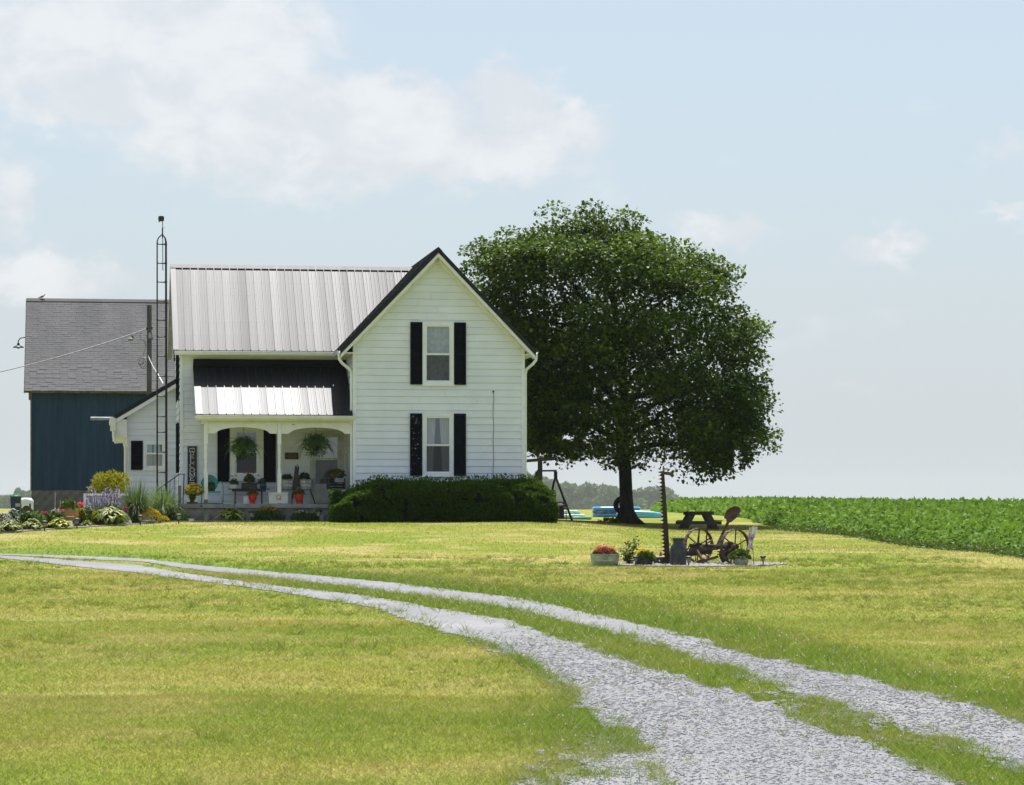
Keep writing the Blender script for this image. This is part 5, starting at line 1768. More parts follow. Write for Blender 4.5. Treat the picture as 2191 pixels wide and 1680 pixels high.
bar('yoke', mp(1335, 965, .7), mp(1405, 1085, .55), .045, .05)
bar('yoke', mp(1395, 1085, .5), mp(1570, 1030, .45), .05, .05)
bar('yoke', mp(1215, 1125, .45), mp(1450, 1082, .45), .07, .035)
bar('yoke', mp(1330, 1095, .5), mp(1420, 1060, .5), .09, .05)
bar('rod', mp(1560, 978, .35), mp(1710, 960, .3), .022, .022)
bar('rod', mp(1555, 1010, .4), mp(1700, 968, .35), .02, .02)
bar('rod', mp(1370, 930, 1.2), mp(1505, 850, 1.35), .025, .025)
bar('rod', mp(1415, 1005, 1.), mp(1470, 1045, 1.), .022, .022, 'dark_rust')
bar('rod', mp(1212, 985, 1.), mp(1260, 905, 1.), .025, .025, 'dark_rust')
bar('rod', mp(1325, 1020, .95), mp(1322, 1080, .95), .02, .02, 'dark_rust')
bar('prop', mp(1685, 1132, .05), mp(1735, 1010, .2), .03, .03)
bar('lever', mp(1436, 905, 1.05), mp(1452, 668, 1.05), .028, .018, 'dark_rust')
bar('lever', mp(1338, 905, 1.45), mp(1362, 735, 1.45), .022, .018, 'dark_rust')
bar('brace', mp(1045, 815, .6), mp(1068, 872, .6), .012, .012, 'dark_rust')
def drum(c, r, w, name='gear_case'):
    M = Matrix.Identity(4)
    for i, a in enumerate((AXT, AX * -1, Vector((0, 0, 1)))):
        for k in range(3): M[k][i] = a[k]
    M.translation = c
    return B().lathe([(r * .55, -w / 2), (r * .95, -w / 2 + .01), (r, 0), (r * .95, w / 2 - .01), (r * .55, w / 2)], 20, M=M @ Matrix.Rotation(R(90), 4, 'X')).build(name, 'dark_rust', mow, smooth=True)
drum(mp(1690, 935, .62), .125, .16); drum(mp(1335, 920, 1.3), .09, .12); drum(mp(1295, 925, 1.25), .06, .1); drum(mp(1432, 920, 1.1), .055, .10)
drum(mp(1640, 1000, .6), .11, .14); drum(mp(1700, 950, .55), .05, .22)
# boxy casting near the beams
bar('casting', mp(1600, 1060, .6), mp(1710, 1000, .5), .06, .16, 'dark_rust')
bar('casting', mp(1250, 905, 1.2), mp(1310, 920, 1.2), .08, .07, 'dark_rust')
# tongue and shoe
tg = B().bar(mp(1180, 1045, .75), mp(850, 1066, .55), .11, .085).build('tongue', 'old_wood', mow)
bar('shoe', mp(1040, 1085, .5), mp(868, 1092, .45), .09, .07, 'dark_rust')
bar('shoe', mp(950, 1108, .45), mp(1040, 1095, .4), .10, .10, 'dark_rust')
# seat: pressed pan with two lobes, on a spring steel
ps = mp(1722, 575, .75)
la = (mp(1815, 505, .70) - mp(1645, 640, .80)).normalized()
nn = Vector((-.42, -.85, .30)); nn = (nn - la * nn.dot(la)).normalized()
sb_ = la.cross(nn).normalized()
b = B(); m, n = 9, 28; vs = []
def rim(a):                                               # pan outline: rounded back, lobed front with a notch
    x = math.cos(a); y = math.sin(a)
    k = 1.0
    lx, ly = .215 * x, .128 * y
    if x < -.75: lx += .075 * (1 - abs(y) / .66) ** .8 if abs(y) < .66 else 0
    if x < 0: ly *= 1 - .18 * x * x
    return lx, ly
for sgn_, off in ((1, 0.0), (-1, -.008)):
    for i in range(m + 1):
        q = i / m
        for k in range(n):
            lx, ly = rim(2 * math.pi * k / n)
            dish = .075 * (q ** 2.4) * (1 if lx > -.05 else .45) - .03
            vs.append(ps + la * lx * q + sb_ * ly * q + nn * (dish + off))
N1 = (m + 1) * n
fs = []
for o_ in (0, N1):
    for i in range(m):
        for k in range(n):
            q = (o_ + i * n + k, o_ + i * n + (k + 1) % n, o_ + (i + 1) * n + (k + 1) % n, o_ + (i + 1) * n + k)
            fs.append(q if o_ == 0 else q[::-1])
for k in range(n):
    fs.append((m * n + k, m * n + (k + 1) % n, N1 + m * n + (k + 1) % n, N1 + m * n + k))
b.add(vs, fs)
seat = b.build('seat', 'rust', mow, smooth=True)
b = B()
rp = [ps + la * rim(2 * math.pi * k / n)[0] + sb_ * rim(2 * math.pi * k / n)[1] + nn * (.045 if rim(2 * math.pi * k / n)[0] > -.05 else .004) for k in range(n + 1)]
b.tube(rp, .009, 6, cap=False)
b.build('seat_rim', 'rust', seat, smooth=True)
p0 = ps - nn * .035
q0, q1, q2, q3 = p0 - la * .06, mp(1668, 672, .85), mp(1615, 785, .88), mp(1548, 932, .75)
b = B()
for a, c in ((q0, q1), (q1, q2), (q2, q3)):
    b.bar(a, c, .055, .014, (0, -1, .3))
b.build('seat_spring', 'rust', mow)

def put(zx, zy, dy):
    v = mp(zx, zy, dy); gpt = mg(zx, dy)
    return mworld(Vector((gpt.x, dy, gpt.z)))
def zscale(dy=0.):
    return (MY + dy) / F * .36513 / 1.86947
# plough share
b = B()
for i in range(6):
    a, c = i / 6, (i + 1) / 6
    f = lambda q: mp(482 + 160 * q, 1150 - 78 * q ** .55, .25 + .2 * q)
    bt = lambda q: mp(482 + 160 * q, 1158 - 8 * q, .15 + .2 * q)
    b.hexa([bt(a), bt(c), bt(c) + Vector((0, .1, 0)), bt(a) + Vector((0, .1, 0)), f(a), f(c), f(c) + Vector((0, .05, 0)), f(a) + Vector((0, .05, 0))])
o = b.build('plough_share', 'rust', None); o.location = (MX, MY, MZ)
tag(o, 'rusty curved plough share lying between the flower tub and black planter', 'plough part')
B().tube([mp(560, 1130, .18), mp(590, 1108, .16), mp(630, 1104, .16), mp(652, 1125, .18)], .012, 6).build('iron_ring', 'rust', o)
B().bar(mp(535, 1078, .5), mp(655, 1072, .5), .06, .03).build('flange', 'rust', o)
# milk can
S0 = zscale(-.15)
c = put(1131, 1128, -.15)
can = thing('milk_can', 'tall dark grey metal milk can standing before the rusty mower', 'milk can', (c[0], c[1], c[2]), .3)
k = S0
b = B().lathe([(.0, 0), (88 * k, 0), (91 * k, 5 * k), (91 * k, 20 * k), (89 * k, 24 * k), (91 * k, 120 * k), (92 * k, 175 * k), (88 * k, 196 * k), (75 * k, 222 * k), (60 * k, 240 * k), (56 * k, 250 * k), (57 * k, 272 * k), (62 * k, 285 * k), (69 * k, 300 * k), (71 * k, 309 * k), (66 * k, 309 * k), (55 * k, 285 * k), (52 * k, 255 * k), (0, 250 * k)], 26, cap=False)
b.build('body', 'milk_metal', can, smooth=True)
B().torus((0, 0, 306 * k), 69 * k, 4 * k, 26, 6, 'Z').build('rim', 'grey_tin', can, smooth=True)
for s in (-1, 1):
    B().torus((s * 80 * k, 0, 232 * k), 17 * k, 4.5 * k, 14, 6, 'Y', -70 if s > 0 else 110, 130 if s > 0 else 310).build('handle', 'milk_metal', can, smooth=True)
# galvanised tub with red flowers
c = put(328, 1158, -.30); k = zscale(-.30)
tub = thing('flower_tub', 'oval galvanised wash tub full of red flowers', 'flower tub', c, 0)
b = B().lathe([(0, .01), (140 * k, 0), (143 * k, 5 * k), (150 * k, 50 * k), (153 * k, 54 * k), (152 * k, 58 * k), (155 * k, 82 * k), (158 * k, 86 * k), (157 * k, 90 * k), (162 * k, 120 * k), (168 * k, 126 * k), (167 * k, 131 * k), (160 * k, 127 * k), (155 * k, 105 * k), (0, 105 * k)], 32, sy=.8, cap=False)
b.build('tub', 'galvanised', tub, smooth=True)
B().torus((-8 * k, -132 * k, 92 * k), 26 * k, 4 * k, 20, 6, 'Y', sz=.75).build('handle', 'grey_tin', tub, smooth=True)
P, d = ball(900, 135 * k, 110 * k, 70 * k, (0, 0, 110 * k), .2, half=True)
leafobj('foliage', P, .06, 'leaf_green', tub, out=d, ob=.5, tint=rng.uniform(.3, 1, 900), aspect=.6)
P, d = ball(700, 150 * k, 120 * k, 122 * k, (-8 * k, 0, 112 * k), .75, half=True)
P = P[P[:, 2] > 128 * k]
P[:, 2] *= np.where(np.abs(P[:, 0]) > 110 * k, .86, 1.0)
blossoms(tub, P[:420], .030, 'flower_red')
# black planter with marigolds
c = put(757, 1146, -.25); k = zscale(-.25)
pl = thing('flower_planter', 'low black planter of yellow marigolds beside the milk can', 'planter', c, 0)
B().lathe([(0, 0), (82 * k, 0), (90 * k, 10 * k), (95 * k, 45 * k), (92 * k, 72 * k), (88 * k, 82 * k), (80 * k, 80 * k), (78 * k, 60 * k), (0, 60 * k)], 24, cap=False).build('pot', 'black_plastic', pl, smooth=True)
P, d = ball(900, 108 * k, 85 * k, 100 * k, (15 * k, 0, 62 * k), .2, half=True)
leafobj('foliage', P, .05, 'leaf_green', pl, out=d, ob=.5, tint=rng.uniform(.2, 1, 900))
hd = [(660, 984), (648, 990), (700, 970), (722, 965), (735, 975), (765, 972), (704, 998), (755, 994), (820, 990), (690, 985), (742, 968), (775, 985)]
blossoms(pl, np.array([((x - 757) * k, rng.uniform(-70, 40) * k, (1146 - y) * k) for x, y in hd for _ in range(3)]) + rng.normal(0, .007, (len(hd) * 3, 3)), .052, 'flower_yellow')
# young bush between them
c = put(590, 1085, .35); k = zscale(.35)
bs = thing('young_bush', 'thin upright young bush with sparse leaves behind the plough share', 'bush', c, 0)
b = B(); P = []
g = random.Random(4)
for (tx, ty) in ((500, 885), (515, 960), (560, 850), (590, 900), (615, 860), (640, 820), (672, 800), (680, 850), (650, 910), (610, 960), (540, 1000), (580, 840)):
    e = Vector(((tx - 590) * k, g.uniform(-.1, .1), (1085 - ty) * k)); m = e * .5 + Vector((g.uniform(-.03, .03), 0, .03))
    b.tube([(g.uniform(-.03, .03), 0, -.02), m, e], [.008, .005, .003], 5)
    for i in range(26):
        q = g.uniform(.25, 1.02)
        p = (m * (q * 2) if q < .5 else m.lerp(e, q * 2 - 1)) + Vector((g.gauss(0, .03), g.gauss(0, .03), g.gauss(0, .02)))
        P.append(tuple(p))
b.build('stems', 'dark_wood', bs)
leafobj('foliage', np.array(P), .062, 'leaf_green', bs, tint=rng.uniform(.0, .6, len(P)), aspect=.6)
# pail planter
c = put(1822, 1140, -.30); k = zscale(-.30)
pa = thing('pail_planter', 'galvanised pail planted with a spiky grass and yellow flowers by the right wheel', 'planter', c, 0)
B().lathe([(0, 0), (68 * k, 0), (70 * k, 4 * k), (80 * k, 90 * k), (84 * k, 106 * k), (82 * k, 110 * k), (76 * k, 104 * k), (72 * k, 80 * k), (0, 80 * k)], 24, cap=False).build('pail', 'galvanised', pa, smooth=True)
B().torus((0, -40 * k, 70 * k), 78 * k, 3 * k, 22, 5, 'Y', 200, 340, .35).build('bail', 'grey_tin', pa)
P, d = ball(1100, 118 * k, 90 * k, 85 * k, (-18 * k, 0, 85 * k), .2, half=True)
leafobj('foliage', P, .055, 'leaf_green', pa, out=d, ob=.5, tint=rng.uniform(.3, 1, 1100))
blossoms(pa, np.array([(-70 * k, -80 * k, 100 * k), (-60 * k, -85 * k, 108 * k), (-48 * k, -85 * k, 103 * k), (-80 * k, -70 * k, 112 * k), (80 * k, -50 * k, 130 * k)]), .04, 'flower_yellow')
b = B()
for (dx, hh, ln) in ((-25, 320, 20), (-5, 330, 15), (-20, 250, 60), (10, 380, 25), (0, 300, 10), (-30, 200, 170), (-30, 230, 120), (25, 190, 110), (-10, 400, 60), (15, 280, 30), (30, 200, 60)):
    a = random.uniform(0, 6.28) if ln < 50 else (math.pi if dx < 0 else .2)
    blade_strip(b, (dx * .4 * k, 0, 90 * k), (math.cos(a), math.sin(a), 0), ln * k, .018, hh * k, (hh * .35 if ln > 100 else 20) * k, 6, random.uniform(.2, 1))
b.build('spike_leaves', 'leaf_fern', pa)
# garden flag on its stake
c = put(1960, 1118, -.05)
fl = thing('garden_flag', 'narrow drooping pink and white garden flag on a thin stake', 'flag', c, 0)
fk = zscale(-.05)
lx = lambda zx, zy: ((zx - 1960) * fk, (1118 - zy) * fk)
b = B(); a = lx(1960, 1118); e = lx(1925, 690)
b.tube([(a[0], 0, -.05), (lx(1948, 930)[0], 0, lx(1948, 930)[1]), (e[0], 0, e[1] + .01), (lx(2003, 688)[0], 0, e[1] + .012)], .006, 6)
b.build('stake', 'black_iron', fl)
vs = []; n, m = 8, 12
for j in range(m + 1):
    q = j / m
    l = np.interp(q, [0, .5, .75, .85, 1], [1912, 1897, 1903, 1893, 1888]); r_ = np.interp(q, [0, .3, .6, .8, 1], [2003, 1985, 1950, 1945, 1948])
    for i in range(n + 1):
        f = i / n
        z = np.interp(q, [0, 1], [692, 942]) + 6 * math.sin(i)
        x_, z_ = lx(l + (r_ - l) * f, z)
        vs.append((x_, .035 * math.sin(f * 12) * (1 - .3 * q), z_))
B().add(vs, [(j * (n + 1) + i, j * (n + 1) + i + 1, (j + 1) * (n + 1) + i + 1, (j + 1) * (n + 1) + i) for j in range(m) for i in range(n)]).build('cloth', 'flag_cloth', fl, smooth='all')
# pink ornament on a wire
c = put(925, 1030, .3); k = zscale(.3)
po = thing('garden_stake', 'small pink bird ornament on a wire beside the cutter bar', 'ornament', c, 0)
B().tube([(0, 0, -.05), (0, 0, 105 * k)], .004, 5).build('wire', 'wire', po)
B().lathe([(0, 92 * k), (14 * k, 100 * k), (18 * k, 112 * k), (10 * k, 135 * k), (4 * k, 150 * k), (0, 153 * k)], 10, (14 * k, 0, 0), cap=False).build('bird', 'pink_plastic', po, smooth=True)
B().hexa([(0, -.004, 105 * k), (4 * k, -.004, 112 * k), (4 * k, .004, 112 * k), (0, .004, 105 * k), (-46 * k, -.004, 135 * k), (-40 * k, -.004, 139 * k), (-40 * k, .004, 139 * k), (-46 * k, .004, 135 * k)]).build('wing', 'white_paint', po)
B().box(-6 * k, 8 * k, -.006, .0, 35 * k, 52 * k).build('tag', 'white_paint', po)

# ------------------------------------------------------------------ solar path lamps: one built, the rest copied
def make_lamp(loc, label):
    t = thing('solar_lamp', label, 'path light', loc, 0, 'solar path lamps in the beds')
    B().tube([(0, 0, -.06), (0, 0, .10)], .012, 6).build('stake', 'black_plastic', t)
    B().lathe([(.014, .09), (.03, .10), (.046, .175), (.040, .178), (.014, .11)], 12).build('glass', 'lamp_glass', t, smooth=True)
    b = B()
    for i in range(6):
        a = i * math.pi / 3
        b.tube([(.020 * math.cos(a), .020 * math.sin(a), .095), (.049 * math.cos(a), .049 * math.sin(a), .178)], .005, 4)
    b.torus((0, 0, .176), .049, .006, 14, 5, 'Z')
    b.build('cage', 'black_plastic', t)
    B().lathe([(.052, .176), (.066, .184), (.066, .196), (.045, .208), (.02, .213), (0, .214)], 14, cap=False).build('cap', 'black_plastic', t, smooth=True)
    return t
def copy_tree(o, loc, label=None, rz=None):
    def rec(s, par):
        c = s.copy(); COL.objects.link(c)
        if par is not None: c.parent = par
        for ch in s.children: rec(ch, c)
        return c
    c = rec(o, None); c.location = loc
    if label: c['label'] = label
    if rz is not None: c.rotation_euler.z = rz
    return c
lamp0 = make_lamp(put(2060, 1150, -.35), 'solar path lamp at the right end of the mower bed')
copy_tree(lamp0, put(1245, 1140, -.45), 'solar path lamp in front of the milk can')
copy_tree(lamp0, put(663, 1155, -.45), 'solar path lamp in front of the black marigold planter')

# ------------------------------------------------------------------ picnic table
ty = 84.0
xd0 = (2300 + 1378 * .36513) / 1.86947
tx, _, tz = on(xd0, ty)
pk = ty / F * .36513 / 1.86947
pt = thing('picnic_table', 'small dark wooden picnic table with benches under the maple', 'picnic table', (tx, ty, tz), R(4))
PXT = lambda zx, zy: ((zx - 1378) * pk, (725 - zy) * pk)
TL = 1.15
for i in range(5):
    x0 = -.41 + i * .165
    B().box(x0, x0 + .155, -.05, TL, .522, .545).build('plank', 'dark_wood', pt)
for s in (-1, 1):
    for i in range(2):
        x0 = s * .50 + (i - (1 if s < 0 else 0)) * .075 * 1 + (.0 if s > 0 else 0)
        B().box(min(x0, x0 + .07), max(x0, x0 + .07), -.08, TL + .03, .262 - .0, .284).build('bench_plank', 'dark_wood', pt)
for y_ in (.05, TL - .12):
    for s in (-1, 1):
        B().bar((s * .205, y_, .52), (s * .49, y_, -.02), .05, .15, (1, 0, 0)).build('leg', 'dark_wood', pt)
    B().box(-.63, .63, y_ - .055, y_ - .026, .155, .255).build('crossbar', 'dark_wood', pt)
    B().box(-.40, .40, y_ - .055, y_ - .026, .44, .52).build('crossbar', 'dark_wood', pt)

# ------------------------------------------------------------------ paddling pools
def rounded(w, d, r, z, n=8):
    pts = []
    for (cx, cy, a0) in ((w / 2 - r, d / 2 - r, 0), (-w / 2 + r, d / 2 - r, 90), (-w / 2 + r, -d / 2 + r, 180), (w / 2 - r, -d / 2 + r, 270)):
        for i in range(n + 1):
            a = R(a0 + 90 * i / n)
            pts.append((cx + r * math.cos(a), cy + r * math.sin(a), z(cx + r * math.cos(a), cy + r * math.sin(a)) if callable(z) else z))
    return pts + pts[:1]
yp = ray(1318, 1104.8)[1]
def pool(label, xd0, xd1, Y, dep, rings, rad, mats, sag=None):
    S = Y / F
    x0, x1 = (xd0 - CX) * S, (xd1 - CX) * S
    xm = (x0 + x1) / 2
    t = thing('paddling_pool', label, 'paddling pool', (xm, Y + dep / 2, float(gz(xm, Y + dep / 2))), 0, 'inflatable pools on the back lawn')
    for i in range(rings):
        zf_ = (lambda x, y, i=i: rad * (1 + 1.75 * i) * (sag(x, y) if sag else 1))
        B().tube(rounded(x1 - x0 - 2 * rad, dep - 2 * rad, .28, zf_), rad, 10, cap=False).build('ring', mats[i], t, smooth='all')
    B().box(-(x1 - x0) / 2 + rad, (x1 - x0) / 2 - rad, -dep / 2 + rad, dep / 2 - rad, .0, .03).build('floor', mats[0], t)
    return t
pool('blue inflatable paddling pool with a printed band, behind the trunk at left', 1269, 1372, 104.5, 1.7, 3, .070, ['pool_blue', 'pool_print', 'pool_blue'])
pool('half deflated pale blue paddling pool lying right of the trunk', 1321, 1419, 98.5, 1.5, 2, .082, ['pool_light', 'pool_light'], sag=lambda x, y: .62 + .30 * math.cos(x * 2.2 + .5))

# ------------------------------------------------------------------ swing frame, clothes post, floats, tyre
Z5 = lambda zx, zy: ((2050 + zx * .31949) / 1.86947, (1780 + zy * .31949) / 1.86947)
def w5(zx, zy, Y):
    xd, yd = Z5(zx, zy)
    return Vector(((xd - CX) / F * Y, Y, EYE + (HY - yd) / F * Y))
sy = 87.0
sw0 = w5(545, 900, sy); sw0.z = float(gz(sw0.x, sy))
swg = thing('swing_frame', 'dark steel A-frame garden swing beside the hedge', 'swing', tuple(sw0), 0)
q5 = lambda zx, zy, dy=0.: w5(zx, zy, sy + dy) - sw0
def gr5(zx, dy):
    p = w5(zx, 0, sy + dy); return Vector((p.x - sw0.x, dy, float(gz(p.x, sy + dy)) - sw0.z - .02))
B().bar(q5(310, 325, -1.15), q5(545, 322, .55), .045, .055).build('top_bar', 'black_iron', swg)
for (cx, cy, dy) in ((540, 372, .5), (306, 372, -1.05)):
    B().box(-.055, .055, -.06, .06, -.10, .10, Matrix.Translation(q5(cx, cy, dy))).build('bracket', 'black_iron', swg)
for (a, kx, ky, fx, dy) in (((545, 410), 558, 450, 752, .55), ((535, 410), 522, 450, 420, .45), ((310, 415), 300, 450, 205, -1.0), ((315, 415), 322, 450, 400, -1.1)):
    B().tube([q5(a[0], a[1], dy), q5(kx, ky, dy), gr5(fx, dy)], .036, 8).build('leg', 'black_iron', swg, smooth=True)
B().tube([q5(548, 440, .3), q5(600, 580, .2), q5(650, 740, .1)], .010, 5).build('hanger', 'black_iron', swg)
B().tube([q5(552, 440, .0), q5(606, 580, -.1), q5(640, 720, -.2)], .010, 5).build('hanger', 'black_iron', swg)
s0 = q5(600, 842, .1)
b = B(); b.box(-.11, .11, -.25, .25, -.21, .21, Matrix.Translation(s0)); b.build('seat', 'black_plastic', swg)
B().tube([q5(545, 726, -.1), q5(590, 716, -.1), q5(632, 726, -.1), q5(655, 765, -.1), q5(658, 812, -.1)], .018, 7).build('armrest', 'black_iron', swg, smooth=True)
b = B(); b.box(-.07, .07, -.08, .08, -.02, .02, Matrix.Translation(q5(660, 782, -.1))); b.build('tray', 'grey_tin', swg)
B().tube([q5(672, 800, -.1), gr5(672, -.1)], .012, 6).build('tray_leg', 'black_iron', swg)
cy_ = 83.5
c0 = w5(345, 900, cy_); c0.z = float(gz(c0.x, cy_))
cp = thing('clothesline_post', 'dark wooden T-shaped clothesline post rising behind the hedge', 'clothesline post', tuple(c0), 0)
q6 = lambda zx, zy: w5(zx, zy, cy_) - c0
B().bar((0, 0, -.2), (q6(345, 160).x, 0, q6(345, 160).z), .14, .14, (0, 1, 0)).build('post', 'dark_wood', cp)
B().bar(q6(172, 200) + Vector((0, -.1, 0)), q6(522, 174) + Vector((0, -.1, 0)), .07, .092).build('crossarm', 'dark_wood', cp)
# pool floats stacked on the grass
fy = 93.0
f0 = w5(742, 925, fy); f0.z = float(gz(f0.x, fy))
ft = thing('pool_floats', 'flat stack of green and white inflatable floats behind the swing', 'pool float', tuple(f0), 0)
for (dx, dz, r, sx_, mt) in ((.12, .04, .05, .55, 'raft_green'), (-.06, .12, .05, .50, 'white_enamel'), (-.12, .20, .045, .40, 'raft_green'), (-.14, .26, .04, .34, 'white_enamel')):
    B().torus((dx, 0, dz), sx_ - r, r, 26, 8, 'Z').build('float', mt, ft, smooth='all')
# tyre hung behind the trunk
tt = thing('tyre_swing', 'black tyre hanging behind the left side of the maple trunk', 'tyre', (TX - .12, TY + .42, TZ + .58), R(-15))
B().torus((0, 0, 0), .21, .085, 28, 10, 'Y', sz=1.0).build('tyre', 'rubber', tt, smooth='all')
B().tube([(0, 0, .29), (.0, .02, 1.9)], .01, 5).build('rope', 'bare_wood', tt)
# low weeds at the trunk
x, y, z = on(1303, 87.2)
mound('tuft of weeds growing left of the maple trunk', (x, y, z), .35, .2, .16, 240, .09, 'leaf_green', name='weeds', cat='weeds')
# ------------------------------------------------------------------ porch furniture (things standing on the porch, in the house's heading)
PK = lambda v: hY(-3, v) / F * .17578
def pw_(zx, zy, v):
    u, z = pz(zx, zy, v)
    return HW(u, v, z)
def pthing(name, label, cat, zx, v, z=0.0, rz=0., group=None):
    u, _ = pz(zx, 0, v)
    return thing(name, label, cat, HW(u, v, z), HA + rz, group)
LET = {'W': [((0, 1), (.26, 0), .15), ((.26, 0), (.5, .8), .07), ((.5, .8), (.74, 0), .15), ((.74, 0), (1, 1), .09)],
       'E': [((.18, 0), (.18, 1), .2), ((0, .95), (.88, .95), .11), ((0, .05), (.92, .05), .11), ((.2, .52), (.62, .52), .10), ((.84, .98), (.84, .74), .08), ((.88, .02), (.88, .28), .08), ((.62, .40), (.62, .64), .07)],
       'L': [((.2, 0), (.2, 1), .2), ((0, .97), (.42, .97), .07), ((0, .03), (.9, .03), .07), ((.88, .02), (.88, .32), .08)],
       'C': [(.5 + .46 * math.cos(R(a)), .5 + .5 * math.sin(R(a))) for a in range(42, 322, 20)],
       'O': [(.5 + .46 * math.cos(R(a)), .5 + .5 * math.sin(R(a))) for a in range(0, 361, 20)],
       'M': [((.1, 0), (.1, 1), .08), ((.1, 1), (.5, .05), .16), ((.5, .05), (.9, 1), .07), ((.9, 0), (.9, 1), .18), ((-.06, .03), (.28, .03), .07), ((.72, .03), (1.08, .03), .07), ((-.04, .97), (.12, .97), .06), ((.88, .97), (1.06, .97), .06)]}
def letter(par, ch, x0, z0, w, h, y, mat='letter_white'):
    b = B()
    def seg(a, c, t):
        ax, az, cx_, cz = x0 + a[0] * w, z0 + a[1] * h, x0 + c[0] * w, z0 + c[1] * h
        dx, dz = cx_ - ax, cz - az; l = math.hypot(dx, dz) or 1; nx, nz = -dz / l * t * w * .36, dx / l * t * w * .36
        b.hexa([(ax - nx, y, az - nz), (cx_ - nx, y, cz - nz), (cx_ - nx, y + .006, cz - nz), (ax - nx, y + .006, az - nz),
                (ax + nx, y, az + nz), (cx_ + nx, y, cz + nz), (cx_ + nx, y + .006, cz + nz), (ax + nx, y + .006, az + nz)])
    d = LET[ch]
    if isinstance(d[0][0], tuple):
        for a, c, t in d: seg(a, c, t)
    else:
        for i, (a, c) in enumerate(zip(d[:-1], d[1:])):
            m = abs((a[0] + c[0]) / 2 - .5) * 2
            seg(a, c, .07 + .14 * m)
        if ch == 'C': seg(d[0], (d[0][0], d[0][1] - .14), .08)
    return b.build('letter', mat, par)
# WELCOME board
v = WV - .08
u0, z1 = pz(153, 503, v); u1, z0 = pz(266, 1010, v)
ws = thing('welcome_sign', 'tall narrow black board reading WELCOME in white letters', 'sign', HW(u0, v, z0), HA)
Wd, Hd = u1 - u0, z1 - z0
B().box(0, Wd, 0, .03, 0, Hd).build('board', 'sign_black', ws)
kz = lambda zy: Hd * (1010 - zy) / (1010 - 503)
for ch, ya, yb_ in (('W', 547, 588), ('E', 604, 648), ('L', 656, 702), ('C', 712, 760), ('O', 768, 815), ('M', 822, 866), ('E', 874, 922)):
    letter(ws, ch, Wd * (.17 if ch in 'WM' else .22), kz(yb_), Wd * (.64 if ch in 'WM' else .54), kz(ya) - kz(yb_), -.006)
for zc in (527, 945):
    b = B()
    for i in (-2, -1, 1, 2, 0):
        a = i * .62
        c_ = (Wd / 2 + i * .030, kz(zc) - abs(i) * .004)
        b.prism([(c_[0] - .018, c_[1]), (c_[0], c_[1] + .012), (c_[0] + .018, c_[1] + .006 * i), (c_[0], c_[1] - .010)], -.006, 0)
    b.prism([(Wd * .2, kz(zc) - .016), (Wd * .8, kz(zc) - .016), (Wd * .8, kz(zc) - .022), (Wd * .2, kz(zc) - .022)], -.006, 0)
    b.build('leaf_motif', 'letter_white', ws)
# wall plaque with three faint lines of lettering
v = WV - .045
u0, z1 = pz(1338, 580, v); u1, z0 = pz(1503, 662, v)
pq = thing('wall_plaque', 'small brown wall plaque with three lines of faded lettering', 'sign', HW(u0, v, z0), HA)
B().box(0, u1 - u0, 0, .02, 0, z1 - z0).build('board', 'sign_brown', pq)
b = B(); Wd, Hd = u1 - u0, z1 - z0
g = random.Random(2)
for (l, r_, c_) in ((.20, .80, .76), (.06, .94, .48), (.16, .84, .2)):
    x = l
    while x < r_:
        w = g.uniform(.022, .036)
        if g.random() > .12: b.box(Wd * x, Wd * (x + w * .75), -.003, 0, Hd * (c_ - .06), Hd * (c_ + .06))
        x += w * 1.15
b.build('faded_text', 'letter_gold', pq)
# teal shell-back chair
v = .85
ch = pthing('metal_chair', 'teal vintage metal lawn chair with round shell back', 'chair', 440, v, rz=.12)
k = PK(v)
b = B(); vs = []; n, m = 24, 5
for sgn_ in (0, 1):
    for i in range(m + 1):
        q = i / m
        for a_ in range(n):
            a = 2 * math.pi * a_ / n
            x = 102 * k * q * math.cos(a); z = 102 * k * q * math.sin(a) * 1.02
            vs.append((x, .30 + .07 * (z + .2) - .05 * (1 - q * q) * -1 + sgn_ * .006 - .06 * (abs(math.cos(a)) * q) ** 2, 250 * k + z))
fs = []
for o_ in (0, (m + 1) * n):
    for i in range(m):
        for a_ in range(n):
            q = (o_ + i * n + a_, o_ + i * n + (a_ + 1) % n, o_ + (i + 1) * n + (a_ + 1) % n, o_ + (i + 1) * n + a_)
            fs.append(q[::-1] if o_ else q)
for a_ in range(n): fs.append((m * n + a_, m * n + (a_ + 1) % n, (m + 1) * n + m * n + (a_ + 1) % n, (m + 1) * n + m * n + a_))
b.add(vs, fs); b.build('backrest', 'teal_paint', ch, smooth=True)
b = B(); b.box(-100 * k, 100 * k, -.22, .30, 143 * k, 152 * k); b.box(-100 * k, 100 * k, -.235, -.215, 130 * k, 153 * k); b.build('seat', 'teal_paint', ch)
for s in (-1, 1):
    x = s * 118 * k
    B().tube([(s * 95 * k, .30, 235 * k), (s * 108 * k, .22, 262 * k), (x, .0, 272 * k), (x, -.2, 262 * k), (x + s * .02, -.26, 215 * k), (x + s * .03, -.22, 100 * k), (x + s * .03, -.2, 20 * k), (x + s * .03, -.12, .014), (x + s * .03, .40, .014)], .014, 8).build('arm_frame', 'teal_paint', ch, smooth='all')
B().tube([(-118 * k - .03, .40, .014), (118 * k + .03, .40, .014)], .014, 8).build('base_rail', 'teal_paint', ch)
B().tube([(-120 * k, -.02, 140 * k), (120 * k, -.02, 140 * k)], .012, 8).build('seat_rail', 'teal_paint', ch)
pt_ = pthing('potted_geranium', 'dark pot with a red flowering geranium sitting on the teal chair', 'potted plant', 442, v, 153 * k)
B().lathe([(0, 0), (34 * k, 0), (42 * k, 36 * k), (40 * k, 38 * k), (0, 32 * k)], 14, (8 * k, .02, 0), cap=False).build('pot', 'black_plastic', pt_, smooth=True)
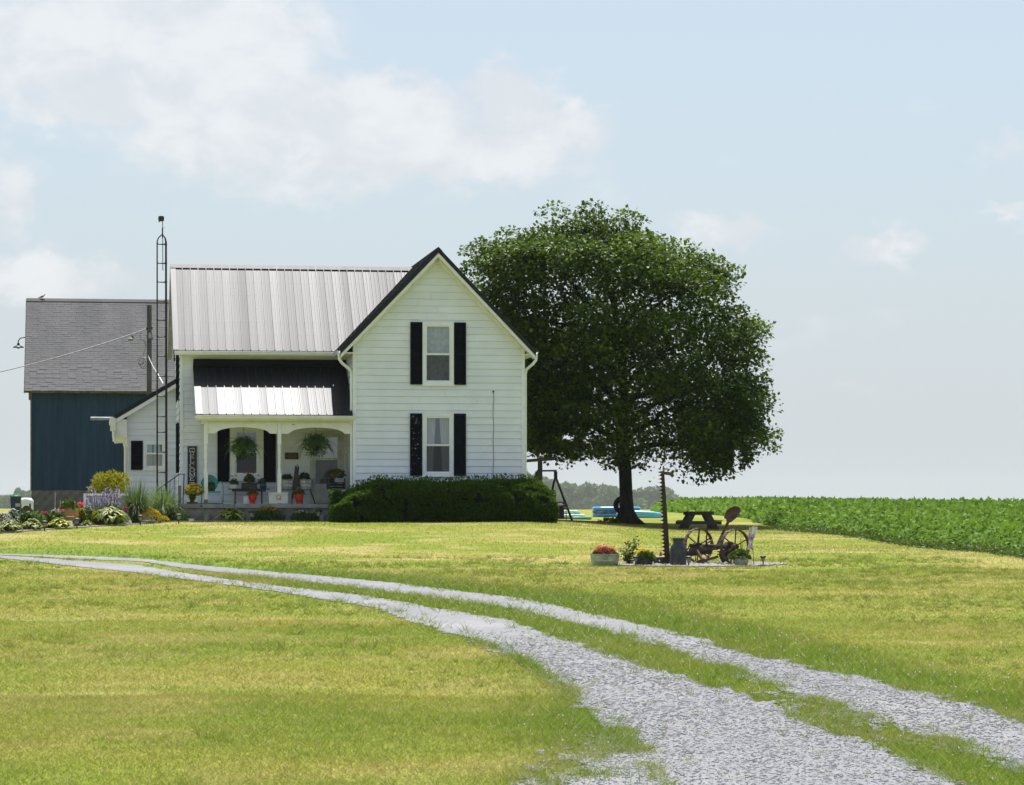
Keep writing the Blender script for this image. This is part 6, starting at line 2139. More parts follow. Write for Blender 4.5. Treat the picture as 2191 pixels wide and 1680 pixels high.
geranium(pt_, (0, .02, 35 * k), 40 * k, 80 * k, 90, [(-22 * k, 152 * k, 18 * k), (-45 * k, 135 * k, 12 * k)], size=.07)
# white box with yellow mums
v = -.05
k = PK(v)
mm = pthing('mum_planter', 'white planter box overflowing with bright yellow mums before the sign', 'planter', 212, v)
B().box(-66 * k, 66 * k, .02, .30, 22 * k, 135 * k).build('box', 'white_enamel', mm)
B().box(-67 * k, 67 * k, .015, .31, 0, 21.5 * k).build('plinth', 'rust', mm)
P, d = ball(700, 50 * k, .09, 110 * k, (0, -.06, 115 * k), .2)
P[:, 0] *= np.interp(P[:, 2], [0, 110 * k, 220 * k], [.45, .8, 1.7])
leafobj('foliage', P, .045, 'leaf_green', mm, out=d, ob=.4, tint=rng.uniform(.2, .9, 700))
P, d = ball(900, 118 * k, .24, 78 * k, (22 * k, -.02, 168 * k), .86)
P = P[(P[:, 2] > 110 * k) & (P[:, 1] < .12)]
leafobj('leaf_cushion', P * .96, .05, 'leaf_green', mm, tint=rng.uniform(.1, .7, len(P)))
P, d = ball(1500, 112 * k, .25, 74 * k, (22 * k, -.03, 170 * k), .93)
P = P[(P[:, 2] > 112 * k) & (P[:, 1] < .10) & (np.abs(P[:, 0] - 22 * k) < 105 * k)]
blossoms(mm, P[:520], .036, 'flower_yellow')
# plank bench with pots
v = 1.45
k = PK(v)
bn = pthing('plank_bench', 'narrow dark wooden bench under the porch window', 'bench', 898, v)
B().box(-250 * k, 250 * k, -.16, .16, 172 * k, 184 * k).build('top', 'dark_wood', bn)
B().box(-205 * k, 205 * k, -.13, -.11, 148 * k, 171.5 * k).build('apron', 'dark_wood', bn)
for x in (-162, 158):
    B().bar((x * k, -.1, 0), (x * k, -.1, 171 * k), .035, .035).build('leg', 'dark_wood', bn)
    B().bar((x * k, .1, 0), (x * k, .1, 171 * k), .035, .035).build('leg', 'dark_wood', bn)
zt_ = 184.5 * k
pp = pthing('potted_geranium', 'white pot with a pink geranium at the left end of the bench', 'potted plant', 718, v, zt_)
B().lathe([(0, 0), (42 * k, 0), (52 * k, 40 * k), (56 * k, 48 * k), (52 * k, 48 * k), (0, 40 * k)], 18, cap=False).build('pot', 'white_enamel', pp, smooth=True)
geranium(pp, (0, 0, 46 * k), 48 * k, 72 * k, 220, [(-22 * k, 150 * k, 14 * k), (22 * k, 158 * k, 16 * k), (-28 * k, 108 * k, 9 * k)], 'flower_pink', .05)
pp = pthing('planter_box', 'black planter box with red geraniums in the middle of the bench', 'planter', 906, v, zt_)
B().box(-95 * k, 95 * k, -.11, .11, 0, 70 * k).build('box', 'black_plastic', pp)
B().lathe([(30 * k, 70.5 * k), (45 * k, 84 * k), (42 * k, 86 * k), (0, 80 * k)], 14, cap=False).build('bowl', 'white_enamel', pp, smooth=True)
geranium(pp, (0, 0, 82 * k), 62 * k, 90 * k, 320, [(-55 * k, 195 * k, 24 * k), (10 * k, 172 * k, 24 * k), (45 * k, 190 * k, 18 * k), (-15 * k, 180 * k, 14 * k)], 'flower_red', .06)
pp = pthing('potted_geranium', 'blue glazed pot with a small red geranium at the right end of the bench', 'potted plant', 1073, v, zt_)
B().lathe([(0, 0), (34 * k, 0), (42 * k, 20 * k), (42 * k, 45 * k), (36 * k, 62 * k), (40 * k, 66 * k), (34 * k, 66 * k), (0, 55 * k)], 18, cap=False).build('pot', 'blue_glaze', pp, smooth=True)
geranium(pp, (-12 * k, 0, 60 * k), 42 * k, 60 * k, 160, [(-50 * k, 108 * k, 13 * k), (-45 * k, 165 * k, 12 * k), (-85 * k, 120 * k, 10 * k)], 'flower_red', .05)
# red urns
def urn(zx, v, label):
    k = PK(v)
    t = pthing('flower_urn', label, 'urn', zx, v, group='red urns on the porch edge')
    B().lathe([(0, 0), (36 * k, 0), (36 * k, 8 * k), (30 * k, 14 * k), (27 * k, 22 * k), (34 * k, 30 * k), (48 * k, 52 * k), (55 * k, 85 * k), (58 * k, 114 * k), (61 * k, 120 * k), (57 * k, 122 * k), (50 * k, 105 * k), (0, 100 * k)], 24, cap=False).build('urn', 'red_glaze', t, smooth=True)
    return t, k
t, k = urn(944, .12, 'red urn on the porch edge below the window, fern-like plant inside')
geranium(t, (0, 0, 112 * k), 62 * k, 55 * k, 260, [(-30 * k, 190 * k, 8 * k)], 'flower_red', .05)
t, k = urn(1510, .12, 'red urn on the porch edge in front of the wash tubs')
geranium(t, (5 * k, 0, 112 * k), 66 * k, 60 * k, 280, [(0, 195 * k, 9 * k), (-35 * k, 180 * k, 8 * k)], 'flower_pink', .05)
# bucket and cooler
v = .75; k = PK(v)
t = pthing('bucket', 'white bucket behind the left red urn', 'bucket', 872, v)
B().lathe([(0, 0), (38 * k, 0), (44 * k, 82 * k), (46 * k, 90 * k), (43 * k, 90 * k), (38 * k, 40 * k), (0, 20 * k)], 18, cap=False).build('pail', 'white_enamel', t, smooth=True)
B().torus((0, -.02, 78 * k), 45 * k, 2.4 * k, 18, 5, 'Y', 185, 355, .6).build('bail', 'black_iron', t)
v = -.02; k = PK(v)
t = pthing('cooler_box', 'white metal cooler chest with a small red square logo', 'cooler', 1259, v)
b = B().box(-114 * k, 114 * k, -.02, .30, 4 * k, 118 * k); b.build('chest', 'dirty_white', t)
B().box(-118 * k, 118 * k, -.03, .31, 118.5 * k, 138 * k).build('lid', 'dirty_white', t)
lg = B()
x0, x1, z0, z1 = -24 * k, 30 * k, 46 * k, 100 * k
for (a, c_, d, e) in ((x0, x1, z1 - 5 * k, z1), (x0, x1, z0, z0 + 5 * k), (x0, x0 + 5 * k, z0 + 5 * k, z1 - 5 * k), (x1 - 6 * k, x1, z0 + 5 * k, z1 - 5 * k), (x0 + 16 * k, x0 + 21 * k, z0 + 8 * k, z0 + 24 * k)):
    lg.box(a, c_, -.024, -.0195, d, e)
lg.prism([(x0 + 24 * k, z0 + 20 * k), (x1 - 8 * k, z0 + 6 * k), (x1 - 7 * k, z0 + 16 * k), (x0 + 30 * k, z0 + 26 * k)], -.024, -.0195)
lg.prism([(x0 + 5 * k, z1 - 16 * k), (x0 + 14 * k, z1 - 5 * k), (x0 + 5 * k, z1 - 5 * k)], -.024, -.0195)
lg.prism([(x1 - 6 * k, z1 - 22 * k), (x1 - 14 * k, z1 - 16 * k), (x1 - 6 * k, z1 - 8 * k)], -.024, -.0195)
lg.build('logo', 'logo_red', t)
# double wash tubs on a stand, each planted; old wringer between
v = 1.3; k = PK(v)
st = pthing('tub_stand', 'dark splayed-leg stand carrying two galvanised wash tubs', 'stand', 1470, v)
B().box(-190 * k, 190 * k, -.17, .17, 165 * k, 176 * k).build('top', 'dark_wood', st)
for x0, x1 in ((-180, -185), (-35, -52), (175, 232), (60, 75)):
    B().bar((x0 * k, -.12, 165 * k), (x1 * k, -.16, 0), .035, .03).build('leg', 'dark_wood', st)
b = B(); b.bar((-22 * k, -.16, 110 * k), (12 * k, -.14, 460 * k), .12, .06, (0, 1, 0)); b.bar((-48 * k, -.17, 60 * k), (-10 * k, -.15, 330 * k), .06, .05, (0, 1, 0)); b.bar((50 * k, -.17, 120 * k), (10 * k, -.15, 330 * k), .05, .05, (0, 1, 0))
b.build('wringer_post', 'dark_wood', st)
B().lathe([(10 * k, 0), (14 * k, 6 * k), (14 * k, 24 * k), (6 * k, 30 * k), (4 * k, 50 * k)], 10, (14 * k, -.15, 440 * k)).build('clamp', 'grey_tin', st, smooth=True)
def washtub(zx, label, hw, plant):
    t = pthing('wash_tub', label, 'wash tub', zx, v, 176.5 * k, group='wash tubs on the stand')
    b = B(); vs = []
    prof = [(.86, 0), (.9, 30), (.93, 36), (.92, 40), (.96, 78), (.99, 84), (.98, 88), (1.0, 118), (1.03, 122), (1.0, 122), (.95, 90)]
    n = 28
    for (f, z) in prof:
        for i in range(n):
            a = 2 * math.pi * i / n
            c, s = math.cos(a), math.sin(a)
            vs.append((hw * k * f * abs(c) ** .45 * (1 if c > 0 else -1), .19 * f * abs(s) ** .45 * (1 if s > 0 else -1), z * k))
    b.add(vs, [(i * n + j, i * n + (j + 1) % n, (i + 1) * n + (j + 1) % n, (i + 1) * n + j) for i in range(len(prof) - 1) for j in range(n)] + [tuple((len(prof) - 1) * n + j for j in range(n))])
    b.build('tub', 'galvanised', t, smooth=True)
    B().torus((10 * k, -.20, 102 * k), 20 * k, 3 * k, 16, 5, 'Y', sz=.7).build('handle', 'grey_tin', t)
    P, d = ball(170, plant[0] * k, .14, plant[1] * k, (plant[2] * k, 0, 116 * k), .2, half=True)
    leafobj('foliage', P, .085, 'hosta_dark', t, out=d, ob=.5, aspect=.7)
washtub(1368, 'left wash tub, planted with dark leaves, behind the right porch post', 82, (55, 55, -5))
washtub(1592, 'right wash tub, planted with taller dark leaves, beside the storm door', 88, (72, 80, -20))
# crate with flowers in the right corner
v = .95; k = PK(v)
t = pthing('crate', 'black slatted crate with a grey tin in the right corner of the porch', 'crate', 1960, v, .0)
for x in (-100, 100): B().box(x * k - .02, x * k + .02, -.2, .2, 178.5 * k, 312 * k).build('side', 'black_plastic', t)
B().box(-100 * k, 100 * k, -.2, .2, 172 * k, 178 * k).build('shelf', 'black_plastic', t)
for i in range(4):
    B().box(-100 * k, 100 * k, .17, .2, (185 + i * 34) * k, (212 + i * 34) * k).build('slat', 'black_plastic', t)
B().box(-20 * k, 95 * k, -.16, .16, 262 * k, 315 * k).build('tin', 'grey_tin', t)
for x in (-70, 80):
    B().tube([(x * k, -.15, 0), (x * k, -.15, 172 * k)], .012, 6).build('leg', 'white_enamel', t)
    B().tube([(x * k, .15, 0), (x * k, .15, 172 * k)], .012, 6).build('leg', 'white_enamel', t)
B().box(-98 * k, 100 * k, -.22, .22, 160 * k, 171.5 * k).build('table_top', 'white_enamel', t)
t = pthing('flower_pot', 'mixed red and yellow flowers on the black crate by the storm door', 'potted plant', 1985, v, 315.5 * k)
B().lathe([(0, 0), (55 * k, 0), (62 * k, 22 * k), (0, 20 * k)], 16, cap=False).build('pot', 'black_plastic', t)
geranium(t, (0, 0, 18 * k), 95 * k, 95 * k, 420, [(-5 * k, 85 * k, 14 * k), (15 * k, 70 * k, 12 * k), (60 * k, 78 * k, 10 * k), (80 * k, 80 * k, 9 * k)], 'flower_red', .05)
P = np.array([(-52 * k + x_ * 17 * k, -.14, 8 * k + z_ * 14 * k) for x_ in range(-2, 3) for z_ in range(4)]) + rng.normal(0, .01, (20, 3))
blossoms(t, P, .05, 'flower_orange')
# hanging ferns: one frond mesh, many fronds
def frond_mesh():
    b = B(); n = 15
    pts = [Vector((.95 * q ** .85, 0, .30 * math.sin(q * 2.0) - .62 * q ** 2.0)) for q in np.linspace(0, 1, n + 1)]
    for i in range(n):
        a, c = pts[i], pts[i + 1]
        b.add([a + Vector((0, -.004, 0)), a + Vector((0, .004, 0)), c + Vector((0, .003, 0)), c + Vector((0, -.003, 0))], [(0, 1, 2, 3)], .4)
        if i < 2: continue
        q = i / n
        ln = .115 * math.sin(min(1, q * 1.15) * math.pi) ** .6 + .015
        d = (c - a).normalized()
        for s in (-1, 1):
            e = a + Vector((0, s * ln, -.03 * q)) + d * .02
            b.add([a, a + d * .03 + Vector((0, s * ln * .5, 0)), e, a - d * .02 + Vector((0, s * ln * .5, 0))], [(0, 1, 2, 3)], random.uniform(.1, 1))
    me = b.mesh('frond'); me.materials.append(MATS['leaf_fern'])
    return me
FROND = frond_mesh()
def fern(zx, zy, rx, label, seed):
    v = .35; k = PK(v)
    u, z = pz(zx, zy, v)
    t = thing('hanging_fern', label, 'hanging plant', HW(u, v, z), HA, 'ferns hanging from the porch ceiling')
    g = random.Random(seed)
    B().lathe([(0, -.20), (.07, -.20), (.12, -.06), (.125, -.05), (.11, -.05), (0, -.07)], 14, cap=False).build('basket', 'black_plastic', t, smooth=True)
    top = ZP0 - .062 - z
    for i in range(3):
        a = i * 2.09
        B().tube([(.12 * math.cos(a), .12 * math.sin(a), -.05), (0, 0, .42)], .003, 4).build('hanger', 'black_iron', t)
    b = B(); b.tube([(0, 0, .40), (0, 0, top)], .005, 5); b.torus((0, 0, .44), .03, .005, 12, 5, 'Y', 0, 270); b.build('hook', 'black_iron', t)
    for i in range(64):
        o = link('frond', FROND, None, t)
        q = (i + .5) / 64
        a = i * 2.39996 + g.uniform(-.3, .3)
        o.location = (.03 * math.cos(a), .03 * math.sin(a), -.04)
        o.rotation_euler = (g.uniform(-.3, .3), -1.05 + 1.35 * q + g.uniform(-.15, .15), a)
        s = rx * k / .80 * g.uniform(.7, 1.05) * (.75 + .3 * q)
        o.scale = (s, s * 1.15, s * (1.0 + .15 * q))
    P, d = ball(700, rx * k * .62, rx * k * .62, rx * k * .55, (0, 0, -.05), .3)
    leafobj('fern_heart', P, .09, 'leaf_fern', t, out=d, ob=.4, tint=rng.uniform(0, .5, 700), aspect=.3)
fern(838, 500, 235, 'green hanging fern in front of the porch window', 5)
fern(1712, 470, 250, 'green hanging fern in front of the storm door', 8)
# handrail at the steps
hy_ = 77.4
def hr(zx, zy, Y=hy_):
    xd, yd = z2(zx, zy)
    return Vector(((xd - CX) / F * Y, Y, EYE + (HY - yd) / F * Y))
h0 = hr(1512, 1285); h0.z = float(gz(h0.x, hy_))
rl = thing('handrail', 'thin black iron handrail sloping down beside the porch steps', 'handrail', tuple(h0), 0)
qh = lambda zx, zy: hr(zx, zy) - h0
B().tube([qh(1516, 1100), qh(1722, 953), qh(1770, 951)], .014, 6).build('top_rail', 'black_iron', rl)
B().tube([qh(1767, 951), qh(1756, 1238)], .016, 6).build('post', 'black_iron', rl)
B().tube([qh(1516, 1100), Vector((qh(1510, 1285).x, 0, -.1))], .016, 6).build('post', 'black_iron', rl)
for x, ya in ((1550, 1076), (1590, 1048), (1632, 1018), (1676, 986), (1718, 956)):
    B().tube([qh(x, ya), qh(x - 8, ya + (200 if x > 1600 else 180))], .008, 5).build('baluster', 'black_iron', rl)
B().tube([qh(1706, 1200), qh(1740, 1190), qh(1757, 1192)], .008, 5).build('scroll', 'black_iron', rl)
x, y, z = HW(hpx(z2(1724, 0)[0], .5), .5, -.6)
t = thing('wooden_post', 'short weathered wooden post at the end of the porch', 'post', (x, y, float(gz(x, y))), HA)
B().lathe([(.045, -.1), (.045, .96), (.035, .99)], 10).build('stub', 'bare_wood', t, smooth=True)

# ------------------------------------------------------------------ front bed: pebbles, plants, bits and pieces
patch('garden_bed', 'gravel mulched flower bed along the front of the house', BEDS['house_bed'], 'bed_gravel', st=.09)
fe = np.array(front_edge)
def along(q, back):
    """point a share q along the bed's front edge, set back from it"""
    s = np.concatenate([[0], np.cumsum(np.linalg.norm(np.diff(fe, axis=0), axis=1))]); d = q * s[-1]
    x = np.interp(d, s, fe[:, 0]); y = np.interp(d, s, fe[:, 1])
    return x, y + back
q = rng.uniform(0, 1, 7000); bk = rng.uniform(.03, .55, 7000) * rng.uniform(.3, 1, 7000)
x, y = along(q, bk)
tag(stones('pebbles', np.stack([x, y, gz(x, y) + .014], -1), rng.uniform(.025, .05, 7000), 'pebbles'), 'pale pebbles along the front edge of the flower bed', kind='stuff')
for i in range(26):                                     # thin edging stones, one by one
    q0 = (i + .08) / 26; q1 = (i + .92) / 26
    (xa, ya), (xb, yb_) = along(q0, .0), along(q1, .0)
    o = B().bar((xa, ya, float(gz(xa, ya)) + .012), (xb, yb_, float(gz(xb, yb_)) + .012), .05, .035).build('edging_stone', 'pebbles', None)
    tag(o, 'pale edging stone in the row along the front of the flower bed', 'edging stone', 'edging stones along the flower bed')
_fed = [(-60, 1146), (0, 1142), (60, 1138), (130, 1132), (210, 1127), (300, 1122), (360, 1117), (420, 1116)]
def bed(zx, zy, back=0.):
    """place in the bed: `back` metres behind its front edge under picture column zx; returns the point and metres per zoom pixel"""
    xd, yd = z2(zx, zy)
    ye = float(np.interp(xd, [p[0] for p in _fed], [p[1] for p in _fed]))
    x, y, z = ray(xd, ye if back > .3 else max(yd, ye - 1.0))
    y += back
    x = (xd - CX) / F * y
    return (x, y, float(gz(x, y))), y / F * .2229
def hgt(zx, ztop, c):
    """height that reaches picture row ztop from the ground point c"""
    yd = z2(zx, ztop)[1]
    return EYE + (HY - yd) / F * c[1] - c[2]
c, k = bed(85, 1518, .25)
hosta('dark green hosta with narrow pale edged leaves at the far left of the bed', c, 135 * k, 150 * k, 70, ['hosta_dark', 'hosta_cream'], ('flower_white', 9), fl_h=.22)
c, k = bed(-70, 1530, .3)
hosta('dark hosta cut off by the left edge of the picture', c, 120 * k, 120 * k, 36, ['hosta_dark', 'hosta_cream'], ('flower_mauve', 5), fl_h=.25)
c, k = bed(308, 1495, .2)
hosta('yellow-green hosta second from the left of the bed', c, 128 * k, 130 * k, 46, ['hosta_green', 'hosta_gold'])
c, k = bed(580, 1482, .2)
hosta('golden yellow hosta in front of the wooden crate planter', c, 130 * k, 122 * k, 40, ['hosta_gold'])
c, k = bed(1060, 1452, .4)
hosta('large variegated hosta with wide cream margins in the middle of the bed', c, 185 * k, 195 * k, 84, ['hosta_green', 'hosta_cream'])
c, k = bed(835, 1455, .25)
hosta('small pale variegated hosta left of the large variegated one', c, 78 * k, 65 * k, 24, ['hosta_green', 'hosta_cream'])
c, k = bed(640, 1440, .1)
u, z = pz(690, 1408, -.55)
x, y, z = HW(u, -.55)
hosta('blue-green and cream hosta in front of the porch foundation', (x, y, float(gz(x, y))), 2.15 * .17578 * 100 * hY(-3, 0) / F, .40, 40, ['hosta_green', 'hosta_cream'], ('flower_pink', 3), fl_h=.55)
# middle rows
for (zx, top, bk, rx, n, mt, fl, lab) in (
        (45, 1330, .95, 100, 620, 'leaf_green', ('flower_white', 150, .05, .66), 'leafy plant with pale lilac blossoms at the far left behind the dark hosta'),
        (130, 1292, 1.25, 62, 420, 'leaf_green', ('flower_white', 150, .055, .70), 'plant topped with pale lilac flower heads in front of the blue bin'),
        (250, 1310, 1.3, 80, 620, 'leaf_green', ('flower_white', 10, .06, .85), 'leafy green plant in front of the white wrapped bundle'),
        (340, 1318, 1.1, 95, 700, 'leaf_pale', None, 'pale leaved plant between the wrapped bundle and the red blooms'),
        (430, 1318, 1.0, 85, 640, 'leaf_green', ('flower_red', 22, .06, .88), 'leafy green plant with a few red blooms below the barn corner'),
        (525, 1295, 1.15, 70, 520, 'leaf_pale', ('flower_white', 14, .06, .85), 'silvery leaved plant left of the wooden crate'),
        (560, 1325, .85, 75, 460, 'leaf_green', None, 'dark green filler plant just behind the golden hosta'),
        (775, 1285, 1.0, 62, 480, 'leaf_green', ('flower_yellow', 190, .042, .35), 'upright clump of yellow flowers right of the wooden crate'),
        (850, 1262, 1.1, 45, 360, 'leaf_pale', ('flower_white', 70, .05, .75), 'pale pink flowering plant beside the yellow clump'),
        (930, 1300, .9, 90, 560, 'leaf_gold', None, 'lime green leafy plant behind the large hosta'),
        (1085, 1228, 1.25, 95, 620, 'leaf_green', ('flower_white', 80, .05, .82), 'green plant with white blossoms behind the large hosta'),
        (1640, 1290, .6, 100, 800, 'leaf_pale', None, 'spreading shrub with white edged leaves by the porch corner')):
    c, k = bed(zx, 1420, bk)
    mound(lab, c, rx * k, rx * k * .7, hgt(zx, top, c), n, .10, mt, fl, name='flowering_plant', cat='plant')
c, k = bed(1425, 1412, .25)
c, k = bed(1425, 1412, .32)
mound('low mound of golden yellow coreopsis flowers in the bed', c, 138 * k, .28, hgt(1425, 1282, c), 900, .05, 'leaf_green', ('flower_yellow', 1000, .04, .36), name='coreopsis', cat='flowers', aspect=.25)
c, k = bed(1570, 1418, .1)
mound('small tuft of orange yellow flowers right of the coreopsis mound', c, 58 * k, .13, 62 * k, 260, .045, 'leaf_green', ('flower_yellow', 160, .036, .3), name='coreopsis', cat='flowers', aspect=.25)
c, k = bed(1690, 1400, .75)
mound('bronze seed heads of a faded shrub at the porch corner', (c[0], c[1], c[2] + 95 * k), 100 * k, .22, 70 * k, 500, .045, 'leaf_bronze', name='faded_shrub', cat='shrub', aspect=.3)
c, k = bed(1700, 1395, .35)
mound('white variegated leafy plant below the handrail', c, 110 * k, .22, 120 * k, 560, .08, 'leaf_pale', name='variegated_plant', cat='plant')
# purple flower spikes in front of the pale box
c, k = bed(985, 1400, 1.4)
t = thing('purple_flowers', 'tall drooping lilac flower spikes in front of the long pale box', 'flowers', c)
b = B(); P = []; g = random.Random(6)
for i in range(34):
    x0 = g.uniform(-150, 170) * k; zt2 = hgt(985, g.uniform(1055, 1150), c); x1 = x0 + g.uniform(-25, 25) * k; yy = g.uniform(-.25, .05)
    b.tube([(x0 * .6, .0, 0), (x0 * .9, yy, zt2 * .75), (x1, yy - .03, zt2)], .005, 4)
    for j in range(26):
        qq = g.uniform(0, 1)
        P.append((x1 + (x0 * .9 - x1) * qq * .8 + g.gauss(0, .022), yy + g.gauss(0, .022), zt2 - qq * zt2 * .38))
b.build('stems', 'leaf_green', t, stuff=True)
leafobj('blossoms', np.array(P), .042, 'flower_mauve', t, droop=.7)
P, d = ball(600, 165 * k, .3, 130 * k, (0, 0, 0), .3, half=True)
leafobj('foliage', P, .12, 'leaf_green', t, out=d, ob=.5)
# red lily and astilbe
c, k = bed(775, 1420, 1.5)
grassclump('strappy leaved clump behind the red lilies', c, .32, hgt(775, 1170, c), 60, 'leaf_green', .022, name='lily_leaves')
t = thing('red_lilies', 'cluster of coral red lily blooms right of the wooden crate', 'flowers', (c[0], c[1] - .25, c[2]))
b = B(); P = []
for (x_, z_) in ((-30, 172), (-12, 180), (5, 188), (22, 178), (-20, 160), (8, 168), (30, 190)):
    z_ += 22
    b.tube([(0, 0, 0), (x_ * k, 0, z_ * k)], .006, 4)
    P += [(x_ * k + g.gauss(0, .02), g.gauss(0, .03), z_ * k + g.gauss(0, .016)) for _ in range(10)]
b.build('stems', 'leaf_green', t); leafobj('blossoms', np.array(P), .075, 'flower_red', t, up=.1)
c, k = bed(588, 1400, 1.3)
t = thing('orange_lilies', 'few salmon orange lily blooms left of the wooden crate', 'flowers', c)
b = B(); P = []
for (x_, z_) in ((-20, 118), (0, 125), (12, 112)):
    z_ += 40
    b.tube([(0, 0, 0), (x_ * k, 0, z_ * k)], .005, 4)
    P += [(x_ * k + g.gauss(0, .018), g.gauss(0, .03), z_ * k + g.gauss(0, .014)) for _ in range(10)]
b.build('stems', 'leaf_green', t); leafobj('blossoms', np.array(P), .075, 'flower_pink', t, up=.1)
c, k = bed(1200, 1400, .9)
t = thing('astilbe', 'dusty red feathery flower plume in front of the dark grass', 'flowers', c)
B().tube([(0, 0, 0), (0, 0, 110 * k)], .006, 4).build('stem', 'leaf_green', t)
P, d = ball(150, 24 * k, .07, 52 * k, (0, 0, 135 * k), .2)
leafobj('blossoms', P, .045, 'flower_pink', t)
# ornamental grasses
c, k = bed(1310, 1385, .95)
grassclump('large dark green fountain grass left of the handrail', c, 330 * k, hgt(1310, 1085, c) * 1.35, 700, 'leaf_green', .014, fall=.85)
c, k = bed(1560, 1375, 1.15)
grassclump('white striped variegated grass growing through the handrail', c, 370 * k, hgt(1560, 1118, c) * 1.4, 800, 'leaf_pale', .016, fall=.9)
# gold thread-leaf cypress
c, k = bed(1040, 1420, 5.0)
t = thing('golden_cypress', 'golden yellow feathery evergreen at the corner of the low addition', 'shrub', c)
P = []; O = []
for (x_, z_, r_, n) in ((-60, 330, 85, 420), (40, 350, 80, 420), (110, 330, 75, 300), (-100, 250, 75, 380), (0, 260, 110, 500), (80, 240, 100, 400), (-120, 190, 60, 300)):
    z_ += 55
    p, d = ball(n, r_ * k, r_ * k, r_ * k * .8, (x_ * k, g.uniform(-.1, .2), z_ * k), .5)
    P.append(p); O.append(d + np.array([0, 0, -.3]))
P = np.concatenate(P); O = np.concatenate(O)
leafobj('foliage', P, .13, 'leaf_gold', t, out=unit(O), ob=.6, tint=rng.uniform(0, 1, len(P)), aspect=.2)
B().tube([(0, .1, -.05), (0, .1, 300 * k)], [.05, .02], 7).build('trunk', 'bark', t)
# long pale box, dark stone, crate planter, bin, bundle
c, k = bed(1032, 1420, 3.0)
tk = hgt(1032, 1138, c) / (214 * k)
t = thing('stock_tank', 'long white rimmed grey box behind the lilac flower spikes', 'box', c, HA)
B().box(-205 * k, 205 * k, 0, .6, 0, 198 * k * tk).build('side', 'grey_tin', t)
B().box(-228 * k, 228 * k, -.03, .63, 198.5 * k * tk, 214 * k * tk).build('rim', 'white_enamel', t)
B().box(-228 * k, -205.5 * k, -.025, .6, 0, 198 * k * tk).build('end_panel', 'white_enamel', t)
x, y, _ = on(z2(1612, 0)[0], 82.2)
k = 82.2 / F * .2229
t = thing('grey_boulder', 'dark grey rounded lump of stone against the low addition', 'rock', (x, y, float(gz(x, y))), .3)
b = B(); vs = []
d = unit(np.random.default_rng(8).normal(size=(1, 3)))
n, m = 14, 8
for i in range(m + 1):
    th = math.pi * i / m
    for j in range(n):
        a = 2 * math.pi * j / n
        r_ = 1 + .16 * math.sin(3 * a + i) + .1 * math.cos(2 * th + a)
        vs.append((78 * k * r_ * math.sin(th) * math.cos(a), 60 * k * math.sin(th) * math.sin(a), 140 * k + 45 * k * r_ * math.cos(th)))
b.add(vs, [(i * n + j, i * n + (j + 1) % n, (i + 1) * n + (j + 1) % n, (i + 1) * n + j) for i in range(m) for j in range(n)])
b.build('stone', 'shingle', t, smooth='all')
B().lathe([(.16, -.1), (.14, 105 * k)], 10).build('pedestal', 'concrete', t)
c, k = bed(692, 1440, .75)
c = (c[0], c[1], c[2] + .09)
t = thing('crate_planter', 'orange-brown wooden crate planter holding leafy green plants', 'planter', c, -.1)
for i in range(3):
    B().box(-55 * k, 48 * k, -.14, -.12, (25 + i * 42) * k, (63 + i * 42) * k).build('board', 'crate_wood', t)
for s in (-56, 44):
    for i in range(3):
        B().box(s * k, (s + 5) * k, -.12, .16, (25 + i * 42) * k, (63 + i * 42) * k).build('board', 'crate_wood', t)
for s in (-58, 42): B().box(s * k, (s + 11) * k, -.155, -.141, 0, 152 * k).build('corner_post', 'crate_wood', t)
P, d = ball(420, 80 * k, .2, 70 * k, (-22 * k, 0, 148 * k), .2, half=True)
leafobj('foliage', P, .085, 'leaf_green', t, out=d, ob=.5, tint=rng.uniform(.3, 1, 420))
by_ = 94.
x, y, z = on(z2(153, 0)[0], by_); k = by_ / F * .2229
t = thing('recycling_bin', 'navy blue wheeled bin with a green lid left of the barn', 'bin', (x, y, z), .1)
hh = 1.15
b = B(); b.hexa([(-.14, -.16, 0), (.14, -.16, 0), (.14, .16, 0), (-.14, .16, 0), (-.17, -.2, hh * .62), (.17, -.2, hh * .62), (.17, .2, hh * .62), (-.17, .2, hh * .62)]); b.build('body', 'navy_plastic', t)
B().box(-.185, .185, -.22, .22, hh * .62, hh * .65).build('lid', 'green_plastic', t)
B().lathe([(.16, 0), (.13, .03), (0, .045)], 14, (0, 0, hh * .65), cap=False).build('lid_dome', 'green_plastic', t, smooth=True)
b = B()
for zc in (.46, .40):
    for i in range(7): b.box(.0 + i * .022, .016 + i * .022, -.20, -.19, hh * .0 + zc, zc + .035)
b.build('printed_text', 'letter_white', t)
for s in (-1, 1):
    B().lathe([(.06, -.02), (.06, .02)], 12, (0, 0, 0), M=Matrix.Translation((s * .15, .17, .06)) @ Matrix.Rotation(R(90), 4, 'Y')).build('wheel', 'rubber', t)
x, y, z = on(z2(253, 0)[0], 96.); k = 96. / F * .2229
t = thing('wrapped_bundle', 'white plastic sheet draped over a brown load beside the bin', 'bundle', (x, y, z), 0)
B().box(-.16, .18, -.2, .25, 0, .50).build('load', 'dark_wood', t)
b = B(); vs = []; n = 20; m = 6
for i in range(m + 1):
    q = i / m
    for j in range(n):
        a = 2 * math.pi * j / n
        f = 1 + .07 * math.sin(a * 5 + 2) * (q > .4)
        rr = .23 * min(1, q * 2.2 + .02) * f
        vs.append((rr * math.cos(a) * 1.0, rr * math.sin(a) * 1.1, .68 - .02 * q - (max(0, q - .42) * .55 * (1 + .25 * math.sin(a * 2 + 1))) + .02 * math.sin(a * 3)))
b.add(vs, [(i * n + j, i * n + (j + 1) % n, (i + 1) * n + (j + 1) % n, (i + 1) * n + j) for i in range(m) for j in range(n)])
b.build('sheet', 'plastic_wrap', t, smooth='all')
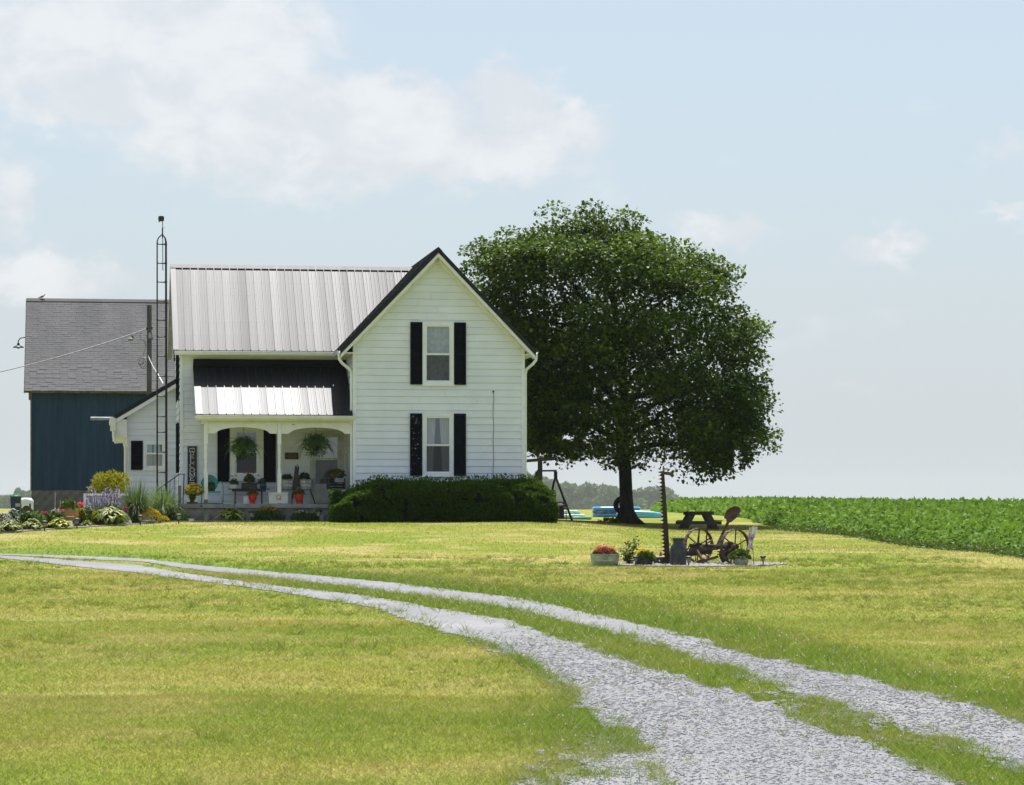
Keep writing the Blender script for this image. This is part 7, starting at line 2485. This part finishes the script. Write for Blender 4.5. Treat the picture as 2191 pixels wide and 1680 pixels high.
# rods leaning at the barn footing
for zx, ya, lab in ((525, 1125, 'grey metal rod leaning against the barn footing'), (578, 1200, 'white tipped plant stake standing before the barn footing')):
    x, y, z = on(z2(zx, 0)[0], 100.); kz_ = EYE + (HY - z2(0, ya)[1]) * 100 / F
    o = B().tube([(0, 0, -.1), (.02 if zx < 550 else 0, .02, kz_ - z)], .018, 6).build('garden_rod', 'grey_tin', None); o.location = (x, y, z)
    tag(o, lab, 'garden stake')
# path lamps of this bed
for zx, zy, lab in ((428, 1500, 'solar path lamp between the two yellow hostas'), (738, 1475, 'solar path lamp beside the golden hosta near the crate'), (722, 1466, 'shorter solar path lamp just left of another near the crate'),
                    (1347, 1440, 'solar path lamp in front of the coreopsis mound'), (1715, 1428, 'solar path lamp in front of the white edged shrub')):
    c, k = bed(zx, zy, .05)
    o = copy_tree(lamp0, c, lab); s_ = 1.25 if 'shorter' not in lab else .95
    o.scale = (s_, s_, s_)
for zx, lab, s_ in ((932, 'solar path lamp left of the orange flowered shrub under the porch', 1.45), (1750, 'white capped solar path lamp near the left end of the hedge', 1.6)):
    u, _ = pz(zx, 0, -1.0)
    x, y, _ = HW(u, -1.0)
    o = copy_tree(lamp0, (x, y, float(gz(x, y))), lab); o.scale = (s_, s_, s_)
# under the porch edge
def fpt(zx, v=-.6):
    u, _ = pz(zx, 0, v); x, y, _ = HW(u, v)
    return (x, y, float(gz(x, y)))
k = PK(-.5)
mound('dark leafy shrub with orange flower tops in front of the cooler', fpt(1135, -.55), 205 * k, .34, 185 * k, 1700, .07, 'leaf_green', ('flower_orange', 190, .045, .74), name='flowering_shrub', cat='shrub')
mound('dark green plant with a few white flowers below the right red urn', fpt(1535, -.5), 135 * k, .28, 130 * k, 800, .07, 'leaf_green', ('flower_white', 40, .05, .82), name='flowering_plant', cat='plant')
mound('low dark foliage between the porch plants and the hedge', fpt(1700, -.35), 90 * k, .2, 100 * k, 360, .07, 'leaf_green', name='ground_cover', cat='plant')
t = thing('metal_pail', 'galvanised pail with a raised handle standing under the porch edge', 'pail', fpt(383, -.5), HA)
k = PK(-.5)
B().lathe([(0, 0), (30 * k, 0), (42 * k, 84 * k), (44 * k, 88 * k), (40 * k, 86 * k), (30 * k, 10 * k)], 18, cap=False).build('pail', 'galvanised', t, smooth=True)
B().torus((4 * k, 0, 86 * k), 40 * k, 3 * k, 16, 5, 'Y', 0, 180, .55).build('bail', 'grey_tin', t)
t = thing('wash_basin', 'small white enamel basin on the pebbles by the porch corner', 'basin', fpt(200, -.6), HA)
B().lathe([(0, 0), (30 * k, 0), (37 * k, 38 * k), (35 * k, 38 * k), (28 * k, 8 * k), (0, 8 * k)], 16, cap=False).build('bowl', 'white_enamel', t, smooth=True)
t = thing('garden_spinner', 'small green ornament on a thin stake in front of the porch slab', 'ornament', fpt(318, -.4), HA)
B().tube([(0, 0, -.05), (0, 0, 180 * k)], .005, 5).build('stake', 'wire', t)
b = B()
for i in range(5): b.lathe([(0, -10 * k), (11 * k, 0), (0, 10 * k)], 8, (14 * k * math.cos(i * 1.26), 0, 192 * k + 12 * k * math.sin(i * 1.26)), cap=False)
b.build('petals', 'green_plastic', t)
t = thing('tin_tub', 'grey ribbed tin tub on the ground near the hedge', 'tub', fpt(1800, -.5), HA)
B().lathe([(0, 0), (40 * k, 0), (41 * k, 20 * k), (43 * k, 22 * k), (42 * k, 45 * k), (44 * k, 48 * k), (42 * k, 72 * k), (45 * k, 75 * k), (40 * k, 72 * k), (0, 60 * k)], 18, cap=False).build('tub', 'grey_tin', t, smooth=True)
t = thing('stone_block', 'flat pale stone block lying at the left end of the hedge', 'stone', fpt(1900, -.5), HA + .2)
B().hexa([(-.16, -.1, -.03), (.17, -.12, -.03), (.16, .12, -.03), (-.15, .1, -.03), (-.13, -.08, .16), (.14, -.09, .20), (.13, .09, .19), (-.12, .08, .15)]).build('block', 'concrete', t)

# ------------------------------------------------------------------ antenna tower, pole, wires, bird
ay = 80.6
def z1w(zx, zy, Y):
    xd, yd = zx * .47619 / 1.86947, (800 + zy * .47619) / 1.86947
    return Vector(((xd - CX) / F * Y, Y, EYE + (HY - yd) / F * Y))
a0 = on(345.5, ay)
tw_ = thing('antenna_tower', 'slim rusty lattice antenna tower rising beside the house', 'antenna tower', a0, 0)
A0 = Vector(a0)
q1 = lambda zx, zy, dy=0.: z1w(zx, zy, ay + dy) - A0
tops = [(1320, 350, 0), (1391, 350, 0), (1391, 350, .16)]
bot = [(336.2, .0), (355.2, .0), (355.2, .19)]
legs = []
for (zx, zy, dy), (xd, dyb) in zip(tops, bot):
    bt = Vector(((xd - CX) / F * ay - A0.x, dyb, -.1))
    tp = q1(zx, zy, 0); tp.y = dy
    apex = q1(1363, 285, 0); apex.y = .05
    mid = tp + Vector(((apex.x - tp.x) * .25, (apex.y - tp.y) * .25, (apex.z - tp.z) * .5))
    B().tube([bt, tp, mid, apex], [.027, .020, .018, .018], 7).build('leg', 'tower_iron', tw_, smooth='all')
    legs.append((bt, tp))
def at_z(l, z):
    q = (z - l[0].z) / (l[1].z - l[0].z)
    return l[0].lerp(l[1], q)
rungs = [q1(0, y).z for y in (372, 532, 690, 851, 1011, 1150, 1313, 1481, 1651)]
rungs += [EYE + (HY - z2(0, y)[1]) / F * ay - A0.z for y in (207, 400, 551, 742, 937, 1110)]
for z in rungs:
    P_ = [at_z(l, z) for l in legs]
    for i, j in ((0, 1), (1, 2), (2, 0)):
        a, c_ = P_[i], P_[j]
        dz = Vector((0, 0, .012))
        B().tube([a + dz * 1.6, a.lerp(c_, .15), a.lerp(c_, .85), c_ + dz * 1.6], [.032, .016, .016, .032], 5).build('rung', 'tower_iron', tw_)
m0, m1 = q1(1366, 592, 0), q1(1364, 160, 0)
m0.y = m1.y = .05
ms = B().tube([m0, m1], .011, 7).build('mast', 'tower_iron', tw_)
a, c_ = q1(1363, 318), q1(1363, 232)
B().tube([(a.x, .05, a.z), (c_.x, .05, c_.z)], .02, 7).build('mast_sleeve', 'tower_iron', tw_)
B().tube([(c_.x, .05, c_.z), (c_.x + .085, .05, c_.z)], .004, 4).build('pin', 'tower_iron', tw_)
r0 = q1(1352, 178)
b = B().lathe([(.055, 0), (.080, .015), (.086, .04), (.086, .12), (.070, .148), (.02, .155)], 12, (r0.x, .05, r0.z)); b.lathe([(.014, -.03), (.014, .01)], 8, (r0.x - .058, .05, r0.z))
b.build('rotor', 'black_iron', tw_, smooth=True)
# utility pole
uy = 99.0
u0_ = on(319, uy)
up = thing('utility_pole', 'weathered grey wooden utility pole with a lamp arm behind the addition', 'utility pole', u0_, 0)
U0 = Vector(u0_)
Z6 = lambda zx, zy, dy=0.: Vector((((480 + zx * .2381) / 1.86947 - CX) / F * (uy + dy) - U0.x, dy, EYE + (HY - (1180 + zy * .2381) / 1.86947) / F * (uy + dy) - U0.z))
tp = Z6(492, 170)
B().tube([(0, 0, -.3), (tp.x, 0, tp.z)], [.095, .086], 14).build('pole', 'pole_wood', up, smooth=True)
B().tube([Z6(430, 880, -.1), Z6(418, 800, -.12), Z6(380, 760, -.15), Z6(330, 745, -.2), Z6(235, 735, -.3)], .022, 7).build('lamp_arm', 'grey_tin', up, smooth=True)
hd_ = Z6(178, 735, -.32)
h = B().lathe([(.04, -.045), (.10, -.03), (.105, .0), (.08, .03), (.02, .035)], 14, tuple(hd_), sx=1.1).build('lamp_head', 'grey_tin', up, smooth=True)
B().lathe([(.095, -.036), (.085, -.08), (.04, -.10), (0, -.104)], 14, tuple(hd_), cap=False).build('lamp_lens', 'lamp_glass', h, smooth=True)
B().lathe([(.035, 0), (.035, .07), (.02, .075)], 8, tuple(hd_ + Vector((.07, 0, .025)))).build('photocell', 'black_plastic', h)
for zx, zy in ((450, 568), (545, 552)):
    B().lathe([(.02, -.04), (.035, -.03), (.035, .03), (.02, .04)], 8, tuple(Z6(zx, zy, -.08))).build('insulator', 'black_plastic', up)
b = B()
for (cx_, cy_2, r_) in ((500, 700, .11), (525, 720, .07), (350, 1110, .10), (375, 1140, .12), (390, 1180, .10), (345, 1135, .06)):
    b.torus(tuple(Z6(cx_, cy_2, -.12)), r_, .008, 18, 5, 'Y', random.uniform(0, 90), random.uniform(300, 420), 1.3)
b.tube([Z6(440, 1055, -.1), Z6(340, 1055, -.12)], .012, 5); b.tube([Z6(445, 1110, -.1), Z6(410, 1115, -.12), Z6(385, 1165, -.14)], .014, 5)
b.tube([Z6(425, 900, -.1), Z6(395, 1000, -.12), Z6(385, 1070, -.12)], .008, 5)
b.tube([Z6(360, 600, -.1), Z6(335, 680, -.12), Z6(350, 740, -.12), Z6(420, 770, -.1)], .009, 5)
b.build('cable_tangle', 'wire', up, stuff=True)
B().lathe([(.03, -.06), (.045, -.04), (.045, .1), (.02, .14)], 10, tuple(Z6(500, 700, -.14))).build('junction_box', 'grey_tin', up)
B().tube([Z6(310, 1140, -.15), Z6(330, 1165, -.15)], .02, 6).build('red_tip', 'logo_red', up)
B().box(-.03, .03, -.12, -.08, Z6(0, 790).z, Z6(0, 765).z).build('bracket', 'black_iron', up)
def sagwire(a, c_, sag, r_=.014, n=14):
    a = Vector(a); c_ = Vector(c_)
    return [a.lerp(c_, i / n) - Vector((0, 0, sag * 4 * (i / n) * (1 - i / n))) for i in range(n + 1)]
s = U0 + Z6(450, 568, -.08)
e = Vector(((-60 - CX) / F * 93, 93., EYE + (HY - 782) / F * 93)); e2 = s + (e - s) * 1.9
o = B().tube(sagwire(s, e2, .42), .015, 6).build('power_line', 'wire', None)
tag(o, 'twisted overhead service wire running left from the utility pole', 'wire')
s = U0 + Z6(545, 552, -.08); e = Vector(HW(UW - .02, 6.4, hz(733, UW, 6.4)))
o = B().tube(sagwire(s, e, .12), .010, 6).build('service_wire', 'wire', None)
tag(o, 'short drop wire from the utility pole to the house', 'wire')
s = U0 + Z6(470, 1010, -.1)
b = B().tube(sagwire(s, U0 + Z6(620, 1300, -7), .05), .010, 5); b.tube([U0 + Z6(610, 1285, -7), U0 + Z6(725, 1490, -11)], .020, 6)
o = b.build('conduit_wire', 'white_enamel', None)
tag(o, 'pale cable slanting from the utility pole down to the addition roof', 'wire')
# bird on the barn ridge
xb = lu(89, VBR); zb2 = zbr
c = (BX + xb * ca - VBR * sa, BY + xb * sa + VBR * ca, BZ + zbr + .03)
t = thing('bird', 'small grey dove perched on the ridge of the barn', 'bird', c, HA)
sk = B(); n, m = 10, 8; vs = []
prof = [(-.15, .010, .035), (-.09, .022, .045), (-.03, .042, .065), (.03, .048, .075), (.07, .036, .095), (.09, .028, .125), (.105, .030, .145), (.125, .024, .15), (.14, .006, .148), (.155, .003, .146)]
for (x, r_, z) in prof:
    for j in range(m):
        a = 2 * math.pi * j / m
        vs.append((x, r_ * math.cos(a), z + r_ * math.sin(a)))
sk.add(vs, [(i * m + j, i * m + (j + 1) % m, (i + 1) * m + (j + 1) % m, (i + 1) * m + j) for i in range(len(prof) - 1) for j in range(m)] + [tuple(range(m))])
sk.build('body', 'bird_grey', t, smooth='all')
for s in (-1, 1): B().tube([(.01, s * .018, .02), (.015, s * .02, -.005)], .004, 4).build('leg', 'bird_grey', t)
